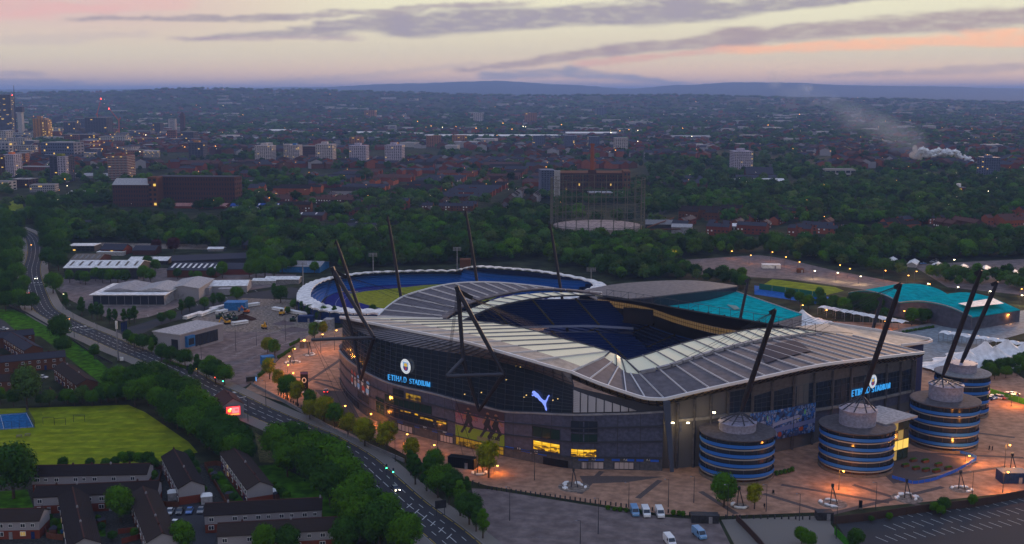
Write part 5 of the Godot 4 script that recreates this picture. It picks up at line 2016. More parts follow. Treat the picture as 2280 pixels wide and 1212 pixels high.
# ---------------------------------------------------------------- vehicles
func car_parts(o: Node3D, paint: Material, l: float, w: float, h: float, kind: String, head: String, tail: String) -> void:
	# the front looks along -z; profile from nose to tail: [z, bottom, top, half width at the top]
	var b := MB.new()
	var pr: Array
	var gl: Array
	if kind == "car":
		pr = [[-0.5, 0.25, 0.42, 0.44], [-0.47, 0.2, 0.52, 0.48], [-0.22, 0.2, 0.62, 0.5], [0.42, 0.2, 0.64, 0.5], [0.5, 0.26, 0.58, 0.46]]
		gl = [[-0.24, 0.62, 0.48], [-0.06, 0.97, 0.38], [0.22, 1.0, 0.38], [0.44, 0.64, 0.46]]
	else:
		pr = [[-0.5, 0.16, 0.38, 0.46], [-0.47, 0.14, 0.5, 0.49], [-0.38, 0.14, 0.55, 0.5], [-0.24, 0.14, 0.98, 0.46], [-0.1, 0.14, 1.0, 0.46], [0.49, 0.14, 1.0, 0.47], [0.5, 0.16, 0.96, 0.47]]
		gl = []
	for i in pr.size() - 1:
		var p: Array = pr[i]
		var q: Array = pr[i + 1]
		var mk := func(e: Array) -> Array:
			var ym: float = lerpf(e[1], e[2], 0.55)
			return [V(-0.48 * w, e[1] * h, e[0] * l), V(-0.5 * w, ym * h, e[0] * l), V(-e[3] * w, e[2] * h, e[0] * l), V(e[3] * w, e[2] * h, e[0] * l), V(0.5 * w, ym * h, e[0] * l), V(0.48 * w, e[1] * h, e[0] * l)]
		var a: Array = mk.call(p)
		var c: Array = mk.call(q)
		for k in 5:
			b.quad(a[k], a[k + 1], c[k + 1], c[k])
		b.quad(a[0], c[0], c[5], a[5])
		if i == 0:
			b.quad(a[0], a[5], a[3], a[2])
		if i == pr.size() - 2:
			b.quad(c[2], c[3], c[5], c[0])
	if kind == "car":
		b.quad(V(-gl[1][2] * w, gl[1][1] * h, gl[1][0] * l), V(gl[1][2] * w, gl[1][1] * h, gl[1][0] * l), V(gl[2][2] * w, gl[2][1] * h, gl[2][0] * l), V(-gl[2][2] * w, gl[2][1] * h, gl[2][0] * l))
	part("body", b, paint, o)
	b = MB.new()
	if kind == "car":
		for i in 3:
			if i == 1:
				continue
			b.quad(V(-gl[i][2] * w, gl[i][1] * h, gl[i][0] * l), V(gl[i][2] * w, gl[i][1] * h, gl[i][0] * l), V(gl[i + 1][2] * w, gl[i + 1][1] * h, gl[i + 1][0] * l), V(-gl[i + 1][2] * w, gl[i + 1][1] * h, gl[i + 1][0] * l))
		for s in [-1.0, 1.0]:
			b.quad(V(s * 0.48 * w, 0.62 * h, gl[0][0] * l), V(s * gl[1][2] * w, gl[1][1] * h, gl[1][0] * l), V(s * gl[2][2] * w, gl[2][1] * h, gl[2][0] * l), V(s * 0.46 * w, 0.64 * h, gl[3][0] * l))
	else:
		b.quad(V(-0.44 * w, 0.58 * h, -0.385 * l), V(0.44 * w, 0.58 * h, -0.385 * l), V(0.42 * w, 0.92 * h, -0.262 * l), V(-0.42 * w, 0.92 * h, -0.262 * l))
		for s in [-1.0, 1.0]:
			b.quad(V(s * 0.505 * w, 0.58 * h, -0.34 * l), V(s * 0.48 * w, 0.88 * h, -0.24 * l), V(s * 0.48 * w, 0.88 * h, -0.1 * l), V(s * 0.505 * w, 0.58 * h, -0.1 * l))
	part("windows", b, M.glass_dark, o)
	for s in [-1.0, 1.0]:
		for z in [-0.3, 0.3]:
			b = MB.new()
			var c := V(s * (0.5 * w - 0.12), 0.32, z * l)
			b.tube(c - V(0.12, 0, 0), c + V(0.12, 0, 0), 0.32, 0.32, 12, true)
			part("wheel", b, M.tyre, o)
		b = MB.new()
		b.box(V(s * 0.36 * w, (0.40 if kind == "car" else 0.36) * h, -0.495 * l), V(0.3, 0.16, 0.08))
		part("headlight", b, M[head], o)
		b = MB.new()
		b.box(V(s * 0.38 * w, (0.44 if kind == "car" else 0.4) * h, 0.5 * l), V(0.26, 0.2, 0.06))
		part("tail_light", b, M[tail], o)

func vehicle(called: String, label: String, px: float, py: float, face: Vector2, paint: Material, kind := "car", head := "lens_off", tail := "lens_red", l := 4.3, group := "", w := 0.0, h := 0.0) -> Node3D:
	var p := G(px, py)
	p.y = 0.045
	var o := thing(called, label, "van" if kind == "van" else "car", p, atan2(-face.x, -face.y), group)
	car_parts(o, paint, l, w if w > 0 else (1.8 if kind == "car" else 2.05), h if h > 0 else (1.45 if kind == "car" else 2.4), kind, head, tail)
	return o

func make_vehicles() -> void:
	mat("lens_off", L(0.5, 0.5, 0.5), 0.2)
	mat("lens_red", L(0.25, 0.01, 0.01), 0.3)
	glow("lamp_tail", L(1.0, 0.03, 0.02), 6.0)
	glow("lamp_head", L(1.0, 0.85, 0.55), 22.0)
	var paints := {}
	for q in [["red", 0.35, 0.01, 0.01], ["black", 0.015, 0.015, 0.018], ["silver", 0.35, 0.36, 0.38], ["white", 0.62, 0.62, 0.62], ["blue", 0.03, 0.12, 0.35], ["grey", 0.12, 0.12, 0.13], ["van_blue", 0.10, 0.24, 0.42]]:
		paints[q[0]] = mat("paint_" + q[0], L(q[1], q[2], q[3]), 0.3)
		paints[q[0]].clearcoat_enabled = true
	# along the street
	var along := func(k: int) -> Vector2:
		var d := road[k + 1] - road[k]
		return Vector2(d.x, d.z).normalized()
	vehicle("car", "dark car with lit headlights driving towards the stadium junction", 880, 1092, -along.call(14), paints.black, "car", "lamp_head")
	vehicle("car", "red car with glowing tail lights on the square beside the ramp", 726, 874, Vector2(-0.1, -1), paints.red, "car", "lens_off", "lamp_tail")
	vehicle("car", "red car with glowing tail lights on the far stretch of road", 58, 629, along.call(138), paints.red, "car", "lens_off", "lamp_tail")
	vehicle("car", "pale car with bright headlights on the far stretch of road", 80, 622, -along.call(138), paints.silver, "car", "lamp_head")
	vehicle("car", "dark car with warm headlights on the bend by the clipped trees", 151, 712, -along.call(118), paints.black, "car", "lamp_sodium")
	vehicle("van", "white van with red tail lights beneath the roadside trees", 61, 655, along.call(134), paints.white, "van", "lens_off", "lamp_tail", 5.4)
	# vans on the near car park
	vehicle("van", "white and blue van parked beside the hedge, headlights towards the car park", 1413, 1146, Vector2(0.05, 1), paints.van_blue, "van", "lens_off", "lens_red", 5.2)
	vehicle("van", "white van parked between two vans beside the hedge", 1438, 1148, Vector2(0.05, 1), paints.white, "van", "lens_off", "lens_red", 5.2)
	vehicle("van", "white van parked beside the hedge with a gap to its neighbour", 1469, 1149, Vector2(0.05, 1), paints.white, "van", "lens_off", "lens_red", 5.2)
	vehicle("van", "light blue van standing alone on the near car park", 1557, 1196, Vector2(0.3, 1), paints.van_blue, "van", "lens_off", "lens_red", 5.6)
	vehicle("van", "white van at the near end of the car park", 1491, 1212, Vector2(0.2, 1), paints.white, "van", "lens_off", "lens_red", 5.4)
	# residents' parking
	for q in [[378, 1144, "silver", "silver car parked at the gable end of the terraces"], [400, 1143, "black", "black car parked between two cars by the terraces"], [422, 1142, "blue", "blue car parked at the end of the row by the terraces"], [447, 1141, "grey", "grey car parked near the garden wall by the terraces"], [483, 1134, "silver", "silver car half behind the terrace gardens"], [388, 1170, "white", "white car turning in the yard between the terraces"]]:
		vehicle("car", q[3], q[0], q[1], Vector2(0.1, 1) if q[0] != 388 else Vector2(-0.2, 1), paints[q[2]], "car", "lens_off", "lens_red", 4.3)
	vehicle("car", "silver car at the end of a brick terrace by the green verge", 95, 843, Vector2(1, 0.3), paints.silver)
	vehicle("car", "silver car parked on the lane above the brick terraces", 9, 735, Vector2(1, 0.2), paints.silver)
	vehicle("car", "white car parked beside the brick porch of the terraces", 75, 776, Vector2(1, 0.2), paints.white)
	vehicle("car", "pale car on the grass edge beside the pale terraces", 3, 1146, Vector2(1, 0.1), paints.silver)
	# small cars in far car parks
	var fr := RandomNumberGenerator.new()
	fr.seed = 31
	var proto: Node3D = null
	var keys := ["silver", "white", "black", "grey", "blue", "red"]
	for q in [[1860, 505, 8], [1985, 515, 6], [2060, 585, 5], [2130, 500, 8], [790, 495, 6], [2230, 885, 12], [1310, 478, 6], [1100, 490, 5], [1500, 520, 4], [2150, 885, 0]]:
		for i in q[2]:
			var ve := vehicle("car", "small parked car in a distant car park", q[0] + fr.randf_range(-30, 30), q[1] + fr.randf_range(-5, 5), Vector2(fr.randf_range(-1, 1), fr.randf_range(-1, 1)).normalized(), paints[keys[fr.randi() % 6]], "car", "lens_off", "lens_red", 4.3, "cars in distant car parks")

# ---------------------------------------------------------------- street furniture and site clutter
func make_props() -> void:
	# traffic lights
	for q in [[479, 858, 842, "lamp_red", "traffic light showing red at the bus lane junction"], [497, 862, 848, "lamp_green", "traffic light showing green beside the red paving"], [861, 1060, 1036, "lamp_green", "tall traffic light showing green on the pavement side"], [876, 1068, 1048, "lamp_green", "traffic light showing green by the kerb near the dark car"], [415, 862, 845, "", "dark traffic light seen from behind at the junction"], [432, 868, 852, "lamp_green", "traffic light with green lens seen side on by the trees"]]:
		var p := G(q[0], q[1])
		var h := maxf(3.4, Z(q[0], q[2], p.z).y)
		var o := thing("traffic_light", q[4], "traffic light", p)
		var b := MB.new()
		b.tube(Vector3.ZERO, V(0, h, 0), 0.09, 0.09, 8)
		part("pole", b, M.metal_dark, o)
		b = MB.new()
		b.box(V(0, h - 1.1, 0), V(0.5, 1.4, 0.4))
		part("housing", b, M.metal_dark, o)
		for k in 3:
			var on: bool = (q[3] == "lamp_red" and k == 2) or (q[3] == "lamp_green" and k == 0)
			b = MB.new()
			b.tube(V(0, h - 0.9 + k * 0.44, 0.18), V(0, h - 0.9 + k * 0.44, 0.34), 0.17, 0.19, 10, true)
			part("lens_lamp", b, M[q[3]] if on else M.glass_dark, o)
	# bollards along the car park edge
	var bl := []
	for q in [[[1085, 1090], [1560, 1152], 42], [[1570, 1154], [1850, 1158], 18], [[1000, 1062], [1080, 1086], 6], [[620, 880], [700, 925], 14]]:
		for i in q[2]:
			bl.append(G(q[0][0], q[0][1]).lerp(G(q[1][0], q[1][1]), float(i) / q[2]))
	var pb := MB.new()
	pb.lathe(Vector3.ZERO, [[0.22, 0], [0.2, 0.9], [0.26, 0.95], [0.2, 1.1], [0.0, 1.2]], 8)
	var bm := pb.mesh()
	for p in bl:
		var o := put("bollard", bm, M.metal_dark, self)
		o.position = p
		tag(o, "short dark bollard in the row edging the paved square", "bollard", "bollards edging the square")
	# cable anchors with ring of white seats
	for q in [[1278, 1085, 9, 7.0], [995 + 652, 1128, 5, 4.0], [1855, 1122, 7, 6.0], [2020, 1110, 8, 6.5], [2140, 1090, 6, 5.0], [2255, 1050, 7, 5.5], [690, 790, 4, 5.0], [650, 808, 5, 5.5], [672, 872, 5, 5.0], [1068, 1054, 4, 4.0]]:
		var p := G(q[0], q[1])
		var o := thing("cable_anchor", "dark steel cable anchor with struts on a ring of pale ground", "anchor", p, 0, "cable anchors on the square")
		var b := MB.new()
		b.lathe(V(0, 0.03, 0), [[q[3] * 0.7, 0], [0.0, 0.02]], 20)
		part("gravel_ring", b, M.sand, o)
		b = MB.new()
		b.tube(V(-0.8, 0, 0), V(-0.2, 5.2, -0.6), 0.16, 0.14, 6)
		b.tube(V(1.2, 0, 0.4), V(-0.1, 5.2, -0.6), 0.16, 0.14, 6)
		b.box(V(-0.15, 5.0, -0.6), V(0.7, 0.9, 0.7))
		part("strut", b, M.metal_dark, o)
		for i in q[2]:
			var a: float = TAU * i / (q[2] * 1.5) + q[0] + sin(i * 2.3 + q[0]) * 0.25
			var s := thing("stone_seat", "white rounded stone seat around a cable anchor", "seat", p + V(cos(a), 0, sin(a)) * q[3] * (0.5 + 0.12 * sin(i * 5.1)), -a, "white stone seats on the square")
			b = MB.new()
			b.lathe(Vector3.ZERO, [[0.62, 0.05], [0.78, 0.2], [0.7, 0.5], [0.4, 0.58], [0.0, 0.6]], 10)
			var m := part("seat", b, M.white_frame, s)
			m.scale = V(0.6, 0.9, 1.3)
	# ticket gates, kiosks and containers: x0, x1, base, top, depth, turn, material
	for q in [
		["container", "blue site container with flat roof beside the stacked white pipes", 499, 545, 692, 675, 8.0, 0.0, "cladding_blue"],
		["container", "dark blue site container beside the gravel heaps", 663, 697, 718, 705, 4.0, 0.0, "navy"],
		["container", "bright blue kiosk container between the car park and the square", 585, 612, 815, 797, 4.0, -0.5, "cladding_blue"],
		["container", "cream site container behind the leafy tree", 720, 738, 727, 712, 5.0, 0.2, "concrete_pale"],
		["container", "white equipment container on the site", 700, 716, 730, 716, 3.0, 0.3, "metal_white"],
		["kiosk", "small wooden kiosk with a lamp on its roof", 667, 686, 775, 762, 3.0, 0.1, "concrete_brown"],
		["container", "long black storage unit under the street-side wall", 997, 1060, 1040, 1018, 3.0, 0.35, "panel_black"],
		["container", "blue storage trailer on the edge of the square", 2232, 2290, 1078, 1055, 5.0, 0.0, "navy"],
		["container", "dark shed behind the wall of the near car park", 1820, 1856, 1160, 1150, 3.0, 0.0, "metal_dark"],
		["container", "white trailer beside the distant car park", 1698, 1738, 598, 590, 6.0, 0.1, "metal_white"],
		["container", "rusty brown unit beside the sports pitch", 1776, 1790, 608, 600, 5.0, 0.1, "brick_brown"],
		["container", "dark skip row in the near car park corner", 1540, 1600, 1166, 1150, 3.0, 0.05, "metal_dark"],
	]:
		box_unit(q)
	# info panel totem on the square
	totem(678, 872, 828, 17, "black information screen with a ring emblem on the square", true)
	totem(1916, 1133, 1115, 7, "plain black advertising panel on the paved square", false)
	totem(1240 + 482, 1100, 1092, 4, "small black sign panel beside two trees", false)
	# litter of rocks: spoil heaps
	for q in [[541, 712, 30, 13, "soil", "brown earth heap on the building site"], [632, 722, 26, 8, "gravel", "purple grey gravel heap on the building site"], [655, 736, 34, 8, "gravel", "wide gravel heap beside the blue container"], [612, 732, 18, 6, "sand", "pale sand heap beside the digger"]]:
		var p := G(q[0], q[1])
		var w: float = q[2] * -p.z / FOC
		var h: float = q[3] * -p.z / FOC
		var o := thing("spoil_heap", q[5], "heap", p)
		var b := MB.new()
		var nz := FastNoiseLite.new()
		nz.frequency = 0.25
		var pts := []
		for j in 9:
			var row := []
			for i in 25:
				var a := TAU * i / 24
				var r := w * (1.0 - j / 8.0) * (1.0 + 0.25 * nz.get_noise_2d(cos(a) * 6.0 + q[0], sin(a) * 6.0))
				row.append(V(cos(a) * r, h * pow(j / 8.0, 0.8) * (1.0 + 0.3 * nz.get_noise_2d(i % 24 * 3.0, j * 4.0)), sin(a) * r * 0.6))
			pts.append(row)
		for j in 8:
			for i in 24:
				b.quad(pts[j][i], pts[j][i + 1], pts[j + 1][i + 1], pts[j + 1][i])
		part("mound", b, M[q[4]], o)
		block(p, w)
	# stacks of white pipes
	for q in [[408, 712, 446, 700], [440, 706, 478, 692], [466, 692, 504, 684], [546, 684, 574, 680], [612, 690, 690, 704], [515, 725, 548, 720], [480, 700, 500, 695]]:
		var p := G(q[0], q[1])
		var e := G(q[2], q[3])
		var o := thing("pipe_stack", "stack of long white pipes on the building site", "pipes", p, 0, "stacks of white pipes")
		var d := e - p
		var s := V(-d.z, 0, d.x).normalized()
		for k in 6:
			var b := MB.new()
			b.tube(s * (k % 3) * 1.0 + V(0, 0.6 + 0.9 * (k / 3), 0), d + s * (k % 3) * 1.0 + V(0, 0.6 + 0.9 * (k / 3), 0), 0.45, 0.45, 8, true)
			part("pipe", b, M.metal_white, o)
	# diggers and tractors
	for q in [[505, 722, "yellow", "yellow digger beside the flat-roofed building"], [588, 732, "yellow", "yellow digger beside a blue pole on the site"], [488, 710, "dark_green", "dark green tractor among parked plant"], [508, 712, "dark_green", "dark green tractor beside the earth heap"], [523, 714, "dark_green", "dark green tractor nearest the earth heap"], [548, 698, "orange", "orange digger on top of the earth heap"], [628, 702, "yellow", "small yellow digger by the white pipes"], [652, 716, "dark_green", "dark green lorry by the blue container"]]:
		mat("dark_green", L(0.02, 0.05, 0.03), 0.5)
		mat("orange", L(0.40, 0.09, 0.02), 0.5)
		digger(q[0], q[1], M[q[2]], q[3])
	# people
	for q in [[2203, 1003, "person in dark clothes walking on the square with a companion"], [2210, 1004, "person in a dark coat walking beside a companion on the square"], [1702, 1133, "person in dark clothes standing by two trees on the square"]]:
		person(q[0], q[1], q[2])
	# bus shelters
	for q in [[427, 826, "bus shelter with a lit yellow advert beside the hedge"], [560, 852, "bus shelter with blue advert beside the ticket gates"]]:
		var p := G(q[0], q[1])
		var o := thing("bus_shelter", q[2], "bus shelter", p, 0.5)
		var b := MB.new()
		b.box(V(0, 2.5, 0), V(4.6, 0.15, 1.8))
		part("roof", b, M.metal_dark, o)
		for s in [-2.1, 2.1]:
			b = MB.new()
			b.box(V(s, 0, -0.7), V(0.12, 2.5, 0.12))
			b.box(V(s, 0, 0.7), V(0.12, 2.5, 0.12))
			part("post", b, M.metal_dark, o)
		b = MB.new()
		b.box(V(0, 0.3, -0.75), V(4.0, 2.0, 0.06))
		part("back_panel", b, M.glass_green, o)
		b = MB.new()
		b.box(V(1.9, 0.4, 0.1), V(0.14, 1.7, 1.2))
		part("lit_advert_sign", b, glow("advert_yellow", L(1.0, 0.6, 0.05), 1.2) if q[0] < 500 else glow("advert_blue", L(0.15, 0.4, 0.9), 0.7), o)
	# low fence of blue boards around the terrace
	var fl := resample(gpts([[1986, 1066], [2036, 1080], [2080, 1072], [2130, 1052], [2178, 1024], [2160, 1016], [2120, 1006]]), 25)
	var fo := thing("barrier_fence", "low barrier with blue boards around the paved terrace", "fence", fl[0])
	for i in 24:
		var b := MB.new()
		b.bar(fl[i].lerp(fl[i + 1], 0.04) + V(0, 0.6, 0), fl[i].lerp(fl[i + 1], 0.96) + V(0, 0.6, 0), 0.1, 0.95)
		wpart("board", b, M.panel_blue, fo)
	for q in [[2016, 1040], [2040, 1046], [2062, 1050], [2085, 1052], [2090, 1038], [2112, 1046], [2060, 1030], [2034, 1028]]:
		var p := G(q[0], q[1])
		var o := thing("planter", "dark square planter on the fenced terrace", "planter", p, 0.5, "planters on the terrace")
		var b := MB.new()
		b.box(Vector3.ZERO, V(2.6, 0.8, 1.2))
		part("trough", b, M.wood_fence, o)
		b = MB.new()
		b.box(V(0, 0.75, 0), V(2.4, 0.35, 1.0))
		part("soil_top", b, M.leaf_b, o)
	# low wall and hedge in front of the right hand car park
	for q in [[[1856, 1168], [1930, 1160], [2050, 1142], [2180, 1128], [2240, 1116], [2300, 1104], 2.3, "dark boundary wall between the square and the dark car park"], [[1640, 1160], [1660, 1180], [1690, 1212], [1700, 1225], [1704, 1230], [1706, 1240], 1.8, "dark fence beside the paved path in the foreground"]]:
		var w := resample(gpts(q.slice(0, 6)), 16)
		var o := thing("boundary_wall", q[7], "wall", w[0])
		for i in 15:
			var b := MB.new()
			b.bar(w[i].lerp(w[i + 1], 0.01) + V(0, q[6] * 0.5, 0), w[i].lerp(w[i + 1], 0.985) + V(0, q[6] * 0.5, 0), 0.3, q[6])
			wpart("wall_panel", b, mat("wall_brown", L(0.07, 0.045, 0.04), 0.9, "grain", 0.3), o)
	# retaining wall along the street side of the square
	var rw := resample(smooth_line(gpts([[560, 858], [620, 890], [700, 936], [760, 968], [820, 995], [900, 1030]])), 25)
	var ro := thing("boundary_wall", "long low retaining wall between the pavement and the square", "wall", rw[0])
	for i in 24:
		var b := MB.new()
		b.bar(rw[i].lerp(rw[i + 1], 0.02) + V(0, 0.6, 0), rw[i].lerp(rw[i + 1], 0.98) + V(0, 0.6, 0), 0.4, 1.2)
		wpart("wall_panel", b, M.concrete, ro)
	# goal frames and benches on the field
	for q in [[108, 945], [133, 947], [176, 940]]:
		var p := G(q[0], q[1])
		var o := thing("goal_frame", "thin dark goal frame on the mown field", "goal", p, 0.1, "goal frames on the field")
		var b := MB.new()
		for e in [[V(-2, 0, 0), V(-2, 2.6, 0)], [V(2, 0, 0), V(2, 2.6, 0)], [V(-2, 2.6, 0), V(2, 2.6, 0)]]:
			b.bar(e[0], e[1], 0.12, 0.12, Vector3.RIGHT if e[0].x == e[1].x else Vector3.UP)
		part("frame", b, M.metal_dark, o)
	for q in [[42, 974], [61, 971]]:
		var p := G(q[0], q[1])
		var o := thing("picnic_bench", "wooden picnic bench standing on the mown field", "bench", p, 0.2, "picnic benches on the field")
		var b := MB.new()
		b.box(V(0, 0.72, 0), V(1.8, 0.08, 0.8))
		part("table_top", b, M.concrete_brown, o)
		for s in [-0.8, 0.8]:
			b = MB.new()
			b.box(V(0, 0.42, s), V(1.8, 0.06, 0.3))
			part("seat", b, M.concrete_brown, o)
			b = MB.new()
			b.bar(V(s, 0, -0.8), V(s, 0.72, 0.2), 0.1, 0.1)
			b.bar(V(s, 0, 0.8), V(s, 0.72, -0.2), 0.1, 0.1)
			part("leg", b, M.concrete_brown, o)
	# fence of the blue court
	var cf := thing("court_fence", "dark mesh fence around the blue sports court", "fence", G(60, 919))
	for q in [[[58, 919], [77, 953]], [[77, 953], [-60, 962]]]:
		var p := G(q[0][0], q[0][1])
		var r := G(q[1][0], q[1][1])
		for i in 9:
			var b := MB.new()
			b.bar(p.lerp(r, i / 8.0), p.lerp(r, i / 8.0) + V(0, 3, 0), 0.1, 0.1, Vector3.RIGHT)
			wpart("post", b, M.metal_dark, cf)
		for k in 6:
			var b := MB.new()
			b.bar(p + V(0, 0.5 + k * 0.5, 0), r + V(0, 0.5 + k * 0.5, 0), 0.04, 0.06)
			wpart("wire", b, M.metal_dark, cf)
	# tall phone mast beside the road
	var pm := G(263, 803)
	var po := thing("phone_mast", "tall pale phone mast on the pavement beside the green verge", "mast", pm)
	var hb := MB.new()
	hb.tube(Vector3.ZERO, V(0, 17.0, 0), 0.32, 0.25, 10)
	part("pole", hb, M.metal_grey, po)
	hb = MB.new()
	hb.tube(V(0, 14.6, 0), V(0, 18.2, 0), 0.5, 0.5, 10, true)
	part("antenna_shroud", hb, M.metal_white, po)
	hb = MB.new()
	hb.box(V(1.6, 0, 0.4), V(1.4, 1.6, 0.8))
	part("cabinet", hb, M.metal_white, po)
	# flag posts at the junction and road sign
	for i in 4:
		var p := G(270 + i * 3.4, 746 - i * 1.0)
		var o := thing("banner_post", "tall dark banner post at the side road corner", "post", p, 0, "banner posts at the junction")
		var b := MB.new()
		b.tube(Vector3.ZERO, V(0, 6.5, 0), 0.1, 0.08, 6)
		part("pole", b, M.metal_dark, o)
		b = MB.new()
		b.box(V(0.35, 1.6, 0), V(0.6, 4.6, 0.05))
		part("flag", b, M.navy, o)
	var sp := G(981, 1150)
	var so := thing("road_sign", "large dark direction sign on two posts beside the pavement", "sign", sp, 0.4)
	var bb := MB.new()
	for s in [-1.2, 1.2]:
		bb.box(V(s, 0, 0), V(0.14, 4.2, 0.14))
	part("post", bb, M.metal_dark, so)
	bb = MB.new()
	bb.box(V(0, 2.4, 0.1), V(3.4, 2.4, 0.08))
	part("panel", bb, M.metal_dark, so)

func box_unit(q: Array) -> void:
	var p := G(q[2], q[4])
	var w := G(q[3], q[4]).distance_to(p)
	var h := maxf(2.2, Z(q[2], q[5], p.z).y)
	var o := thing(q[0], q[1], "container" if q[0] == "container" else "kiosk", p, -q[7])
	var b := MB.new()
	b.box(V(w / 2, 0, -q[6] / 2.0), V(w, h, q[6]))
	part("shell", b, M[q[8]], o)
	b = MB.new()
	var n := maxi(4, int(w / 0.7))
	for i in n:
		b.box(V((i + 0.5) * w / n, 0.15, 0.02), V(w / n * 0.45, h - 0.3, 0.1))
	part("ribs", b, M[q[8]], o)
	b = MB.new()
	b.box(V(w / 2, h, -q[6] / 2.0), V(w + 0.15, 0.15, q[6] + 0.15))
	part("roof", b, M[q[8]] if q[8] != "cladding_blue" else M.cladding_blue, o)
	b = MB.new()
	b.box(V(w * 0.7, 0, 0.06), V(1.0, 2.0, 0.1))
	part("door", b, M.metal_grey, o)
	if q[0] == "kiosk":
		b = MB.new()
		b.lathe(V(w / 2, h + 0.3, -1.0), [[0, -0.1], [0.6, 0.2], [0.6, 0.5], [0, 0.8]], 8)
		part("lit_lamp", b, M.lamp_sodium, o)
		lamp_light(p + V(w / 2, h + 1.8, -1.0), Color(1, 0.62, 0.25), 18.0)
	block(p, 5)

func totem(px: float, pb: float, pt: float, w: float, label: String, ring: bool) -> void:
	var p := G(px, pb)
	var h := Z(px, pt, p.z).y
	var wm := w * -p.z / FOC
	var o := thing("totem_screen", label, "sign", p)
	var b := MB.new()
	b.box(V(0, 0.4, 0), V(wm, h - 0.4, 0.7))
	part("cabinet", b, mat("panel_black", L(0.01, 0.01, 0.012), 0.5), o)
	b = MB.new()
	b.box(Vector3.ZERO, V(wm * 1.15, 0.4, 1.4))
	part("plinth", b, M.concrete_brown, o)
	if ring:
		b = MB.new()
		for k in 20:
			var a0 := TAU * k / 20
			var a1 := TAU * (k + 1) / 20
			b.bar(V(cos(a0) * 0.75, h * 0.58 + sin(a0) * 0.95, 0.38), V(cos(a1) * 0.75, h * 0.58 + sin(a1) * 0.95, 0.38), 0.06, 0.35)
		part("ring_emblem", b, M.white_frame, o)
		b = MB.new()
		b.box(V(0, h - 1.0, 0.02), V(wm, 0.9, 0.72))
		part("header", b, mat("header_violet", L(0.10, 0.07, 0.16), 0.6), o)

func digger(px: float, py: float, m: Material, label: String) -> void:
	var p := G(px, py)
	var o := thing("digger", label, "digger", p, px)
	var b := MB.new()
	b.box(V(-0.9, 0, 0), V(0.5, 0.9, 3.0))
	b.box(V(0.9, 0, 0), V(0.5, 0.9, 3.0))
	part("track", b, M.tyre, o)
	b = MB.new()
	b.box(V(0, 0.95, 0.3), V(2.2, 1.0, 2.6))
	part("body", b, m, o)
	b = MB.new()
	b.box(V(-0.5, 1.95, -0.2), V(1.1, 1.2, 1.3))
	part("cab", b, M.glass_dark, o)
	b = MB.new()
	b.bar(V(0.5, 1.6, -1.0), V(0.5, 4.0, -2.8), 0.35, 0.45)
	b.bar(V(0.5, 4.0, -2.8), V(0.5, 1.4, -4.4), 0.3, 0.4)
	part("arm", b, m, o)
	b = MB.new()
	b.box(V(0.5, 0.5, -4.5), V(1.1, 0.9, 0.9))
	part("bucket", b, M.metal_dark, o)

# a walking figure as one closed surface lofted from rings
func person(px: float, py: float, label: String) -> void:
	var o := thing("person", label, "person", G(px, py), px)
	var b := MB.new()
	var limb := func(pts: Array) -> void:
		for i in pts.size() - 1:
			b.tube(pts[i][0], pts[i + 1][0], pts[i][1], pts[i + 1][1], 8, i == 0 or i == pts.size() - 2)
	limb.call([[V(-0.1, 0.95, 0), 0.15], [V(-0.1, 0.5, -0.14), 0.085], [V(-0.1, 0.08, -0.1), 0.05], [V(-0.1, 0.03, -0.3), 0.045]])
	limb.call([[V(0.1, 0.95, 0), 0.15], [V(0.1, 0.5, 0.08), 0.085], [V(0.1, 0.1, 0.28), 0.05], [V(0.1, 0.03, 0.1), 0.045]])
	limb.call([[V(0, 0.82, 0), 0.17], [V(0, 1.05, 0), 0.17], [V(0, 1.4, -0.02), 0.2], [V(0, 1.5, -0.02), 0.1], [V(0, 1.56, -0.02), 0.06]])
	for s in [-1.0, 1.0]:
		limb.call([[V(s * 0.2, 1.42, 0), 0.07], [V(s * 0.25, 1.14, s * 0.1), 0.055], [V(s * 0.24, 0.9, -s * 0.04), 0.04], [V(s * 0.24, 0.8, -s * 0.06), 0.03]])
	part("body", b, mat("cloth_dark", L(0.018, 0.018, 0.024), 0.9), o)
	b = MB.new()
	b.lathe(V(0, 1.55, -0.03), [[0.05, 0], [0.085, 0.06], [0.095, 0.13], [0.08, 0.2], [0.0, 0.25]], 10)
	b.box(V(0, 1.64, -0.13), V(0.03, 0.05, 0.04))
	part("head", b, mat("skin", L(0.30, 0.18, 0.13), 0.7), o)
	b = MB.new()
	b.lathe(V(0, 1.55, -0.01), [[0.098, 0.13], [0.09, 0.21], [0.0, 0.262]], 10)
	part("hair", b, mat("hair", L(0.02, 0.015, 0.012), 0.8), o)

# ---------------------------------------------------------------- buildings
# a block from three ground points: front left, front right, and how far it reaches back
func frame_of(p0: Vector3, u: Vector3) -> float:
	return atan2(-u.z, u.x)

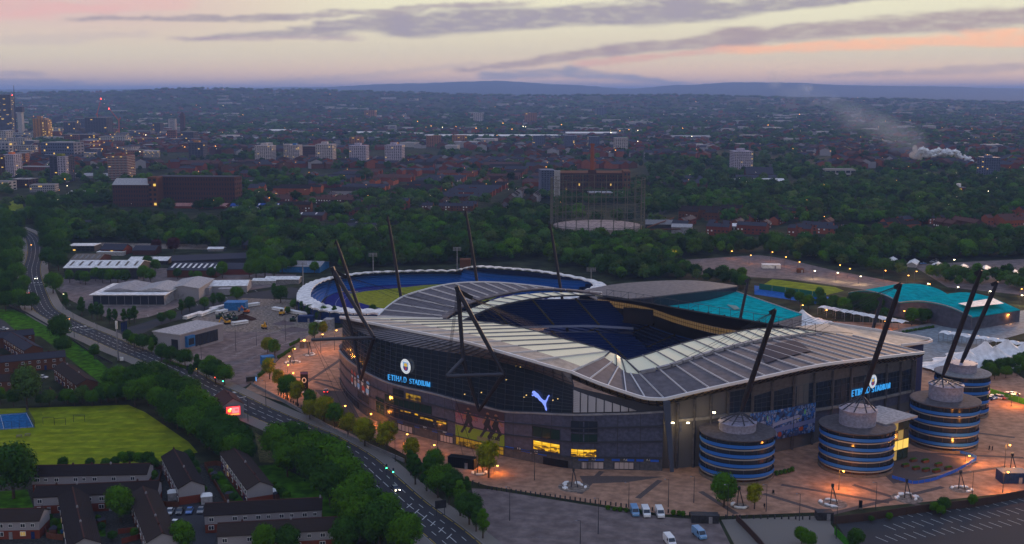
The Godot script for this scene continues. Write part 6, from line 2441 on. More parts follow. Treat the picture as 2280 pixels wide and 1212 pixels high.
func blk(called: String, label: String, category: String, p0: Vector3, u: Vector3, w: float, d: float, h: float, o := {}) -> Node3D:
	var n := thing(called, label, category, p0, frame_of(p0, u), o.get("group", ""))
	var wall: Material = M[o.get("wall", "concrete")]
	var roof: Material = M[o.get("roof", "roof_slate")]
	var rt: String = o.get("rt", "flat")
	var rh: float = o.get("rh", 0.0)
	var b := MB.new()
	b.box(V(w / 2, 0, -d / 2), V(w, h, d))
	part("wall", b, wall, n)
	b = MB.new()
	var e: float = o.get("eave", 0.4)
	if rt == "flat":
		b.box(V(w / 2, h + 0.02, -d / 2), V(w + e, 0.5 if h > 8 else 0.3, d + e))
	elif rt == "gable":
		b.hexa([V(-e, h - 0.05, e), V(w + e, h - 0.05, e), V(w + e, h + rh, -d / 2), V(-e, h + rh, -d / 2), V(-e, h + 0.2, e), V(w + e, h + 0.2, e), V(w + e, h + rh + 0.25, -d / 2), V(-e, h + rh + 0.25, -d / 2)])
		b.hexa([V(w + e, h - 0.05, -d - e), V(-e, h - 0.05, -d - e), V(-e, h + rh, -d / 2), V(w + e, h + rh, -d / 2), V(w + e, h + 0.2, -d - e), V(-e, h + 0.2, -d - e), V(-e, h + rh + 0.25, -d / 2), V(w + e, h + rh + 0.25, -d / 2)])
		var g := MB.new()
		for x in [0.0, w]:
			g.tri(V(x, h, 0), V(x, h + rh, -d / 2), V(x, h, -d))
		part("gable", g, wall, n)
	elif rt == "gablez":
		b.hexa([V(-e, h - 0.05, e), V(-e, h - 0.05, -d - e), V(w / 2, h + rh, -d - e), V(w / 2, h + rh, e), V(-e, h + 0.2, e), V(-e, h + 0.2, -d - e), V(w / 2, h + rh + 0.25, -d - e), V(w / 2, h + rh + 0.25, e)])
		b.hexa([V(w + e, h - 0.05, -d - e), V(w + e, h - 0.05, e), V(w / 2, h + rh, e), V(w / 2, h + rh, -d - e), V(w + e, h + 0.2, -d - e), V(w + e, h + 0.2, e), V(w / 2, h + rh + 0.25, e), V(w / 2, h + rh + 0.25, -d - e)])
		var g := MB.new()
		for z in [0.0, -d]:
			g.tri(V(0, h, z), V(w / 2, h + rh, z), V(w, h, z))
		part("gable", g, wall, n)
	elif rt == "hip":
		var r0 := V(minf(d / 2, w / 2), h + rh, -d / 2)
		var r1 := V(maxf(w - d / 2, w / 2), h + rh, -d / 2)
		var c := [V(-e, h, e), V(w + e, h, e), V(w + e, h, -d - e), V(-e, h, -d - e)]
		b.quad(c[0], r0, r1, c[1])
		b.quad(c[2], r1, r0, c[3])
		b.tri(c[1], r1, c[2])
		b.tri(c[3], r0, c[0])
	elif rt == "saw":
		var k: int = o.get("saws", 4)
		for i in k:
			var z0 := -d * i / k
			var z1 := -d * (i + 1) / k
			b.quad(V(-e, h, z0), V(-e, h + rh, z1), V(w + e, h + rh, z1), V(w + e, h, z0))
			b.quad(V(-e, h + rh, z1), V(-e, h, z1), V(w + e, h, z1), V(w + e, h + rh, z1))
	elif rt == "curve":
		for i in 8:
			var a0 := PI * i / 8
			var a1 := PI * (i + 1) / 8
			b.quad(V(-e, h + rh * sin(a0), -d * (1 - cos(a0)) / 2), V(-e, h + rh * sin(a1), -d * (1 - cos(a1)) / 2), V(w + e, h + rh * sin(a1), -d * (1 - cos(a1)) / 2), V(w + e, h + rh * sin(a0), -d * (1 - cos(a0)) / 2))
	part("roof", b, roof, n)
	if o.has("plant"):
		b = MB.new()
		b.box(V(w * 0.45, h + 0.4, -d * 0.5), V(w * 0.35, o.plant, d * 0.4))
		part("plant_room", b, M[o.get("plantm", o.get("wall", "concrete"))], n)
	if o.has("lights"):
		# roof lights
		var k: int = o.lights
		for i in k:
			b = MB.new()
			var x := w * (i + 0.5) / k
			if rt == "gable":
				b.quad(V(x - 0.7, h + rh * 0.25 + 0.4, -d * 0.12), V(x - 0.7, h + rh * 0.8 + 0.4, -d * 0.4), V(x + 0.7, h + rh * 0.8 + 0.4, -d * 0.4), V(x + 0.7, h + rh * 0.25 + 0.4, -d * 0.12))
			else:
				b.box(V(x, h + 0.4, -d * 0.5), V(1.4, 0.25, d * 0.6))
			part("roof_light", b, M[o.get("lightm", "metal_white")], n)
	if o.has("bands"):
		# storey bands across front and sides
		b = MB.new()
		var k: int = o.bands
		for i in k:
			b.box(V(w / 2, h * (i + 0.55) / k, -d / 2), V(w + 0.3, h / k * 0.32, d + 0.3))
		var bb := part("storey_bands", b, M[o.get("bandm", "concrete_pale")], n)
		bb.set_meta("kind", "stuff")
	if o.has("nf"):
		windows(n, w, d, h, o)
	if o.has("door"):
		b = MB.new()
		b.box(V(w * o.door, 0, 0.04), V(minf(4.0, w * 0.2), minf(3.4, h * 0.6), 0.12))
		part("door", b, M[o.get("doorm", "metal_grey")], n)
	var c := p0 + u * w * 0.5 + V(u.z, 0, -u.x) * d * 0.5
	block(c, minf(w, d) * 0.55 + 2.0)
	if w > d:
		block(p0 + u * w * 0.2 + V(u.z, 0, -u.x) * d * 0.5, d * 0.55 + 1)
		block(p0 + u * w * 0.8 + V(u.z, 0, -u.x) * d * 0.5, d * 0.55 + 1)
	else:
		block(p0 + u * w * 0.5 + V(u.z, 0, -u.x) * d * 0.2, w * 0.55 + 1)
		block(p0 + u * w * 0.5 + V(u.z, 0, -u.x) * d * 0.8, w * 0.55 + 1)
	return n

func windows(n: Node3D, w: float, d: float, h: float, o: Dictionary) -> void:
	var nf: int = o.nf
	var nc: int = o.get("nc", 6)
	var ns: int = o.get("ns", 0)
	var fw: float = o.get("fw", 0.55)
	var fh: float = o.get("fh", 0.5)
	var lit: float = o.get("lit", 0.04)
	var base: float = o.get("low", 0.0)
	var r := RandomNumberGenerator.new()
	r.seed = hash(o.get("wall", "")) + int(w * 100)
	var dark := MB.new()
	var glowy := MB.new()
	var single: bool = o.get("single", false)
	for f in nf:
		var y0 := base + (h - base) * (f + 0.5 - fh / 2) / nf
		var y1 := base + (h - base) * (f + 0.5 + fh / 2) / nf
		for face in 3:
			var k := nc if face == 0 else ns
			for c in k:
				var b: MB = glowy if r.randf() < lit else dark
				if single:
					b = MB.new()
				if face == 0:
					var x0 := w * (c + 0.5 - fw / 2) / k
					var x1 := w * (c + 0.5 + fw / 2) / k
					b.quad(V(x0, y1, 0.12), V(x1, y1, 0.12), V(x1, y0, 0.12), V(x0, y0, 0.12))
				else:
					var z0 := -d * (c + 0.5 - fw / 2) / k
					var z1 := -d * (c + 0.5 + fw / 2) / k
					var x := -0.12 if face == 1 else w + 0.12
					b.quad(V(x, y1, z0), V(x, y1, z1), V(x, y0, z1), V(x, y0, z0))
				if single:
					part("window", b, M[o.get("winm", "glass_dark")], n)
	if not single:
		if dark.v.size():
			part("windows", dark, M[o.get("winm", "glass_dark")], n).set_meta("kind", "stuff")
		if glowy.v.size():
			part("lit_windows", glowy, M.lit_window_warm, n).set_meta("kind", "stuff")

# front seen between two pixel columns at a base row; top row of the front wall; depth in metres; turn of the front
func bld(called: String, label: String, category: String, x0: float, x1: float, yb: float, yt: float, d: float, yaw := 0.0, o := {}) -> Node3D:
	var p := G(x0, yb)
	var c := cos(yaw)
	var s := sin(yaw)
	var k := (x1 - 1140.0) / FOC
	var w := (k * (EYE * TS - p.z * TC) - p.x) / (c + k * s * TC)
	var h := Z(x0, yt, p.z).y
	return blk(called, label, category, p, V(c, 0, s), w, d, h, o)

func bld3(called: String, label: String, category: String, a: Array, b_: Array, c: Array, h: float, o := {}) -> Node3D:
	var p := G(a[0], a[1])
	var q := G(b_[0], b_[1])
	var r := G(c[0], c[1])
	var u := (q - p).normalized()
	var back := V(u.z, 0, -u.x)
	return blk(called, label, category, p, u, p.distance_to(q), absf((r - p).dot(back)), h, o)

# rows of small houses, two storeys, with windows, doors and chimneys of their own
func terrace(label: String, a: Array, b_: Array, c: Array, o := {}) -> Node3D:
	var p := G(a[0], a[1])
	var q := G(b_[0], b_[1])
	var r := G(c[0], c[1])
	var u := (q - p).normalized()
	var w := p.distance_to(q)
	var d := absf((r - p).dot(V(u.z, 0, -u.x)))
	if o.has("along_back"):
		# the long side runs away from the viewer: keep its direction exactly
		var back := (r - p).normalized()
		u = V(-back.z, 0, back.x)
		d = p.distance_to(r)
	if o.has("d"):
		d = o.d
	if o.has("w"):
		w = o.w
	var h: float = o.get("h", 5.1)
	var rh: float = o.get("rh", 1.9)
	var n := thing("terraced_houses", label, "houses", p, frame_of(p, u))
	var ridge_x := w >= d
	var low: Material = M[o.get("low", "brick")]
	var up: Material = M[o.get("up", "render")]
	var b := MB.new()
	b.box(V(w / 2, 0, -d / 2), V(w, 2.5, d))
	part("lower_wall", b, low, n)
	b = MB.new()
	b.box(V(w / 2, 2.5, -d / 2), V(w + 0.1, h - 2.5, d + 0.1))
	if ridge_x:
		for x in [-0.05, w + 0.05]:
			b.tri(V(x, h, 0), V(x, h + rh, -d / 2), V(x, h, -d))
	else:
		for z in [0.05, -d - 0.05]:
			b.tri(V(0, h, z), V(w / 2, h + rh, z), V(w, h, z))
	part("upper_wall", b, up, n)
	var rm: Material = M[o.get("roof", "roof_tile" if int(a[0]) % 2 else "roof_tile_worn")]
	var e := 0.35
	for s in 2:
		b = MB.new()
		if ridge_x:
			var z := e if s == 0 else -d - e
			b.hexa([V(-e, h - 0.12, z), V(w + e, h - 0.12, z), V(w + e, h + rh, -d / 2), V(-e, h + rh, -d / 2), V(-e, h + 0.08, z), V(w + e, h + 0.08, z), V(w + e, h + rh + 0.2, -d / 2), V(-e, h + rh + 0.2, -d / 2)])
		else:
			var x := -e if s == 0 else w + e
			b.hexa([V(x, h - 0.12, e), V(x, h - 0.12, -d - e), V(w / 2, h + rh, -d - e), V(w / 2, h + rh, e), V(x, h + 0.08, e), V(x, h + 0.08, -d - e), V(w / 2, h + rh + 0.2, -d - e), V(w / 2, h + rh + 0.2, e)])
		var rp := part("roof_slope", b, rm, n)
		# tile courses
		b = MB.new()
		for k in 9:
			var t := (k + 0.5) / 9.0
			if ridge_x:
				var z := lerpf(e if s == 0 else -d - e, -d / 2, t)
				b.bar(V(-e, lerpf(h + 0.1, h + rh + 0.22, t), z), V(w + e, lerpf(h + 0.1, h + rh + 0.22, t), z), 0.12, 0.06)
			else:
				var x := lerpf(-e if s == 0 else w + e, w / 2, t)
				b.bar(V(x, lerpf(h + 0.1, h + rh + 0.22, t), e), V(x, lerpf(h + 0.1, h + rh + 0.22, t), -d - e), 0.12, 0.06)
		part("tile_courses", b, rm, rp).set_meta("kind", "stuff")
	b = MB.new()
	if ridge_x:
		b.bar(V(-e, h + rh + 0.22, -d / 2), V(w + e, h + rh + 0.22, -d / 2), 0.35, 0.16)
	else:
		b.bar(V(w / 2, h + rh + 0.22, e), V(w / 2, h + rh + 0.22, -d - e), 0.35, 0.16)
	part("ridge_tiles", b, M.brick_dark, n)
	var len := w if ridge_x else d
	var units := maxi(2, int(len / 5.6))
	var r2 := RandomNumberGenerator.new()
	r2.seed = int(a[0] * 7 + a[1])
	for side in 2:
		for i in units:
			for k in 4:
				var t: float = (i + [0.28, 0.72, 0.26, 0.7][k]) / units * len
				var ww: float = [1.3, 1.0, 1.5, 0.95][k]
				var y: float = [3.3, 3.4, 0.9, 0.0][k]
				var hh: float = [1.15, 1.0, 1.25, 2.05][k]
				if k == 1 and r2.randf() < 0.35:
					continue
				var ctr: Vector3
				var sx := Vector3.RIGHT
				var nz := V(0, 0, 1)
				if ridge_x:
					ctr = V(t, y, 0.06 if side == 0 else -d - 0.06)
					nz = V(0, 0, 1 if side == 0 else -1)
				else:
					ctr = V(-0.06 if side == 0 else w + 0.06, y, -t)
					nz = V(-1 if side == 0 else 1, 0, 0)
					sx = V(0, 0, 1)
				var fb := MB.new()
				var bs := Basis(sx, Vector3.UP, sx.cross(Vector3.UP))
				fb.box(ctr + nz * 0.04, V(ww, hh, 0.16), bs)
				var fr := part("door" if k == 3 else "window", fb, M.white_frame if k < 3 else M[["brick_dark", "metal_grey", "navy", "wood_fence"][r2.randi() % 4]], n)
				if k < 3:
					fb = MB.new()
					for g in 2:
						fb.box(ctr + sx * (g - 0.5) * ww * 0.47 + V(0, 0.1, 0) + nz * 0.07, V(ww * 0.4, hh - 0.2, 0.16), bs)
					part("pane", fb, M.lit_window_dim if r2.randf() < 0.06 else M.glass_dark, fr)
		for i in units:
			if r2.randf() < 0.5 and side == 0:
				b = MB.new()
				var t := (i + 0.95) / units * len
				var pos := V(t, h + rh - 0.2, -d / 2) if ridge_x else V(w / 2, h + rh - 0.2, -t)
				b.box(pos, V(0.5, 0.9, 0.5))
				b.tube(pos + V(0, 0.9, 0), pos + V(0, 1.2, 0), 0.12, 0.1, 6)
				part("flue", b, M.metal_grey if r2.randf() < 0.5 else M.brick_dark, n)
	block(p + u * w * 0.5 + V(u.z, 0, -u.x) * d * 0.5, minf(w, d) * 0.5 + 2)
	return n

func fence(label: String, pix: Array, h: float, m: Material, seg := 1.9, called := "garden_fence") -> void:
	var pts := gpts(pix)
	var l := 0.0
	for i in pts.size() - 1:
		l += pts[i].distance_to(pts[i + 1])
	var n := maxi(2, int(l / seg))
	var q := resample(pts, n + 1)
	var o := thing(called, label, "fence", q[0])
	for i in n:
		var b := MB.new()
		b.bar(q[i].lerp(q[i + 1], 0.02) + V(0, h / 2, 0), q[i].lerp(q[i + 1], 0.98) + V(0, h / 2, 0), 0.12, h)
		wpart("fence_panel", b, m, o)

func make_near_houses() -> void:
	terrace("pale terrace row with brown roof beside the mown field hedge", [73, 1097], [327, 1092], [90, 1060], {"d": 8.0})
	terrace("pale terrace row behind the leafy tree, with a brick ground floor", [77, 1146], [350, 1133], [90, 1110], {"d": 8.0})
	terrace("short pale terrace row beside the grass at the corner of the estate", [-60, 1203], [88, 1200], [-60, 1170], {"d": 8.0})
	terrace("pale terrace running downhill between two small gardens, stepped roof", [155, 1262], [205, 1262], [133, 1143], {"along_back": true, "w": 7.6})
	terrace("pale terrace running downhill beside the residents' parking, stepped roof", [330, 1250], [380, 1250], [290, 1141], {"along_back": true, "w": 7.6})
	terrace("pale gabled terrace with a white conservatory at its corner", [399, 1126], [445, 1126], [362, 1052], {"along_back": true, "w": 7.4})
	terrace("pale gabled terrace between two walled gardens beside the dark trees", [552, 1128], [597, 1128], [492, 1043], {"along_back": true, "w": 7.4})
	terrace("long pale terrace with a red porch below the residents' parking", [457, 1188], [716, 1174], [470, 1150], {"d": 8.0})
	terrace("long pale terrace half hidden by the tree tops at the foot of the estate", [486, 1236], [758, 1220], [500, 1200], {"d": 8.0})
	terrace("brick terrace with slate roof at the top of the green verge", [-30, 780], [77, 768], [0, 750], {"d": 8.0, "up": "brick_brown", "low": "brick_brown", "roof": "roof_slate"})
	terrace("brick terrace with slate gables stepping down behind the porch", [55, 806], [92, 800], [8, 776], {"along_back": true, "w": 8.0, "up": "brick_brown", "low": "brick_brown", "roof": "roof_slate"})
	terrace("brick terrace with two lit upper windows behind the great round tree", [-30, 836], [146, 820], [0, 800], {"d": 8.0, "up": "brick_brown", "low": "brick_brown", "roof": "roof_slate"})
	terrace("brick terrace with stepped gables beside the lane and shrubs", [172, 886], [214, 880], [121, 846], {"along_back": true, "w": 8.0, "up": "brick_brown", "low": "brick_brown"})
	terrace("brick terrace end peeping out left of the great round tree", [-60, 880], [34, 876], [-40, 850], {"d": 8.0, "up": "brick_brown", "low": "brick_brown"})
	# the house with the screen
	terrace("pale gabled house with dark red roof carrying a bright red screen", [497, 938], [541, 934], [478, 916], {"along_back": true, "w": 7.6, "h": 5.6, "rh": 2.4, "low": "render", "roof": "roof_red"})
	var s0 := Z(501, 905, -(-G(497, 938).z) + 1.1)
	var p := G(499, 938)
	var e := G(541, 934)
	var u := (e - p).normalized()
	var so := thing("billboard_screen", "glowing red and orange advertising screen on the gable of the pale house", "screen", p + V(0, 1.6, 0))
	var scr_tex := img_tex(96, 48, func(im: Image):
		im.fill(Color(0.95, 0.22, 0.24))
		im.fill_rect(Rect2i(40, 6, 48, 30), Color(0.98, 0.42, 0.44))
		disc(im, 22, 20, 12, 9, Color(1.0, 0.78, 0.25))
		disc(im, 30, 12, 7, 5, Color(1.0, 0.9, 0.7))
		im.fill_rect(Rect2i(8, 40, 80, 5), Color(1.0, 0.62, 0.25))
		im.fill_rect(Rect2i(60, 14, 20, 10), Color(0.9, 0.28, 0.30)))
	var bb := MB.new()
	var nz := V(-u.z, 0, u.x)
	var a := p + u * 0.8 + V(0, 2.0, 0) + nz * 0.6
	var w := p.distance_to(e) - 1.8
	bb.quaduv(a + V(0, 3.4, 0), a + u * w + V(0, 3.4, 0), a + u * w, a)
	wpart("lit_screen", bb, print_mat("screen_print", scr_tex, 1.6), so)
	bb = MB.new()
	bb.bar(a - nz * 0.2 + V(0, 1.7, 0), a + u * w - nz * 0.2 + V(0, 1.7, 0), 0.3, 3.7)
	wpart("casing", bb, M.metal_dark, so)
	lamp_light(a + u * w * 0.5 + V(0, 1.7, 0) + nz * 1.2, Color(1.0, 0.35, 0.3), 9.0, 1.0)
	# gardens
	var gr: Material = M.lush_grass
	for q in [[[404, 1092], [450, 1090], [462, 1120], [446, 1122]], [[598, 1085], [618, 1083], [640, 1120], [600, 1124]], [[104, 1155], [135, 1155], [140, 1200], [105, 1200]], [[205, 1160], [232, 1158], [235, 1195], [210, 1195]], [[470, 1052], [492, 1050], [545, 1120], [515, 1124]]]:
		area("garden", q, 0.018, gr)
	fence("red brick garden wall round the gardens between the two gabled terraces", [[455, 1040], [488, 1036], [492, 1042]], 1.6, M.wood_fence)
	fence("red garden fence running down to the parking yard", [[455, 1040], [505, 1128], [548, 1130]], 1.6, M.wood_fence)
	fence("red garden fence round the conservatory garden", [[352, 1085], [358, 1128], [398, 1130]], 1.6, M.wood_fence)
	fence("red garden fence between the pale terrace ends", [[345, 1045], [362, 1046], [352, 1085]], 1.6, M.wood_fence)
	fence("red garden fence beside the short terrace", [[95, 1150], [103, 1200], [140, 1204]], 1.7, M.wood_fence)
	fence("low wall with pale coping beside the foreground gardens", [[262, 1190], [312, 1184], [316, 1200], [270, 1212]], 1.5, M.brick)
	fence("brick garden wall beside the shrubs at the brick terrace", [[110, 870], [130, 892], [165, 884]], 1.6, M.wood_fence)
	fence("dark railing along the top of the green verge", [[20, 682], [60, 700], [98, 722], [150, 752], [200, 786], [250, 812]], 1.1, M.metal_dark, 2.4, "railing")
	for q in [[386, 1112], [460, 1120], [602, 1110]]:
		var g := G(q[0], q[1])
		var o := thing("conservatory", "small white garden conservatory against a terrace", "conservatory", g, 0.3, "conservatories")
		var b := MB.new()
		b.box(Vector3.ZERO, V(3.2, 2.3, 2.6))
		part("frame", b, M.concrete_pale, o)
		b = MB.new()
		b.hexa([V(-1.7, 2.3, 1.4), V(1.7, 2.3, 1.4), V(1.7, 2.3, -1.4), V(-1.7, 2.3, -1.4), V(-1.0, 2.9, 0.5), V(1.0, 2.9, 0.5), V(1.0, 2.9, -0.8), V(-1.0, 2.9, -0.8)])
		part("roof", b, M.white_frame, o)
	for q in [[352, 1098], [476, 1068], [512, 1112], [118, 1192], [612, 1112], [224, 1172], [440, 1112]]:
		var o := thing("garden_shed", "small dark wooden garden shed behind a terrace", "shed", G(q[0], q[1]), q[0], "garden sheds")
		var b := MB.new()
		b.box(Vector3.ZERO, V(2.2, 1.9, 1.8))
		part("wall", b, M.wood_fence, o)
		b = MB.new()
		b.hexa([V(-1.2, 1.9, 1), V(1.2, 1.9, 1), V(1.2, 1.9, -1), V(-1.2, 1.9, -1), V(-1.2, 2.4, .1), V(1.2, 2.4, .1), V(1.2, 2.4, -.1), V(-1.2, 2.4, -.1)])
		part("roof", b, M.roof_slate, o)
	# wheelie bins
	for q in [[368, 1148], [371, 1149], [545, 1108], [138, 1188]]:
		var o := thing("wheelie_bin", "blue wheeled bin beside a garden wall", "bin", G(q[0], q[1]), 0, "wheeled bins")
		var b := MB.new()
		b.hexa([V(-.25, 0.1, .3), V(.25, 0.1, .3), V(.25, 0.1, -.25), V(-.25, 0.1, -.25), V(-.32, 1.0, .38), V(.32, 1.0, .38), V(.32, 1.0, -.32), V(-.32, 1.0, -.32)])
		part("bin_body", b, M.cladding_blue, o)
		b = MB.new()
		b.box(V(0, 1.0, 0.02), V(0.68, 0.1, 0.76))
		part("lid", b, M.navy, o)

func make_sheds() -> void:
	# the showroom with its glazed front
	var n := bld("showroom", "large white-roofed car showroom with folded roof and glazed front", "building", 207, 366, 681, 657, 36.0, 0.0, {"wall": "metal_grey", "roof": "metal_white", "eave": 3.0, "nf": 1, "nc": 9, "fh": 0.8, "fw": 0.94, "single": true, "lit": 0.0})
	for i in 2:
		var p := G(222 + i * 76, 681)
		var w := (G(298, 681).x - G(222, 681).x)
		var h := Z(222, 657, p.z).y
		var o := MB.new()
		var x := i * w + 3.0
		o.quad(V(x, h + 0.8, -8), V(x, h + 0.8, -36), V(x + w * 0.5, h + 2.6, -36), V(x + w * 0.5, h + 2.6, -8))
		o.quad(V(x + w * 0.5, h + 2.6, -8), V(x + w * 0.5, h + 2.6, -36), V(x + w, h + 0.8, -36), V(x + w, h + 0.8, -8))
		o.tri(V(x, h + 0.8, -8), V(x + w * 0.5, h + 2.6, -8), V(x + w, h + 0.8, -8))
		part("folded_roof", o, M.metal_grey if i == 0 else M.concrete_pale, n)
	bld("workshop", "grey lilac workshop with roller door joined to the showroom", "building", 370, 443, 667, 643, 34.0, 0.0, {"wall": "render", "roof": "concrete_pale", "door": 0.45, "rt": "gablez", "rh": 1.6})
	bld("workshop", "low white-roofed workshop with three roller doors", "building", 463, 550, 652, 638, 18.0, -0.08, {"wall": "render", "roof": "metal_white", "rt": "gable", "rh": 2.0, "door": 0.9})
	bld("workshop", "small flat lean-to workshop with grey shutters", "building", 440, 466, 657, 643, 10.0, 0.0, {"wall": "render", "roof": "metal_grey", "door": 0.5})
	bld("workshop", "low pale annexe with shutters in front of the workshop", "building", 486, 524, 657, 645, 6.0, 0.0, {"wall": "render", "roof": "metal_grey", "door": 0.3})
	bld("shed", "narrow white-roofed shed beside the arena approach", "building", 562, 613, 634, 626, 8.0, 0.0, {"wall": "concrete_pale", "roof": "metal_white", "rt": "gable", "rh": 1.0})
	bld("shed", "long white-roofed shed beside a dark bush by the arena", "building", 590, 665, 633, 623, 10.0, 0.0, {"wall": "concrete", "roof": "metal_white", "rt": "gable", "rh": 1.2})
	bld("warehouse", "long black warehouse with white roof and rows of roof lights", "building", 143, 307, 622, 597, 26.0, 0.0, {"wall": "metal_dark", "roof": "metal_white", "rt": "gable", "rh": 3.0, "lights": 8, "lightm": "concrete_brown"})
	bld("warehouse", "dark shed with clean white roof behind the long black warehouse", "building", 285, 372, 589, 581, 16.0, 0.0, {"wall": "metal_dark", "roof": "metal_white", "rt": "gable", "rh": 1.6})
	bld("warehouse", "long grey-roofed warehouse set at an angle behind the works", "building", 383, 560, 597, 582, 24.0, -0.28, {"wall": "metal_dark", "roof": "roof_slate", "rt": "gable", "rh": 2.2})
	bld("warehouse", "brick works with striped roof lights beside parked vans", "building", 372, 480, 618, 602, 30.0, 0.06, {"wall": "brick_brown", "roof": "roof_slate", "rt": "gable", "rh": 3.0, "lights": 9})
	bld("warehouse", "low brick works with dark roof next to the striped roof", "building", 478, 560, 612, 600, 24.0, 0.0, {"wall": "brick", "roof": "roof_slate", "rt": "gable", "rh": 2.4})
	bld("warehouse", "blue-sided shed with pale grey roof among the trees", "building", 601, 712, 606, 593, 24.0, 0.1, {"wall": "cladding_blue", "roof": "metal_grey", "rt": "gable", "rh": 2.0})
	bld("warehouse", "low brown shed with a faded ribbed roof behind the black warehouse", "building", 155, 218, 590, 581, 26.0, 0.0, {"wall": "brick_dark", "roof": "concrete_brown", "rt": "gable", "rh": 3.0, "lights": 5, "lightm": "concrete"})
	bld("works_office", "dark office with white roofs at the edge of the road trees", "building", 150, 210, 560, 548, 14.0, 0.0, {"wall": "metal_dark", "roof": "metal_white", "rt": "flat", "nf": 2, "nc": 6})
	bld("works_house", "red brick gabled works house with slate roof", "building", 224, 274, 568, 556, 14.0, 0.15, {"wall": "brick", "roof": "roof_slate", "rt": "gable", "rh": 3.4, "nf": 2, "nc": 5})
	bld("shed", "white sided shed in front of the red brick works house", "building", 215, 274, 570, 562, 6.0, 0.0, {"wall": "concrete_pale", "roof": "metal_white", "rt": "flat"})
	bld("shed", "small slate-roofed shed beside the copper coloured trees", "building", 295, 345, 568, 558, 16.0, 0.0, {"wall": "brick_dark", "roof": "roof_slate", "rt": "gable", "rh": 2.6})
	bld("shed", "small white-roofed shed in the yard by the meadow", "building", 462, 496, 560, 555, 8.0, 0.0, {"wall": "concrete", "roof": "metal_white", "rt": "gable", "rh": 1.0})
	for q in [[540, 556, "slate-roofed pavilion house with steep hipped roof by the round trees"], [640, 560, "slate hipped house between two trees by the meadow"], [610, 556, "wide slate-roofed house behind the round trees"]]:
		bld("house", q[2], "house", q[0], q[0] + 24, q[1], q[1] - 10, 12.0, 0.0, {"wall": "brick_dark", "roof": "roof_slate", "rt": "hip", "rh": 4.5, "nf": 1, "nc": 3})
	# ticket building with the blue box
	n = bld3("ticket_building", "flat pale-roofed ticket building with dark glass front and a blue box window", "building", [402, 787], [497, 760], [360, 774], 8.4, {"wall": "render", "roof": "concrete_pale", "eave": 0.8})
	var b := MB.new()
	b.box(V(5.6, 2.2, 0.7), V(5.0, 5.2, 1.8))
	part("blue_box", b, M.cladding_blue, n)
	b = MB.new()
	b.box(V(5.6, 3.2, 1.62), V(3.6, 3.0, 0.1))
	part("window", b, M.glass_dark, n)
	for i in 6:
		b = MB.new()
		b.box(V(11.0 + i * 2.6, 1.2, 0.05), V(2.4, 5.6, 0.2))
		part("glass_pane", b, M.glass_dark, n)
	b = MB.new()
	b.box(V(-0.05, 0.2, -3.4), V(0.2, 6.0, 4.0))
	part("door", b, M.glass_dark, n)
	# houses and roofs near the wood
	bld("works_hall", "brick hall with roof lights half hidden by the wood", "building", 148, 232, 508, 500, 18.0, 0.1, {"wall": "brick", "roof": "roof_slate", "rt": "gable", "rh": 3.0, "lights": 4})
	bld("works_hall", "white shed roof in front of the brick mill", "building", 148, 249, 442, 433, 26.0, 0.08, {"wall": "brick_dark", "roof": "metal_white", "rt": "gable", "rh": 3.0})
	bld("works_hall", "pink lit warehouse roofs in front of the long mill", "building", 368, 500, 464, 459, 26.0, 0.06, {"wall": "brick", "roof": "pink_roof", "rt": "gable", "rh": 2.0, "lights": 4, "lightm": "brick_orange"})
	bld("works_hall", "blue-roofed warehouse beside the pink roofs", "building", 512, 638, 466, 459, 18.0, 0.03, {"wall": "navy", "roof": "blue_roof", "rt": "gable", "rh": 2.0, "lights": 3})
	bld("works_hall", "pale-roofed works hall with roof lights below the blue roofs", "building", 512, 632, 478, 468, 18.0, 0.08, {"wall": "brick", "roof": "concrete_pale", "rt": "gable", "rh": 2.4, "lights": 6})
	bld("works_hall", "low brick works with white strips on the roof", "building", 652, 718, 492, 480, 22.0, 0.05, {"wall": "brick_dark", "roof": "roof_slate", "rt": "gable", "rh": 2.0, "lights": 2})
	bld("works_hall", "slate-roofed works with white gutter in the trees behind the arena", "building", 772, 835, 518, 508, 20.0, 0.0, {"wall": "concrete", "roof": "roof_slate", "rt": "gable", "rh": 3.2})
	bld("shed", "small white gabled shed in the wood behind the arena", "building", 735, 768, 515, 508, 14.0, 0.3, {"wall": "concrete_pale", "roof": "concrete_pale", "rt": "gablez", "rh": 2.2})
	bld("shed", "white canopy roof beside an amber lamp in the wood", "building", 872, 905, 520, 513, 12.0, 0.2, {"wall": "concrete", "roof": "metal_white", "rt": "gable", "rh": 1.2})
	bld("shed", "small white roof on the allotments", "building", 806, 832, 485, 479, 8.0, 0.0, {"wall": "concrete_pale", "roof": "metal_white", "rt": "flat"})
	bld("works_hall", "long white-fronted depot near the gas holder road", "building", 1598, 1690, 515, 504, 16.0, 0.03, {"wall": "metal_grey", "roof": "metal_white", "rt": "gable", "rh": 1.6, "nf": 1, "nc": 10})
	bld("works_hall", "pale hipped roof works beside the gas holder", "building", 1438, 1500, 508, 500, 22.0, 0.1, {"wall": "metal_dark", "roof": "concrete", "rt": "gable", "rh": 3.0})
	bld("works_hall", "green-grey shed by the gas holder pipes", "building", 1495, 1540, 520, 506, 16.0, 0.2, {"wall": "metal_grey", "roof": "concrete_pale", "rt": "gable", "rh": 2.0})
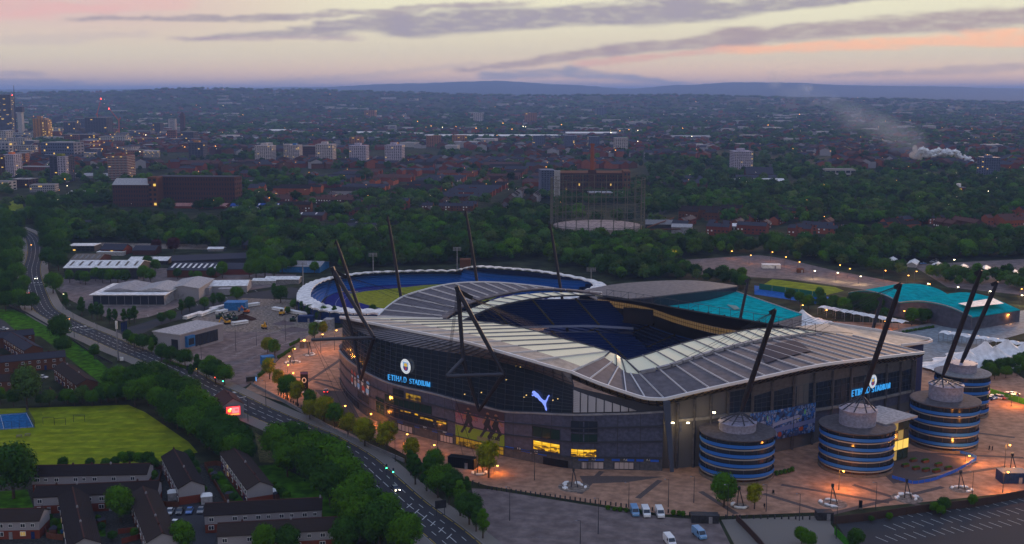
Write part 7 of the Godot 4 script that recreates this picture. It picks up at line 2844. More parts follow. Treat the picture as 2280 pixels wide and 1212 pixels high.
	for q in [[1768, 568, 1782], [1797, 570, 1806], [1811, 570, 1820], [1824, 571, 1838], [1972, 590, 1990], [2020, 595, 2040], [2072, 602, 2095], [2085, 612, 2108], [2130, 607, 2152], [2180, 610, 2204], [2245, 620, 2268]]:
		bld("marquee", "bright white marquee roof among the trees behind the stadium", "marquee", q[0], q[2], q[1], q[1] - 6, 18.0, 0.45, {"wall": "concrete_pale", "roof": "membrane", "rt": "gablez", "rh": 1.6, "group": "white marquees behind the stadium"})

func make_halls() -> void:
	# grey vault and teal roof of the indoor hall
	var c := G(1540, 690)
	var n := thing("indoor_hall", "indoor sports hall with dark grey vault and broad teal roof", "hall", c)
	var back := resample(smooth_line(line3([[1290, 648, 11], [1370, 633, 13.5], [1480, 625, 15], [1560, 625.5, 15], [1642, 636, 12.5]])), 17)
	var front := resample(smooth_line(line3([[1330, 668, 11], [1430, 663, 13.5], [1520, 653, 15], [1590, 645, 14.5], [1640, 637.5, 12.5]])), 17)
	for i in 16:
		var b := MB.new()
		slab(b, front[i], front[i + 1], back[i + 1], back[i], 0.6)
		wpart("roof_panel", b, mat("vault_grey", L(0.16, 0.14, 0.145), 0.6, "soft", 0.05), n)
	var b := MB.new()
	for i in 16:
		b.quad(front[i] + V(0, -0.6, 0.0), front[i + 1] + V(0, -0.6, 0), V(front[i + 1].x, 0, front[i + 1].z), V(front[i].x, 0, front[i].z))
		b.quad(back[i] + V(0, -0.6, 0.0), back[i + 1] + V(0, -0.6, 0), V(back[i + 1].x, 0, back[i + 1].z), V(back[i].x, 0, back[i].z))
	wpart("wall", b, M.glass_dark, n)
	var tb := resample(smooth_line(line3([[1436, 670, 8.6], [1520, 659, 9.4], [1627, 645, 9.4]])), 10)
	var tf := resample(smooth_line(line3([[1560, 716, 8.6], [1690, 722, 9.0], [1786, 700, 9.0]])), 10)
	for i in 9:
		b = MB.new()
		slab(b, tf[i], tf[i + 1], tb[i + 1], tb[i], 0.5)
		wpart("teal_panel", b, M.teal, n)
	b = MB.new()
	for i in 9:
		b.quad(tf[i] + V(0, -.5, 0), tf[i + 1] + V(0, -.5, 0), at_h(tf, 0)[i + 1], at_h(tf, 0)[i])
	var te := [tf[9], tb[9]]
	b.quad(te[0] + V(0, -.5, 0), te[1] + V(0, -.5, 0), V(te[1].x, 0, te[1].z), V(te[0].x, 0, te[0].z))
	wpart("wall", b, M.metal_grey, n)
	b = MB.new()
	var hp := line3([[1618, 678, 9.6], [1640, 681, 9.6], [1648, 688, 9.6], [1636, 690, 9.6]])
	b.poly(hp)
	wpart("roof_light", b, mat("teal_dark", L(0.01, 0.12, 0.14), 0.4), n)
	b = MB.new()
	for i in 9:
		b.bar(tb[i] + V(0, 0.2, 0), tb[i + 1] + V(0, 0.2, 0), 0.4, 0.4)
	b.bar(tb[9] + V(0, 0.2, 0), tf[9] + V(0, 0.2, 0), 0.4, 0.4)
	wpart("roof_edge", b, M.concrete_pale, n)
	for x in range(1290, 1800, 24):
		block(G(x, 690), 22)
	# twin-arched tennis centre
	n = thing("tennis_centre", "twin-arched hall with teal roofs and slate grey end walls", "hall", G(2060, 700))
	for q in [
		[[[1990, 634, 7.5], [2040, 632, 10], [2085, 642, 10], [2118, 660, 7.5]], [[1890, 652, 7.5], [1925, 647, 10], [1970, 657, 10.5], [2003, 674, 8]]],
		[[[2085, 660, 7.5], [2140, 651, 10.5], [2200, 660, 10.5], [2272, 690, 6.5]], [[2003, 674, 8], [2050, 671, 10.5], [2110, 682, 11], [2165, 706, 7]]],
	]:
		var bk := resample(smooth_line(line3(q[0])), 13)
		var fr := resample(smooth_line(line3(q[1])), 13)
		for i in 12:
			b = MB.new()
			slab(b, fr[i], fr[i + 1], bk[i + 1], bk[i], 0.5)
			wpart("roof_panel", b, M.teal, n)
		b = MB.new()
		for i in 12:
			b.quad(fr[i] + V(0, -.4, -0.3), fr[i + 1] + V(0, -.4, -0.3), V(fr[i + 1].x, 0, fr[i + 1].z), V(fr[i].x, 0, fr[i].z))
		b.quad(fr[12] + V(0, -.4, 0), bk[12] + V(0, -.4, 0), at_h(bk, 0)[12], at_h(fr, 0)[12])
		wpart("end_wall", b, mat("wall_slate", L(0.10, 0.10, 0.13), 0.8, "soft", 0.05), n)
		b = MB.new()
		for i in 12:
			b.bar(fr[i] + V(0, 0.1, 0), fr[i + 1] + V(0, 0.1, 0), 0.5, 0.4)
		wpart("arch_edge", b, M.concrete_pale, n)
	b = MB.new()
	b.poly(line3([[2134, 676, 11.6], [2212, 664, 11.4], [2236, 676, 10.4], [2162, 684, 11.4]]))
	wpart("roof_light", b, M.metal_white, n)
	for x in range(1880, 2290, 22):
		block(G(x, 690), 24)
	# white tents
	tent("white peaked tents in a row behind the stadium roof", [[1788, 690, 14, 1786, 722, 13.0], [1758, 700, 11, 1756, 724, 10.0], [1722, 706, 9, 1720, 726, 10.0], [1697, 708, 8, 1696, 726, 7.0]])
	tent("great white marquee with many peaks beside the ramp towers", [[2192, 760, 14, 2192, 808, 15.0], [2236, 756, 14, 2240, 800, 15.0], [2150, 778, 12, 2152, 815, 13.0], [2118, 792, 9, 2118, 822, 11.0], [2275, 764, 12, 2280, 800, 14.0], [2215, 772, 13, 2215, 812, 14.0]])
	canopy("long wavy white canopy behind the end of the stadium", [[1828, 702], [2016, 738]], 4.4, 9)
	canopy("long wavy white canopy beside the great marquee", [[2095, 760], [2290, 790]], 4.4, 9)
	fence("bright green site hoarding along the edge of the square", [[2185, 872], [2230, 886], [2290, 904]], 2.4, mat("hoarding", L(0.05, 0.22, 0.02), 0.8, "soft", 0.2), 4.0, "hoarding")
	fence("green hoarding behind the square in the foreground", [[1858, 1190], [1880, 1212], [1900, 1235]], 2.2, M.hoarding, 3.0, "hoarding")
	fence("dark green fence along the sports pitch", [[1690, 644], [1760, 654], [1840, 666]], 3.5, mat("fence_green", L(0.02, 0.12, 0.07), 0.8), 8.0, "pitch_fence")

func tent(label: String, peaks: Array) -> void:
	var n := thing("marquee", label, "marquee", G(peaks[0][3], peaks[0][4]))
	for q in peaks:
		var g := G(q[3], q[4])
		var h := Z(q[0], q[1], g.z).y
		var b := MB.new()
		var k := 28
		var prof := [[1.0, 0.18], [0.8, 0.24], [0.6, 0.33], [0.4, 0.48], [0.22, 0.68], [0.1, 0.86], [0.03, 1.0]]
		for i in k:
			for j in prof.size() - 1:
				var pt := []
				for e in [[i, j], [i + 1, j], [i + 1, j + 1], [i, j + 1]]:
					var a: float = TAU * e[0] / k
					var wv: float = 1.0 + 0.07 * cos(a * 8.0) * prof[e[1]][0]
					pt.append(g + V(cos(a) * q[5] * prof[e[1]][0] * wv * 1.15, h * prof[e[1]][1] * (1.0 + 0.05 * cos(a * 8.0) * prof[e[1]][0]), sin(a) * q[5] * prof[e[1]][0] * wv))
				b.quad(pt[0], pt[3], pt[2], pt[1])
		wpart("canopy", b, M.membrane, n)
		b = MB.new()
		b.tube(g, g + V(0, h + 1.0, 0), 0.15, 0.1, 6)
		wpart("pole", b, M.metal_grey, n)
		block(g, q[5])

func canopy(label: String, pix: Array, h: float, bays: int) -> void:
	var a := G(pix[0][0], pix[0][1])
	var c := G(pix[1][0], pix[1][1])
	var n := thing("canopy_walkway", label, "canopy", a)
	var d := (c - a).normalized()
	var s := V(-d.z, 0, d.x) * 3.2
	for i in bays:
		var b := MB.new()
		var p := a.lerp(c, float(i) / bays)
		var q := a.lerp(c, float(i + 1) / bays)
		for k in 6:
			var t0 := k / 6.0
			var t1 := (k + 1) / 6.0
			var u := p.lerp(q, t0) + V(0, h + 0.5 * sin(PI * t0), 0)
			var v := p.lerp(q, t1) + V(0, h + 0.5 * sin(PI * t1), 0)
			b.quad(u - s, v - s, v + V(0, 0.8, 0), u + V(0, 0.8, 0))
			b.quad(u + V(0, 0.8, 0), v + V(0, 0.8, 0), v + s, u + s)
		wpart("bay", b, M.membrane, n)
		b = MB.new()
		b.tube(p - s * 0.9, p - s * 0.9 + V(0, h, 0), 0.12, 0.12, 6)
		b.tube(p + s * 0.9, p + s * 0.9 + V(0, h, 0), 0.12, 0.12, 6)
		wpart("post", b, M.metal_grey, n)
		block(p, 6)

# ---------------------------------------------------------------- the city behind
func make_city() -> void:
	mat("tower_pale", L(0.50, 0.44, 0.44), 0.9, "soft", 0.05)
	mat("tower_lilac", L(0.46, 0.41, 0.50), 0.9, "soft", 0.05)
	mat("tower_red", L(0.20, 0.08, 0.06), 0.9, "soft", 0.05)
	mat("tower_orange", L(0.34, 0.15, 0.08), 0.9, "soft", 0.05)
	mat("tower_slate", L(0.07, 0.07, 0.10), 0.7, "soft", 0.05)
	mat("tower_glass", L(0.025, 0.03, 0.05), 0.25)
	mat("tower_blue", L(0.10, 0.12, 0.20), 0.6, "soft", 0.05)
	mat("green_roof", L(0.13, 0.15, 0.03), 0.8)
	mat("orange_roof", L(0.45, 0.14, 0.05), 0.8)
	var T := "point block of flats with rows of windows"
	# x0, x1, base, top, depth, wall, floors, columns, side columns, label, extra
	var tw := [
		[568, 606, 366, 325, 22, "tower_pale", 13, 8, 4, "pale point block left of the hospital block behind brick houses", {"plant": 4.0}],
		[632, 646, 362, 322, 16, "tower_pale", 13, 4, 3, "slim shaded point block joined to the banded tower", {}],
		[644, 667, 363, 324, 18, "tower_pale", 13, 6, 3, "point block with blue bands near its top", {"plant": 3.0, "plantm": "cladding_blue"}],
		[703, 741, 367, 322, 22, "tower_pale", 13, 8, 4, "pale point block with a lamp at its foot behind the terraces", {"plant": 4.0}],
		[778, 815, 370, 325, 22, "tower_lilac", 13, 8, 4, "lilac point block in front of a brown block of flats", {"plant": 4.0}],
		[778, 806, 325, 306, 18, "tower_orange", 6, 5, 2, "brown block of flats peeping over the lilac point block", {}],
		[857, 895, 370, 324, 22, "tower_lilac", 13, 8, 4, "lilac point block beside a round tree", {"plant": 4.0}],
		[950, 982, 328, 303, 20, "tower_orange", 8, 6, 3, "orange brown point block in front of the lit depot", {}],
		[1008, 1040, 325, 302, 20, "tower_orange", 8, 6, 3, "twin orange brown point block in front of the lit depot", {}],
		[1187, 1214, 335, 303, 20, "tower_blue", 10, 6, 3, "blue grey point block before the white sheds", {}],
		[1258, 1284, 336, 303, 20, "tower_blue", 10, 6, 3, "blue grey point block right of its twin before the sheds", {}],
		[1310, 1335, 330, 305, 20, "tower_blue", 8, 6, 3, "dim blue point block on the green slope", {}],
		[1370, 1398, 345, 308, 20, "tower_pale", 11, 6, 3, "pale sided point block on the green slope", {}],
		[1635, 1676, 388, 338, 26, "tower_lilac", 14, 9, 4, "lilac point block behind the dark red church", {"plant": 4.0}],
		[2195, 2226, 400, 352, 26, "tower_blue", 13, 6, 4, "dark glass slab tower beside the smoke", {"plant": 3.0}],
		[1205, 1235, 440, 380, 24, "tower_blue", 13, 5, 0, "blue grey slab block with amber stair lights left of the mill", {"lit": 0.0}],
		[811, 834, 266, 246, 40, "tower_orange", 7, 5, 2, "far orange tower block on the wooded plain", {}],
		[1055, 1076, 274, 252, 40, "tower_pale", 8, 5, 2, "far pale tower block with red gable on the wooded plain", {}],
		[1170, 1196, 276, 252, 40, "tower_orange", 8, 5, 2, "far twin tower block on the wooded plain", {}],
		[1328, 1350, 262, 240, 40, "tower_blue", 8, 4, 2, "faint far tower block near the horizon", {}],
		[241, 285, 402, 347, 24, "tower_red", 15, 5, 5, "red and white striped tower block above the mill", {"plant": 3.0, "bands": 15, "bandm": "concrete_pale"}],
		[112, 148, 405, 349, 24, "tower_slate", 15, 4, 4, "slate and lilac tower with ribbon windows", {"plant": 3.0, "plantm": "green_roof"}],
		[130, 148, 406, 350, 8, "tower_lilac", 15, 3, 3, "lilac front of the slate tower with ribbon windows", {}],
		[10, 32, 394, 345, 22, "tower_lilac", 15, 5, 4, "lilac tower with an orange roof box at the city edge", {"plant": 3.0, "plantm": "orange_roof"}],
		[-20, 10, 394, 347, 22, "brick_dark", 14, 4, 4, "dark brick tower beside the lilac tower at the city edge", {}],
		[420, 453, 352, 318, 22, "tower_slate", 9, 5, 3, "slate office tower with yellow roof box among the trees", {"plant": 3.0, "plantm": "amber_cladding"}],
	]
	for q in tw:
		var o: Dictionary = {"wall": q[5], "roof": q[5], "nf": q[6], "nc": q[7], "ns": q[8], "lit": 0.03}
		o.merge(q[10], true)
		bld("tower_block", q[9], "tower", q[0], q[1], q[2], q[3], q[4], 0.12 if q[0] < 900 else -0.1, o)
	# city centre
	var cc := [
		[-30, 28, 302, 211, 40, "tower_glass", 44, 10, 4, "dark glass skyscraper with red lights at the picture edge", {"fw": 0.9, "fh": 0.4, "winm": "tower_slate"}],
		[75, 103, 312, 264, 36, "amber_cladding", 18, 4, 4, "amber clad tower with red lamp on top", {"plant": 5.0, "lit": 0.0, "fw": 0.35}],
		[95, 108, 312, 267, 20, "amber_cladding", 18, 3, 3, "pale amber wing of the amber tower", {"lit": 0.2}],
		[190, 238, 304, 262, 40, "tower_slate", 14, 8, 4, "dark tower under construction beneath two red cranes", {"fw": 0.7}],
		[142, 168, 304, 272, 30, "tower_slate", 10, 5, 3, "slate office block left of the construction tower", {}],
		[168, 190, 300, 265, 30, "tower_blue", 11, 5, 3, "blue office slab beside the construction tower", {}],
		[100, 130, 305, 286, 24, "concrete_pale", 5, 6, 2, "pale low office before the amber tower", {"lit": 0.15}],
		[26, 72, 312, 296, 30, "concrete_pale", 5, 12, 3, "long pale office with arcade windows below the skyscraper", {}],
		[-10, 14, 322, 292, 30, "concrete_pale", 8, 5, 3, "cream stepped flats at the picture edge", {}],
		[10, 56, 328, 308, 30, "concrete_pale", 6, 9, 3, "cream flats with balconies", {"lit": 0.1}],
		[30, 78, 348, 325, 24, "render", 5, 10, 3, "white flats with irregular windows", {}],
		[92, 165, 352, 318, 40, "tower_blue", 5, 14, 3, "long blue grey civic block", {}],
		[90, 166, 345, 330, 40, "brick", 3, 14, 3, "brick base of the civic block", {}],
		[178, 212, 322, 300, 30, "brick_dark", 6, 7, 3, "dark brick flats with lit windows", {"lit": 0.25}],
		[142, 176, 320, 300, 30, "tower_red", 5, 7, 3, "red grey flats near the construction tower", {}],
		[220, 278, 322, 304, 30, "concrete_pale", 5, 12, 3, "white stepped flats behind red brick rows", {}],
		[170, 212, 336, 322, 24, "brick_orange", 4, 8, 3, "red brick flats with warm lamps", {"lit": 0.15}],
		[225, 244, 330, 312, 20, "brick_orange", 5, 4, 3, "narrow red brick flats", {}],
		[278, 336, 320, 308, 24, "brick_orange", 4, 12, 2, "row of red brick flats with a bright lamp", {"lit": 0.1}],
		[290, 335, 308, 292, 30, "tower_blue", 5, 10, 3, "grey office with columned front", {}],
		[340, 357, 302, 274, 24, "tower_slate", 9, 4, 3, "grey university tower left of the banded one", {}],
		[375, 391, 292, 265, 24, "tower_pale", 9, 1, 2, "white banded university tower with dark top", {"bands": 9}],
		[372, 392, 318, 290, 24, "tower_red", 6, 5, 3, "red flats below the banded tower", {}],
		[403, 431, 318, 294, 30, "tower_slate", 6, 6, 3, "slate flats beside the brick clock tower", {}],
		[283, 325, 348, 335, 24, "tower_orange", 3, 10, 2, "long low tan college block", {}],
		[-20, 20, 345, 318, 30, "render", 4, 5, 2, "white hall at the picture edge", {}],
		[33, 58, 372, 342, 24, "tower_orange", 8, 4, 3, "brown and blue flats behind the lilac tower", {}],
		[20, 64, 418, 400, 24, "brick_dark", 4, 10, 3, "old brick mill block with white skylight", {"lights": 2}],
		[66, 122, 428, 413, 20, "render", 3, 12, 3, "stone mill with rows of small windows", {}],
		[-20, 18, 425, 405, 20, "concrete_pale", 3, 8, 2, "pale offices at the foot of the city edge", {}],
		[40, 112, 380, 372, 30, "brick", 3, 16, 2, "long brick works row", {"lit": 0.0}],
		[540, 585, 412, 404, 14, "brick", 2, 10, 2, "brick school with pale roof", {"lit": 0.0}],
		[600, 632, 375, 366, 22, "brick_orange", 2, 6, 2, "orange brick hall with slate roof", {"lit": 0.0}],
		[668, 704, 350, 326, 26, "brick_dark", 5, 8, 2, "dark brown college slab between two point blocks", {"lit": 0.0}],
		[1838, 1905, 396, 378, 24, "concrete_pale", 2, 6, 2, "white framed school block among the trees", {"lit": 0.0, "fw": 0.8}],
		[2128, 2150, 432, 418, 14, "brick", 2, 3, 2, "small brick building with a white cube roof", {"plant": 4.0, "plantm": "metal_white"}],
		[2170, 2195, 388, 376, 16, "metal_white", 1, 4, 0, "long white block left of the glass slab", {"lit": 0.0}],
		[2226, 2258, 392, 388, 16, "metal_white", 1, 6, 0, "long low white wing right of the glass slab", {"lit": 0.0}],
	]
	for q in cc:
		var o: Dictionary = {"wall": q[5], "roof": "concrete", "nf": q[6], "nc": q[7], "ns": q[8], "lit": 0.06}
		o.merge(q[10], true)
		bld("city_building", q[9], "building", q[0], q[1], q[2], q[3], q[4], 0.1 if int(q[0]) % 3 else -0.15, o)
	# the crowd of mid-rise blocks around them
	var cr := RandomNumberGenerator.new()
	cr.seed = 40
	for i in 62:
		var px := cr.randf_range(-20, 430)
		var py := 296.0 + 62.0 * pow(cr.randf(), 1.2)
		var hp := cr.randf_range(7, 17)
		var wp := cr.randf_range(14, 34)
		if not free_at(G(px + wp / 2, py)):
			continue
		bld("city_building", "mid-rise block in the crowded city centre", "building", px, px + wp, py, py - hp, cr.randf_range(16, 30), cr.randf_range(-0.3, 0.3), {"wall": ["brick_orange", "concrete_pale", "tower_red", "tower_slate", "brick", "tower_pale", "tower_blue", "render"][i % 8], "roof": ["concrete", "roof_slate", "concrete_pale"][i % 3], "nf": int(hp / 2.6), "nc": int(wp / 3), "ns": 4, "lit": 0.07, "group": "crowded city centre blocks"})
	# red warning lamps on the skyscraper and the amber tower
	for q in [[17, 212, 301], [26, 212, 301], [17, 271, 301], [27, 271, 301], [90, 261, 311], [46, 252, 303]]:
		var p := Z(q[0], q[1], G(q[0], q[2]).z + 3.0)
		var o := thing("warning_lamp", "red warning lamp on a tall city building", "lamp", p, 0, "red warning lamps")
		var b := MB.new()
		b.lathe(Vector3.ZERO, [[0, -1.6], [1.9, 0], [0, 1.6]], 8)
		part("lit_lamp", b, M.lamp_red, o)
		b = MB.new()
		b.tube(V(0, -4, 0), V(0, -1, 0), 0.3, 0.3, 5)
		part("bracket", b, M.metal_dark, o)
	# slim tower, spire mast, clock tower
	var sp := G(48, 303)
	var so := thing("slim_tower", "slim white building core topped by a wider lit cap", "tower", sp)
	var sb := MB.new()
	var hh := Z(48, 238, sp.z).y
	sb.box(Vector3.ZERO, V(12, hh - 14, 14))
	part("shaft", sb, M.concrete_pale, so)
	sb = MB.new()
	sb.box(V(0, hh - 14, 0), V(18, 14, 16))
	part("cap", sb, M.tower_slate, so)
	sp = G(36, 303)
	so = thing("mast_spire", "thin dark spire crane beside the skyscraper", "mast", sp)
	hh = Z(36, 190, sp.z).y
	sb = MB.new()
	sb.tube(Vector3.ZERO, V(0, hh * 0.6, 0), 2.4, 2.0, 6)
	sb.tube(V(0, hh * 0.6, 0), V(2, hh, 0), 1.4, 0.5, 6)
	part("lattice", sb, M.tower_slate, so)
	sp = G(407, 292)
	so = thing("clock_tower", "dark brick clock tower rising over the low roofs", "tower", sp)
	hh = Z(407, 249, sp.z).y
	sb = MB.new()
	sb.box(Vector3.ZERO, V(13, hh * 0.72, 13))
	part("shaft", sb, M.brick_dark, so)
	sb = MB.new()
	sb.box(V(0, hh * 0.72, 0), V(16, hh * 0.06, 16))
	sb.box(V(0, hh * 0.78, 0), V(11, hh * 0.12, 11))
	sb.lathe(V(0, hh * 0.9, 0), [[5.0, 0], [4.0, hh * 0.04], [0, hh * 0.1]], 8)
	part("belfry", sb, M.brick_dark, so)
	# glass sail roof
	so = thing("curved_glass_hall", "curved glass roofed hall between the amber tower and the office slab", "building", G(120, 300))
	sb = MB.new()
	for k in 5:
		sb.bar(Z(108 + k * 2, 280 - k * 4, G(120, 300).z) - Vector3.ZERO, Z(140, 262 - k * 1.5, G(120, 300).z - 10), 8, 3)
	wpart("roof_blade", sb, M.tower_blue, so)
	# tower cranes
	for q in [[[216, 300], [216, 252], [224, 220], [213, 256], "red tower crane with a raised jib over the construction tower"], [[265, 304], [264, 268], [242, 242], [268, 262], "red tower crane leaning left beside the construction tower"]]:
		var f := G(q[0][0], q[0][1])
		var o := thing("tower_crane", q[4], "crane", f)
		var t := Z(q[1][0], q[1][1], f.z)
		var b := MB.new()
		b.tube(f, t, 1.5, 1.2, 4)
		wpart("tower", b, mat("crane_red", L(0.40, 0.07, 0.05), 0.6), o)
		b = MB.new()
		b.tube(t, Z(q[2][0], q[2][1], f.z), 1.2, 0.7, 4)
		wpart("jib", b, M.crane_red, o)
		b = MB.new()
		b.tube(t, Z(q[3][0], q[3][1], f.z), 1.6, 1.6, 4)
		wpart("counter_jib", b, M.crane_red, o)
		b = MB.new()
		b.lathe(Z(q[2][0], q[2][1], f.z), [[0, -1.6], [1.7, 0], [0, 1.6]], 6)
		wpart("lit_lamp", b, M.lamp_red, o)
	# the long brick mill
	bld("mill", "long dark brick mill of six storeys with a row of lit windows", "mill", 348, 524, 456, 394, 22.0, 0.10, {"wall": "brick_dark", "roof": "roof_slate", "nf": 6, "nc": 30, "ns": 4, "lit": 0.012, "fw": 0.4})
	bld("mill", "taller brick stair tower at the right end of the long mill", "mill", 498, 523, 457, 396, 24.0, 0.10, {"wall": "brick_brown", "roof": "roof_slate"})
	bld("mill", "brick mill block with pale sloping roof", "mill", 252, 332, 460, 412, 26.0, 0.05, {"wall": "brick_dark", "roof": "concrete_pale", "rt": "gable", "rh": 6.0, "nf": 5, "nc": 14, "ns": 4, "lit": 0.0, "fw": 0.35})
	bld("mill", "square brick mill tower joining the two mill blocks", "mill", 331, 351, 460, 396, 18.0, 0.05, {"wall": "brick_brown", "roof": "brick_brown", "nf": 6, "nc": 2, "lit": 0.12})
	bld("mill", "low brick mill wing with amber wall lamps", "mill", 352, 390, 456, 438, 12.0, 0.08, {"wall": "brick_brown", "roof": "concrete", "nf": 2, "nc": 8, "lit": 0.0})
	bld("mill", "stepped brick mill end beside the terraces", "mill", 520, 530, 456, 423, 16.0, 0.05, {"wall": "brick_brown", "roof": "concrete_brown"})
	# the mill behind the gas holder with its chimney
	bld("mill", "broad brick mill with white parapets behind the gas holder", "mill", 1240, 1392, 436, 386, 40.0, 0.04, {"wall": "brick_dark", "roof": "brick_brown", "nf": 5, "nc": 26, "ns": 4, "lit": 0.02, "fw": 0.4})
	bld("mill", "brick end tower of the broad mill", "mill", 1388, 1403, 442, 383, 40.0, 0.04, {"wall": "brick_brown", "roof": "brick_brown", "nf": 5, "nc": 2})
	bld("mill", "white clad stair shaft on the broad mill", "mill", 1234, 1247, 452, 382, 8.0, 0.0, {"wall": "concrete_pale", "roof": "concrete_pale"})
	bld("mill_annexe", "tan flat-roofed annexe with dark windows inside the gas holder view", "building", 1310, 1390, 446, 430, 20.0, 0.03, {"wall": "concrete_brown", "roof": "concrete_pale", "nf": 2, "nc": 10, "lit": 0.0})
	var cp := G(1318, 436)
	var co := thing("mill_chimney", "tall round brick chimney above the broad mill", "chimney", cp)
	var cb := MB.new()
	var ch := Z(1318, 320, cp.z).y
	cb.lathe(Vector3.ZERO, [[3.4, 0], [2.0, ch * 0.96], [2.7, ch * 0.965], [2.7, ch], [1.4, ch]], 16)
	part("stack", cb, M.brick_orange, co)
	cb = MB.new()
	cb.box(Vector3.ZERO, V(9, ch * 0.5, 9))
	part("base", cb, M.brick_dark, co)
	# church
	var nv := bld("church", "large dark red brick church with long slate nave", "church", 1662, 1722, 402, 388, 18.0, 0.0, {"wall": "brick_dark", "roof": "roof_slate", "rt": "gable", "rh": 9.0, "nf": 1, "nc": 8, "fw": 0.3, "lit": 0.0})
	bld("church_hall", "lower slate-roofed aisle of the red church", "church", 1640, 1745, 406, 397, 14.0, 0.0, {"wall": "brick_dark", "roof": "roof_slate", "rt": "gable", "rh": 4.0})
	# white sheds along the far lit depot and others
	var ws := [[1610, 1748, 412, 404, 22, "long thin white roof beside the red church"], [945, 1256, 309, 303, 60, "long lit white depot roof across the plain"], [420, 520, 300, 297, 50, "flat white warehouse roofs on the plain left of the depot"], [520, 610, 312, 309, 40, "low white sheds on the plain"], [595, 670, 296, 291, 50, "large white warehouse on the plain"], [665, 740, 318, 315, 40, "grey warehouse roofs on the plain"], [725, 830, 300, 296, 60, "pale warehouse roofs in a row on the plain"], [850, 940, 304, 299, 60, "white warehouse with curved roofs on the plain"], [270, 392, 238, 234, 140, "far pale glasshouses or sheds below the hills"], [395, 425, 243, 240, 120, "far white shed right of the pale sheds"], [1260, 1390, 304, 297, 60, "white depot hall behind the blue point blocks"], [1495, 1582, 313, 305, 40, "white panelled depot at the plain's right"], [2115, 2170, 386, 382, 16, "low white roof left of the smoke"], [1815, 1830, 427, 421, 10, "small bright white shed roof in the woods"], [740, 850, 312, 308, 30, "grey white yard sheds on the plain"], [880, 950, 318, 314, 26, "pale yard sheds near the orange blocks"], [430, 500, 322, 319, 30, "grey works roofs beyond the slate office"], [160, 250, 397, 392, 26, "white works roof beside the striped tower"], [170, 240, 362, 358, 26, "grey works roof in the trees below the flats"]]
	for q in ws:
		bld("warehouse", q[5], "warehouse", q[0], q[1], q[2], q[3], q[4], 0.02, {"wall": "metal_grey", "roof": "metal_white" if q[3] < 300 or q[0] > 1500 or q[0] == 945 else "concrete_pale", "rt": "gable", "rh": 3.0})
	# road bridge in the wood behind the arena
	var br := thing("footbridge", "pale concrete bridge parapet in the wood behind the arena", "bridge", G(1238, 572))
	var bb := MB.new()
	for k in 2:
		var off := V(0, 0, -5.0 * k)
		bb.bar(G(1234, 572) + V(0, 5.2, 0) + off, G(1280, 568) + V(0, 5.2, 0) + off, 0.4, 1.2)
	bb.bar(G(1234, 572) + V(0, 4.2, -2.5), G(1280, 568) + V(0, 4.2, -2.5), 6.0, 0.8)
	for k in 3:
		bb.box(G(1238 + k * 18, 572 - k) + V(0, 0, -2.5), V(1.0, 4.0, 4.0))
	wpart("deck", bb, M.concrete, br)
	make_gasholder()
	make_smoke()

func make_gasholder() -> void:
	var c := G(1330, 514)
	var r := 104.0 * -c.z / FOC * 1.01
	var n := thing("gas_holder", "tall open ring frame of an old gas holder around a low pale dome", "gas holder", c)
	var h := Z(1330, 397, c.z).y
	mat("holder_frame", L(0.10, 0.095, 0.075), 0.7)
	var k := 24
	for i in k:
		var a := TAU * i / k
		var d := V(cos(a), 0, sin(a)) * r
		var b := MB.new()
		b.tube(d, d + V(0, h, 0), 0.42, 0.3, 6)
		part("column", b, M.holder_frame, n)
	for j in 7:
		var y := h * (j + 1) / 7.0
		var b := MB.new()
		for i in 48:
			var a0 := TAU * i / 48
			var a1 := TAU * (i + 1) / 48
			b.bar(V(cos(a0) * r, y, sin(a0) * r), V(cos(a1) * r, y, sin(a1) * r), 0.3, 0.34)
		part("ring_girder", b, M.holder_frame, n)
	for j in 7:
		var b := MB.new()
		for i in k:
			var a0 := TAU * i / k
			var a1 := TAU * (i + 1) / k
			var y0 := h * j / 7.0
			var y1 := h * (j + 1) / 7.0
			b.bar(V(cos(a0) * r, y0, sin(a0) * r), V(cos(a1) * r, y1, sin(a1) * r), 0.09, 0.09)
			b.bar(V(cos(a1) * r, y0, sin(a1) * r), V(cos(a0) * r, y1, sin(a0) * r), 0.09, 0.09)
		part("bracing", b, M.holder_frame, n).set_meta("kind", "stuff")
	var b := MB.new()
	b.lathe(Vector3.ZERO, [[r * 0.94, 0], [r * 0.94, 5.0], [r * 0.8, 6.0], [r * 0.5, 7.2], [0, 8.0]], 48)
	part("dome", b, mat("holder_dome", L(0.36, 0.28, 0.26), 0.8, "soft", 0.03), n)
	block(c, r + 2)
	# pipes beside it
	var po := thing("pipe_bridge", "raised rusty pipes beside the gas holder", "pipes", G(1450, 516))
	b = MB.new()
	b.tube(G(1440, 520) + V(0, 5, 0), G(1500, 500) + V(0, 6, 0), 0.6, 0.6, 6)
	b.tube(G(1445, 522) + V(0, 4, 0), G(1530, 520) + V(0, 4, 0), 0.6, 0.6, 6)
	wpart("pipe", b, M.brick_brown, po)

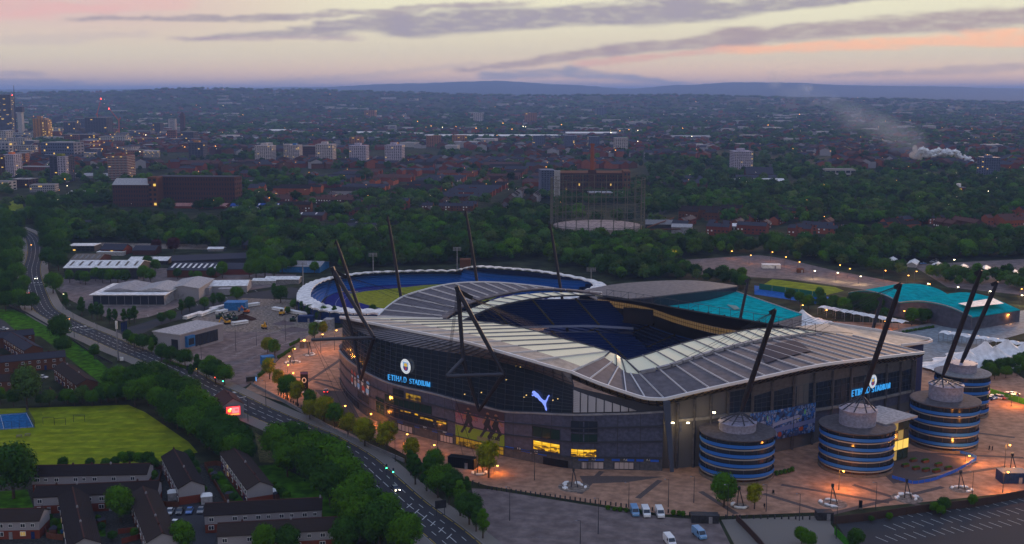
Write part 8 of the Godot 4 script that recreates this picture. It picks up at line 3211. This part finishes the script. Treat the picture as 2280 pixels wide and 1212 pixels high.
func make_smoke() -> void:
	var o := thing("smoke_plume", "white smoke billowing from the trees and thinning as it drifts left", "smoke", G(2165, 372))
	o.set_meta("kind", "stuff")
	var r := RandomNumberGenerator.new()
	r.seed = 77
	var z := G(2165, 372).z
	# px, py, half width and height in pixels, density per metre
	var puffs := []
	for i in 72:
		var t := i / 71.0
		var px := lerpf(2166, 2036, t) + r.randf_range(-5, 5)
		var py := lerpf(360, 340, t) - 14.0 * sin(PI * minf(t * 1.25, 1.0)) + r.randf_range(-9, 9) * (0.4 + 0.7 * t)
		puffs.append([px, py, r.randf_range(4, 9) * (0.5 + 0.7 * t), r.randf_range(4, 8) * (0.5 + 0.6 * t), 0.16 * (1.0 - 0.45 * t)])
	for i in 26:
		var t := i / 25.0
		puffs.append([lerpf(2040, 1880, t) + r.randf_range(-14, 14), lerpf(325, 250, pow(t, 0.8)) + r.randf_range(-14, 14), r.randf_range(22, 44), r.randf_range(18, 36), 0.0011 * (1.0 - 0.4 * t)])
	for i in 16:
		var t := i / 15.0
		puffs.append([lerpf(1900, 1740, t) + r.randf_range(-14, 14), lerpf(252, 196, t) + r.randf_range(-10, 10), r.randf_range(18, 34), r.randf_range(12, 22), 0.0011])
	for i in 7:
		puffs.append([1732 + r.randf_range(-16, 16), 176 + r.randf_range(-14, 14), r.randf_range(9, 16), r.randf_range(8, 13), 0.007])
	for i in 6:
		puffs.append([1800 + r.randf_range(-14, 14), 200 + r.randf_range(-8, 8), r.randf_range(8, 14), r.randf_range(6, 10), 0.006])
	var k := 0
	for q in puffs:
		var p := Z(q[0], q[1], z - r.randf_range(-8, 8))
		var s: float = -z / FOC
		var f := FogVolume.new()
		f.name = "smoke_puff"
		f.shape = RenderingServer.FOG_VOLUME_SHAPE_ELLIPSOID
		f.size = V(q[2] * 2 * s, q[3] * 2 * s, (q[2] + q[3]) * s)
		var m := FogMaterial.new()
		m.resource_name = "smoke"
		m.density = q[4]
		m.albedo = Color(0.99, 0.99, 0.99) if k < 72 else Color(0.92, 0.96, 1.0)
		f.material = m
		o.add_child(f, true)
		if k < 66:
			# the thick white heart of each billow
			var c := put("smoke_core", crowns["far%d" % (k % 4)], mat("smoke_white", L(0.86, 0.88, 0.90), 1.0), o)
			var w: float = q[2] * s * 2.0
			c.scale = V(w, q[3] * 2.2 * s, w)
			c.position = p - o.position - V(0, q[3] * 1.1 * s, 0)
		f.position = p - o.position
		k += 1

# ---------------------------------------------------------------- the red brick streets
func make_streets() -> void:
	var kinds := []
	var r := RandomNumberGenerator.new()
	r.seed = 51
	for k in 4:
		var w: float = [6.0, 7.5, 9.0, 6.5][k]
		var d := 8.5
		var h: float = [5.2, 5.4, 5.0, 7.6][k]
		var rh := 2.6
		var wall := MB.new()
		wall.box(Vector3.ZERO, V(w, h, d))
		for x in [-w / 2, w / 2]:
			wall.tri(V(x, h, d / 2), V(x, h + rh, 0), V(x, h, -d / 2))
		var roof := MB.new()
		for s in [-1.0, 1.0]:
			roof.quad(V(-w / 2 - 0.1, h - 0.1, s * (d / 2 + 0.3)), V(w / 2 + 0.1, h - 0.1, s * (d / 2 + 0.3)), V(w / 2 + 0.1, h + rh + 0.15, 0), V(-w / 2 - 0.1, h + rh + 0.15, 0))
		var chim := MB.new()
		chim.box(V(w / 2 - 0.5, h + rh - 0.8, 0), V(0.8, 2.0, 1.2))
		var win := MB.new()
		for s in [-1.0, 1.0]:
			for q in [[-0.25, 3.4], [0.25, 3.4], [-0.25, 0.9]]:
				win.box(V(q[0] * w, q[1], s * (d / 2 + 0.02)), V(1.3, 1.2, 0.1))
		kinds.append([wall.mesh(), roof.mesh(), chim.mesh(), win.mesh()])
	var walls := ["brick", "brick_orange", "brick_brown", "brick", "brick_dark", "render"]
	var roofs := ["roof_slate", "roof_slate", "roof_tile", "roof_red"]
	# districts: pixel polygon, street angle, spacing between rows, label, group
	var ds := [
		[[[560, 470], [560, 420], [640, 396], [900, 384], [1200, 384], [1225, 440], [1170, 470], [900, 482], [700, 476]], 0.12, 27.0, "red brick house in the terraced streets left of the gas holder", "brick streets left of the gas holder", 150],
		[[[1500, 520], [1520, 478], [1640, 470], [1820, 485], [1870, 520], [1790, 532]], 0.5, 25.0, "brick house in the rows right of the gas holder", "brick streets right of the gas holder", 70],
		[[[1950, 525], [2000, 492], [2290, 482], [2290, 530]], -0.3, 30.0, "brick house among trees at the right of the town", "houses among trees at the right", 40],
		[[[380, 392], [420, 378], [560, 370], [560, 396], [440, 400]], 0.2, 30.0, "brick house with pale roof slopes above the long mill", "houses above the long mill", 30],
		[[[890, 384], [900, 372], [1240, 366], [1240, 384]], 0.05, 30.0, "brick house in the far terraces before the green slope", "far terraces before the green slope", 0],
		[[[1420, 430], [1430, 408], [1560, 400], [1570, 420]], 0.05, 30.0, "brick house beyond the broad mill", "houses beyond the broad mill", 8],
	]
	var count := 0
	var spill := []
	for d in ds:
		var ang: float = d[1]
		var u := V(cos(ang), 0, sin(ang))
		var v := V(-u.z, 0, u.x)
		var poly := PackedVector2Array()
		var lo := Vector2(1e9, 1e9)
		var hi := -lo
		for p in gpts(d[0]):
			var q := Vector2(p.dot(u), p.dot(v))
			poly.append(q)
			lo = lo.min(q)
			hi = hi.max(q)
		var own := 0
		# blocks of streets: each block turned along or across, two rows of houses back to back
		var by := hi.y
		while by > lo.y:
			var bx := lo.x
			while bx < hi.x:
				var turn := r.randi() % 3 == 0
				var wk: String = walls[r.randi() % 6]
				var rk: String = roofs[r.randi() % 4]
				var kind := r.randi() % 4
				var w: float = [6.0, 7.5, 9.0, 6.5][kind]
				for row in 2:
					for k in int((34.0 if turn else 58.0) / w):
						var q := Vector2(bx + 10 + 24 * row, by - k * w) if turn else Vector2(bx + k * w, by - 8 - 22 * row)
						q += Vector2(r.randf_range(-0.3, 0.3), r.randf_range(-0.5, 0.5))
						var p := u * q.x + v * q.y
						if r.randf() > 0.9 or not Geometry2D.is_point_in_polygon(q, poly) or not free_at(p):
							continue
						var a := -ang + (PI / 2 if turn else 0.0)
						if own < int(d[5]):
							own += 1
							var o := thing("brick_house", d[3], "house", p, a, d[4])
							put("wall", kinds[kind][0], M[wk], o)
							put("roof", kinds[kind][1], M[rk], o)
							if r.randf() < 0.7:
								put("chimney", kinds[kind][2], M.brick_dark, o)
							put("windows", kinds[kind][3], M.white_frame if r.randf() < 0.5 else M.glass_dark, o).set_meta("kind", "stuff")
						else:
							spill.append([p, a, kind, wk, rk])
						count += 1
				bx += 70.0
			by -= 52.0
	print("houses ", count)
	# houses scattered over the plain, too small to tell apart
	var nz := FastNoiseLite.new()
	nz.seed = 6
	nz.frequency = 0.0022
	for i in 12000:
		var py := 216.0 + 160.0 * pow(r.randf(), 1.5)
		var p := G(r.randf_range(-60, 2340), py)
		if nz.get_noise_2d(p.x, p.z) > 0.0 and free_at(p):
			p.y = land_y(p)
			spill.append([p, round(nz.get_noise_2d(p.x * 0.3, p.z * 0.3) * 8.0) * 0.4 + r.randi() % 2 * PI / 2, r.randi() % 4, walls[r.randi() % 6], roofs[r.randi() % 4]])
	for k in 4:
		for piece in 2:
			var by := {}
			for e in spill:
				if e[2] == k:
					var mk: String = e[3] if piece == 0 else e[4]
					if not by.has(mk):
						by[mk] = []
					by[mk].append(e)
			for mk in by:
				var mm := MultiMesh.new()
				mm.transform_format = MultiMesh.TRANSFORM_3D
				mm.mesh = kinds[k][piece]
				mm.instance_count = by[mk].size()
				for i in by[mk].size():
					var e: Array = by[mk][i]
					var s := 1.0
					if e[0].z < -1700:
						s = 1.4
					mm.set_instance_transform(i, Transform3D(Basis(Vector3.UP, e[1]).scaled(V(s * (1.0 if s == 1.0 else 1.6), s, s)), e[0]))
				var o := MultiMeshInstance3D.new()
				o.name = "distant_houses"
				o.multimesh = mm
				o.material_override = M[mk]
				add_child(o, true)
				tag(o, "distant houses spread over the plain", "houses", "", "stuff")
	# pale roofs and yards glinting on the plain
	var pm := MultiMesh.new()
	pm.transform_format = MultiMesh.TRANSFORM_3D
	var fb := MB.new()
	fb.box(Vector3.ZERO, V(1, 1, 1))
	pm.mesh = fb.mesh()
	var list := []
	for i in 480:
		var p := G(r.randf_range(-40, 2320), 224.0 + 110.0 * pow(r.randf(), 1.3))
		if nz.get_noise_2d(p.x + 900, p.z) > 0.02 and free_at(p):
			p.y = land_y(p)
			var s := clampf(-p.z / 2200.0, 0.7, 2.2)
			list.append(Transform3D(Basis(Vector3.UP, r.randf_range(-0.3, 0.3)).scaled(V(r.randf_range(18, 50) * s, r.randf_range(7, 13), r.randf_range(15, 40) * s)), p))
	pm.instance_count = list.size()
	for i in list.size():
		pm.set_instance_transform(i, list[i])
	var po := MultiMeshInstance3D.new()
	po.name = "distant_sheds"
	po.multimesh = pm
	po.material_override = M.concrete_pale
	add_child(po)
	tag(po, "distant pale sheds scattered over the plain", "sheds", "", "stuff")
	# many faint lights over the town
	var gl := []
	for i in 420:
		var py := 228.0 + 260.0 * pow(r.randf(), 1.4)
		var p := G(r.randf_range(0, 2280), py)
		if nz.get_noise_2d(p.x, p.z) > -0.1:
			p.y = land_y(p)
			gl.append(p + V(0, 9 + r.randf() * 6, 0))
	for k in 2:
		var mm := MultiMesh.new()
		mm.transform_format = MultiMesh.TRANSFORM_3D
		var gb := MB.new()
		gb.lathe(Vector3.ZERO, [[0, -1], [1, 0], [0, 1]], 5)
		mm.mesh = gb.mesh()
		mm.instance_count = gl.size() / 2
		for i in gl.size() / 2:
			var p: Vector3 = gl[i * 2 + k]
			var s := -p.z / 2500.0 * (0.9 if k else 0.7)
			mm.set_instance_transform(i, Transform3D(Basis().scaled(Vector3.ONE * clampf(s * 0.6, 0.15, 1.6)), p))
		var o := MultiMeshInstance3D.new()
		o.name = "distant_lamp_lights"
		o.multimesh = mm
		o.material_override = glow("lamp_far_amber", L(1.0, 0.45, 0.10), 4.0) if k else glow("lamp_far_white", L(1.0, 0.85, 0.65), 3.0)
		add_child(o, true)
		tag(o, "tiny amber street lights sprinkled over the town" if k else "tiny white lights sprinkled over the town", "lights", "", "stuff")

# ---------------------------------------------------------------- planting
func make_planting() -> void:
	rng.seed = 12
	# single trees near the viewer: pixel of the foot, height in metres, crown, leaf
	var big := [
		[60, 912, 17, 0, "leaf_c", "great round tree in front of the brick terraces"],
		[30, 1110, 17, 3, "leaf_b", "broad dark tree beside the pale terrace and the field"],
		[268, 1165, 11, 1, "leaf_a", "leafy tree between the pale terraces"],
		[135, 765, 14, 2, "leaf_b", "round tree on the green verge beside the road"],
		[140, 790, 9, 4, "leaf_b", "lower round tree on the green verge"],
		[210, 800, 7, 0, "leaf_b", "small round tree standing alone on the verge"],
		[118, 654, 13, 3, "leaf_a", "bright leafy tree at the showroom corner"],
		[407, 1232, 9, 1, "leaf_a", "tree top at the foot of the picture beside the lane"],
		[590, 1240, 9, 0, "leaf_a", "bright tree top in front of the lowest terrace"],
		[640, 1236, 8, 2, "leaf_b", "dark tree top in front of the lowest terrace"],
		[1612, 1130, 10.5, 1, "leaf_a", "round tree before the corner ramp tower"],
		[183, 900, 7.5, 4, "leaf_c", "pale flowering shrub tree below the brick gables"],
		[110, 905, 6.5, 3, "leaf_c", "pale shrub beside the brick garden wall"],
	]
	for q in big:
		tree(G(q[0], q[1]), q[2], "near%d" % q[3], q[4], q[5], "")
	# rows
	var rows := [
		["tall dark tree in the belt between the field and the road", "tree belt between the field and the road", [[262, 880, 12], [290, 872, 11], [318, 888, 14], [345, 878, 14], [372, 900, 14], [300, 905, 11], [400, 920, 14], [432, 940, 13.5], [380, 940, 13], [455, 960, 13], [480, 985, 13.5], [510, 1000, 12.5], [535, 1020, 11.5], [490, 1020, 11], [445, 985, 12], [548, 1040, 10.5], [355, 925, 11], [280, 892, 9], [330, 905, 12], [415, 908, 13], [440, 962, 13], [466, 1002, 12], [505, 1032, 10], [522, 1038, 10], [395, 958, 11], [422, 972, 11], [300, 880, 12], [250, 872, 10]], ["near0", "near1", "near2", "near3", "near4"], ["leaf_a", "leaf_b", "leaf_b"]],
		["big tree in the roadside belt below the long terrace", "tree belt beside the lower road", [[620, 1040, 13.6], [655, 1030, 14.4], [690, 1060, 14.4], [720, 1055, 12.8], [705, 1090, 13.6], [745, 1090, 15.2], [770, 1120, 13.6], [735, 1130, 12.8], [800, 1140, 12.8], [780, 1165, 12.8], [830, 1180, 12.8], [860, 1185, 11.2], [800, 1205, 12.8], [845, 1225, 12.8], [890, 1230, 12.0], [910, 1235, 11.2], [770, 1235, 10.4], [690, 1040, 11.2], [640, 1062, 11.2]], ["near0", "near1", "near2", "near3", "near4"], ["leaf_a", "leaf_b", "leaf_a", "leaf_b"]],
		["dark conical tree in the hedge row beside the near car park", "tree row beside the near car park", [[925, 1080, 10], [950, 1095, 10], [975, 1110, 10], [1000, 1125, 10], [1025, 1150, 10], [1045, 1170, 9], [1075, 1200, 9], [965, 1075, 8], [1010, 1100, 8], [915, 1060, 8], [1040, 1105, 6], [995, 1080, 7], [1060, 1185, 7]], ["cone0", "cone1", "near2"], ["leaf_b", "leaf_b", "leaf_a"]],
		["yellow green young tree along the edge of the square", "lit young trees along the square", [[600, 845, 9], [622, 868, 9], [640, 890, 10], [662, 905, 10], [690, 920, 9], [722, 945, 10], [745, 955, 9], [775, 975, 9], [812, 995, 11], [862, 1010, 11], [915, 1028, 9], [968, 1052, 8], [1088, 1064, 11], [612, 798, 9], [596, 788, 8], [700, 760, 9], [718, 752, 8], [690, 935, 8], [1680, 1134, 8]], ["light0", "light1", "near1"], ["leaf_d", "leaf_d", "leaf_a"]],
		["clipped dark tree in the row before the showroom", "clipped trees before the showroom", [[147, 690, 10], [182, 703, 9.5], [204, 710, 8.5], [216, 712, 9], [226, 714, 9], [244, 722, 8.5], [256, 722, 8], [276, 722, 8.5], [288, 722, 8.5], [300, 720, 9]], ["cone0", "cone1"], ["leaf_b"]],
		["leafy tree in the hedge below the ticket building", "hedge trees below the ticket building", [[285, 768, 7], [300, 775, 7], [318, 782, 8], [338, 792, 8], [360, 806, 8], [380, 812, 8], [412, 818, 8], [440, 835, 9], [460, 845, 9], [480, 855, 10], [500, 858, 9], [425, 842, 6], [470, 832, 8], [345, 778, 7]], ["near0", "near2", "near4", "cone1"], ["leaf_b", "leaf_a", "leaf_b"]],
		["young tree along the fence of the building site", "young trees by the building site", [[360, 722, 6], [380, 716, 6], [404, 700, 8], [422, 694, 8], [455, 690, 7], [475, 685, 8], [490, 680, 7], [527, 670, 9], [610, 668, 10], [625, 675, 10], [655, 690, 6], [672, 700, 7], [690, 706, 7], [720, 712, 7], [745, 716, 8], [830, 706, 7], [640, 700, 4], [705, 716, 5]], ["near1", "near3", "cone0"], ["leaf_b", "leaf_a"]],
		["tall tree in the wooded left side of the road", "trees left of the far road", [[15, 505, 16], [38, 520, 16], [10, 530, 17], [40, 545, 15], [12, 560, 18], [38, 570, 15], [5, 590, 18], [30, 600, 16], [8, 625, 17], [38, 630, 14], [20, 650, 14], [5, 668, 14], [45, 672, 12], [70, 692, 10], [40, 690, 12], [12, 692, 12], [55, 650, 11], [-15, 600, 17], [-12, 650, 15], [28, 500, 14], [50, 500, 13], [55, 690, 9]], ["near0", "near2", "near3", "near4"], ["leaf_a", "leaf_b", "leaf_b"]],
		["tall tree in the wooded right side of the far road", "trees right of the far road", [[70, 470, 17], [95, 480, 18], [120, 478, 16], [85, 500, 17], [110, 505, 18], [135, 500, 15], [100, 525, 17], [125, 530, 18], [105, 550, 17], [130, 555, 17], [112, 575, 17], [138, 580, 15], [108, 600, 16], [130, 605, 15], [145, 545, 13], [150, 520, 13], [65, 490, 13], [90, 455, 14], [115, 455, 14]], ["near0", "near2", "near3", "near4"], ["leaf_a", "leaf_b", "leaf_b"]],
		["round tree between the black warehouse and the showroom", "trees behind the showroom", [[155, 630, 9], [178, 632, 9], [190, 634, 8], [212, 626, 9], [228, 630, 9], [246, 630, 9], [262, 630, 8], [278, 632, 9], [320, 625, 10], [335, 630, 9], [395, 622, 7], [440, 625, 6], [425, 620, 5], [330, 600, 9], [345, 605, 9], [495, 620, 11], [470, 622, 8]], ["near0", "near1", "near3"], ["leaf_a", "leaf_b"]],
		["round dark tree left of the athletics arena", "trees left of the athletics arena", [[565, 600, 15], [580, 590, 16], [600, 595, 15], [620, 580, 14], [570, 622, 13], [590, 618, 14], [610, 622, 13], [628, 610, 12], [650, 605, 10], [665, 598, 12], [685, 592, 13], [575, 570, 15], [595, 565, 17], [640, 585, 12], [660, 580, 13], [555, 618, 11], [715, 598, 11], [735, 590, 12], [700, 610, 9]], ["near0", "near2", "near3"], ["leaf_a", "leaf_b", "leaf_a"]],
		["leafy tree beside the sports hall and tennis roofs", "trees around the sports halls", [[1855, 700, 11], [1880, 705, 11], [1905, 700, 12], [1830, 695, 9], [1800, 690, 9], [1930, 705, 12], [1950, 700, 11], [2030, 725, 10], [2050, 722, 9], [2065, 720, 8], [1780, 680, 8], [1760, 672, 8], [1950, 690, 9], [1655, 645, 9], [1640, 640, 9], [1970, 718, 8], [1825, 668, 8]], ["near0", "near1", "near3"], ["leaf_b", "leaf_a"]],
		["dark round bush hedge by the great marquee", "bushes by the great marquee", [[2190, 840, 5], [2205, 836, 6], [2225, 832, 7], [2245, 828, 7], [2265, 822, 7], [2280, 818, 7], [2215, 845, 5], [2240, 842, 5], [2265, 838, 5], [2200, 826, 5], [2285, 835, 6]], ["near1", "near4"], ["leaf_b", "leaf_a"]],
		["bushy tree by the wall of the near car park", "bushes by the near car park wall", [[2080, 1145, 4], [2100, 1140, 4.5], [2165, 1130, 4], [1800, 1222, 5], [1905, 1225, 6], [2095, 1150, 3.5], [1980, 1160, 2.5], [1940, 1164, 2], [1785, 1215, 5]], ["near1", "near4"], ["leaf_a", "leaf_b"]],
		["small shrub along the hedge of the mown field", "shrubs along the mown field", [[140, 1046, 4], [200, 1042, 3.5], [235, 1046, 4], [255, 1042, 4], [275, 1040, 5], [290, 1036, 5], [310, 1040, 5], [330, 1040, 5], [420, 1040, 6], [340, 1050, 5], [410, 1046, 5], [150, 900, 6], [165, 905, 5], [205, 905, 7], [225, 900, 7], [240, 896, 8], [258, 900, 8], [140, 900, 5], [90, 905, 5], [30, 905, 7], [0, 900, 7], [250, 880, 10]], ["near1", "near4"], ["leaf_b", "leaf_b", "leaf_a"]],
		["small garden shrub among the terraces", "garden shrubs of the terraces", [[470, 1060, 2.5], [480, 1075, 3], [495, 1095, 2.5], [505, 1108, 4], [520, 1118, 3], [612, 1090, 2.5], [620, 1100, 3], [630, 1112, 3.5], [455, 1100, 2.5], [462, 1112, 2], [432, 1050, 4], [440, 1060, 3], [340, 1075, 4], [110, 1165, 2.5], [122, 1178, 3], [218, 1165, 2.5], [226, 1182, 2.5], [640, 1125, 4], [300, 1200, 3], [250, 1205, 3]], ["near1", "near4", "light0"], ["leaf_a", "leaf_b"]],
		["copper leaved tree beside the works", "copper trees", [[348, 562, 11], [386, 565, 12]], ["near1"], ["leaf_red"]],
	]
	for q in rows:
		for i in q[2].size():
			var t: Array = q[2][i]
			tree(G(t[0], t[1]), t[2] * rng.randf_range(0.93, 1.07), q[3][i % q[3].size()], q[4][(i * 7 + i / 3) % q[4].size()], q[0], q[1])
	# clipped hedges
	for q in [[[[575, 842], [600, 822]], 1.6, "green hedge beside the blue kiosk"], [[[620, 800], [655, 778]], 1.5, "green hedge along the car park"], [[[365, 806], [425, 826]], 1.2, "low hedge along the pavement"], [[[1350, 1135], [1440, 1146]], 1.2, "low hedge behind the parked vans"], [[[1495, 1148], [1525, 1150]], 1.4, "short bright hedge on the car park edge"], [[[1548, 1152], [1590, 1156]], 1.4, "bright hedge next to the skips"], [[[645, 772], [668, 760]], 1.4, "hedge beside the wooden kiosk"], [[[1725, 1060], [1770, 1050]], 1.4, "dark planted bed between two ramp towers"], [[[2010, 742], [2080, 730]], 1.2, "hedge on the pale walkway"], [[[905, 1050], [990, 1062]], 1.6, "bright lit hedge near the turnstiles"]]:
		var a := G(q[0][0][0], q[0][0][1])
		var c := G(q[0][1][0], q[0][1][1])
		var o := thing("hedge", q[2], "hedge", a)
		var n := maxi(3, int(a.distance_to(c) / 1.6))
		for i in n:
			var m := put("hedge_clump", crowns["light%d" % (i % 2)], M.leaf_a, o)
			m.position = a.lerp(c, (i + 0.5) / n) - a + V(rng.randf_range(-.3, .3), -0.5, rng.randf_range(-.3, .3))
			m.scale = V(2.6, q[1] * 1.5, 2.6)
	print("trees ", tree_n)
	# woods: everything further off
	var woods := [
		# polygon, spacing, keep, height, width, leaf, lod
		[[[140, 545], [145, 496], [240, 498], [300, 508], [520, 514], [700, 520], [730, 545], [720, 590], [560, 562], [330, 545], [220, 538]], 8.5, 0.75, [5, 16], "leaf_b", "mid", "dense dark wood behind the works"],
		[[[560, 600], [560, 540], [720, 530], [860, 530], [900, 512], [1000, 506], [1200, 512], [1240, 545], [1225, 575], [1060, 585], [860, 595], [720, 606]], 8.5, 0.78, [5, 17], "leaf_b", "mid", "dense green wood behind the athletics arena"],
		[[[1225, 590], [1240, 538], [1440, 545], [1700, 552], [1960, 556], [2290, 556], [2290, 575], [2000, 585], [1860, 590], [1690, 562], [1480, 578], [1440, 620], [1360, 625], [1300, 600]], 7.5, 0.9, [6, 15], "leaf_b", "mid", "dense green wood right of the gas holder"],
		[[[1360, 625], [1440, 585], [1490, 585], [1560, 615], [1640, 620], [1690, 640], [1640, 640], [1500, 622]], 7.0, 0.9, [6, 10], "leaf_b", "mid", "scrub between the arena and the car park"],
		[[[1720, 575], [1850, 592], [2060, 625], [2130, 640], [2290, 650], [2290, 622], [2080, 615], [1960, 600], [1860, 588]], 8.0, 0.75, [7, 11], "leaf_b", "mid", "dark trees between the car parks"],
		[[[1430, 490], [1450, 432], [1640, 424], [1900, 420], [2290, 412], [2290, 482], [1980, 486], [1860, 480], [1640, 464], [1510, 470]], 10.5, 0.6, [5, 14], "leaf_b", "mid", "rolling woodland at the right of the town"],
		[[[1860, 540], [1860, 520], [1950, 525], [2290, 530], [2290, 545], [1960, 545]], 9.0, 0.8, [8, 13], "leaf_b", "mid", "tree line below the houses at the right"],
		[[[60, 490], [100, 440], [140, 448], [250, 480], [360, 484], [500, 488], [640, 492], [560, 510], [380, 506], [250, 498]], 10.0, 0.5, [5, 10], "leaf_b", "mid", "trees before the brick mill"],
		[[[720, 500], [740, 486], [900, 490], [1180, 484], [1230, 496], [1000, 502], [860, 508]], 9.0, 0.6, [5, 9], "leaf_a", "mid", "tree belt below the brick streets"],
	]
	for q in woods:
		var pts := []
		for p in scatter(q[0], q[1], q[2]):
			pts.append([p, rng.randf_range(q[3][0], q[3][1]), rng.randf_range(0.85, 1.2)])
		wood("wood", q[6], ["mid0", "mid1", "mid2", "mid3", "mid4"], pts, q[4])
		print(q[6], " ", pts.size())
	var mt := []
	for i in 40:
		mt.append([G(1236 + i * 4.4 + rng.randf_range(-2, 2), 446 + rng.randf_range(-4, 12)), rng.randf_range(7, 12), 1.1])
	wood("wood", "tree line at the foot of the broad mill", ["mid0", "mid2", "mid4"], mt, "leaf_b")
	# trees between the houses and over the plain
	var nz := FastNoiseLite.new()
	nz.seed = 17
	nz.frequency = 0.006
	var pts := []
	for i in 16000:
		var p := G(rng.randf_range(-60, 2340), 300.0 + 200.0 * pow(rng.randf(), 0.9))
		var f := nz.get_noise_2d(p.x, p.z)
		if free_at(p) and rng.randf() < 0.05 + 1.4 * f + (0.38 if p.x > 200 else 0.0):
			pts.append([p, rng.randf_range(7, 15), rng.randf_range(0.9, 1.3)])
	wood("wood", "scattered trees between the streets of the town", ["mid0", "mid1", "far2", "mid3", "far3"], pts, "leaf_b")
	print("town trees ", pts.size())
	pts = []
	for i in 40000:
		var py := 208.0 + 118.0 * pow(rng.randf(), 1.3)
		var p := G(rng.randf_range(-80, 2360), py)
		var f := nz.get_noise_2d(p.x * 0.4, p.z * 0.4)
		if free_at(p) and rng.randf() < 0.45 + 1.2 * f:
			# one clump stands for several trees where they merge
			var s := clampf(-p.z / 2400.0, 1.0, 3.2)
			p.y = land_y(p)
			pts.append([p, rng.randf_range(6, 13) * (0.7 + 0.3 * s), rng.randf_range(1.0, 1.7) * sqrt(s)])
	wood("wood", "far woodland stretching over the plain to the hills", ["far0", "far1", "far2", "far3"], pts, "leaf_b")
	print("plain trees ", pts.size())

func _ready() -> void:
	rng.seed = 1
	make_world()
	make_materials()
	make_land()
	make_ground()
	make_tree_kinds()
	make_stadium()
	make_arena()
	make_halls()
	make_sheds()
	make_near_houses()
	make_city()
	make_streets()
	make_lamps()
	make_vehicles()
	make_props()
	make_planting()
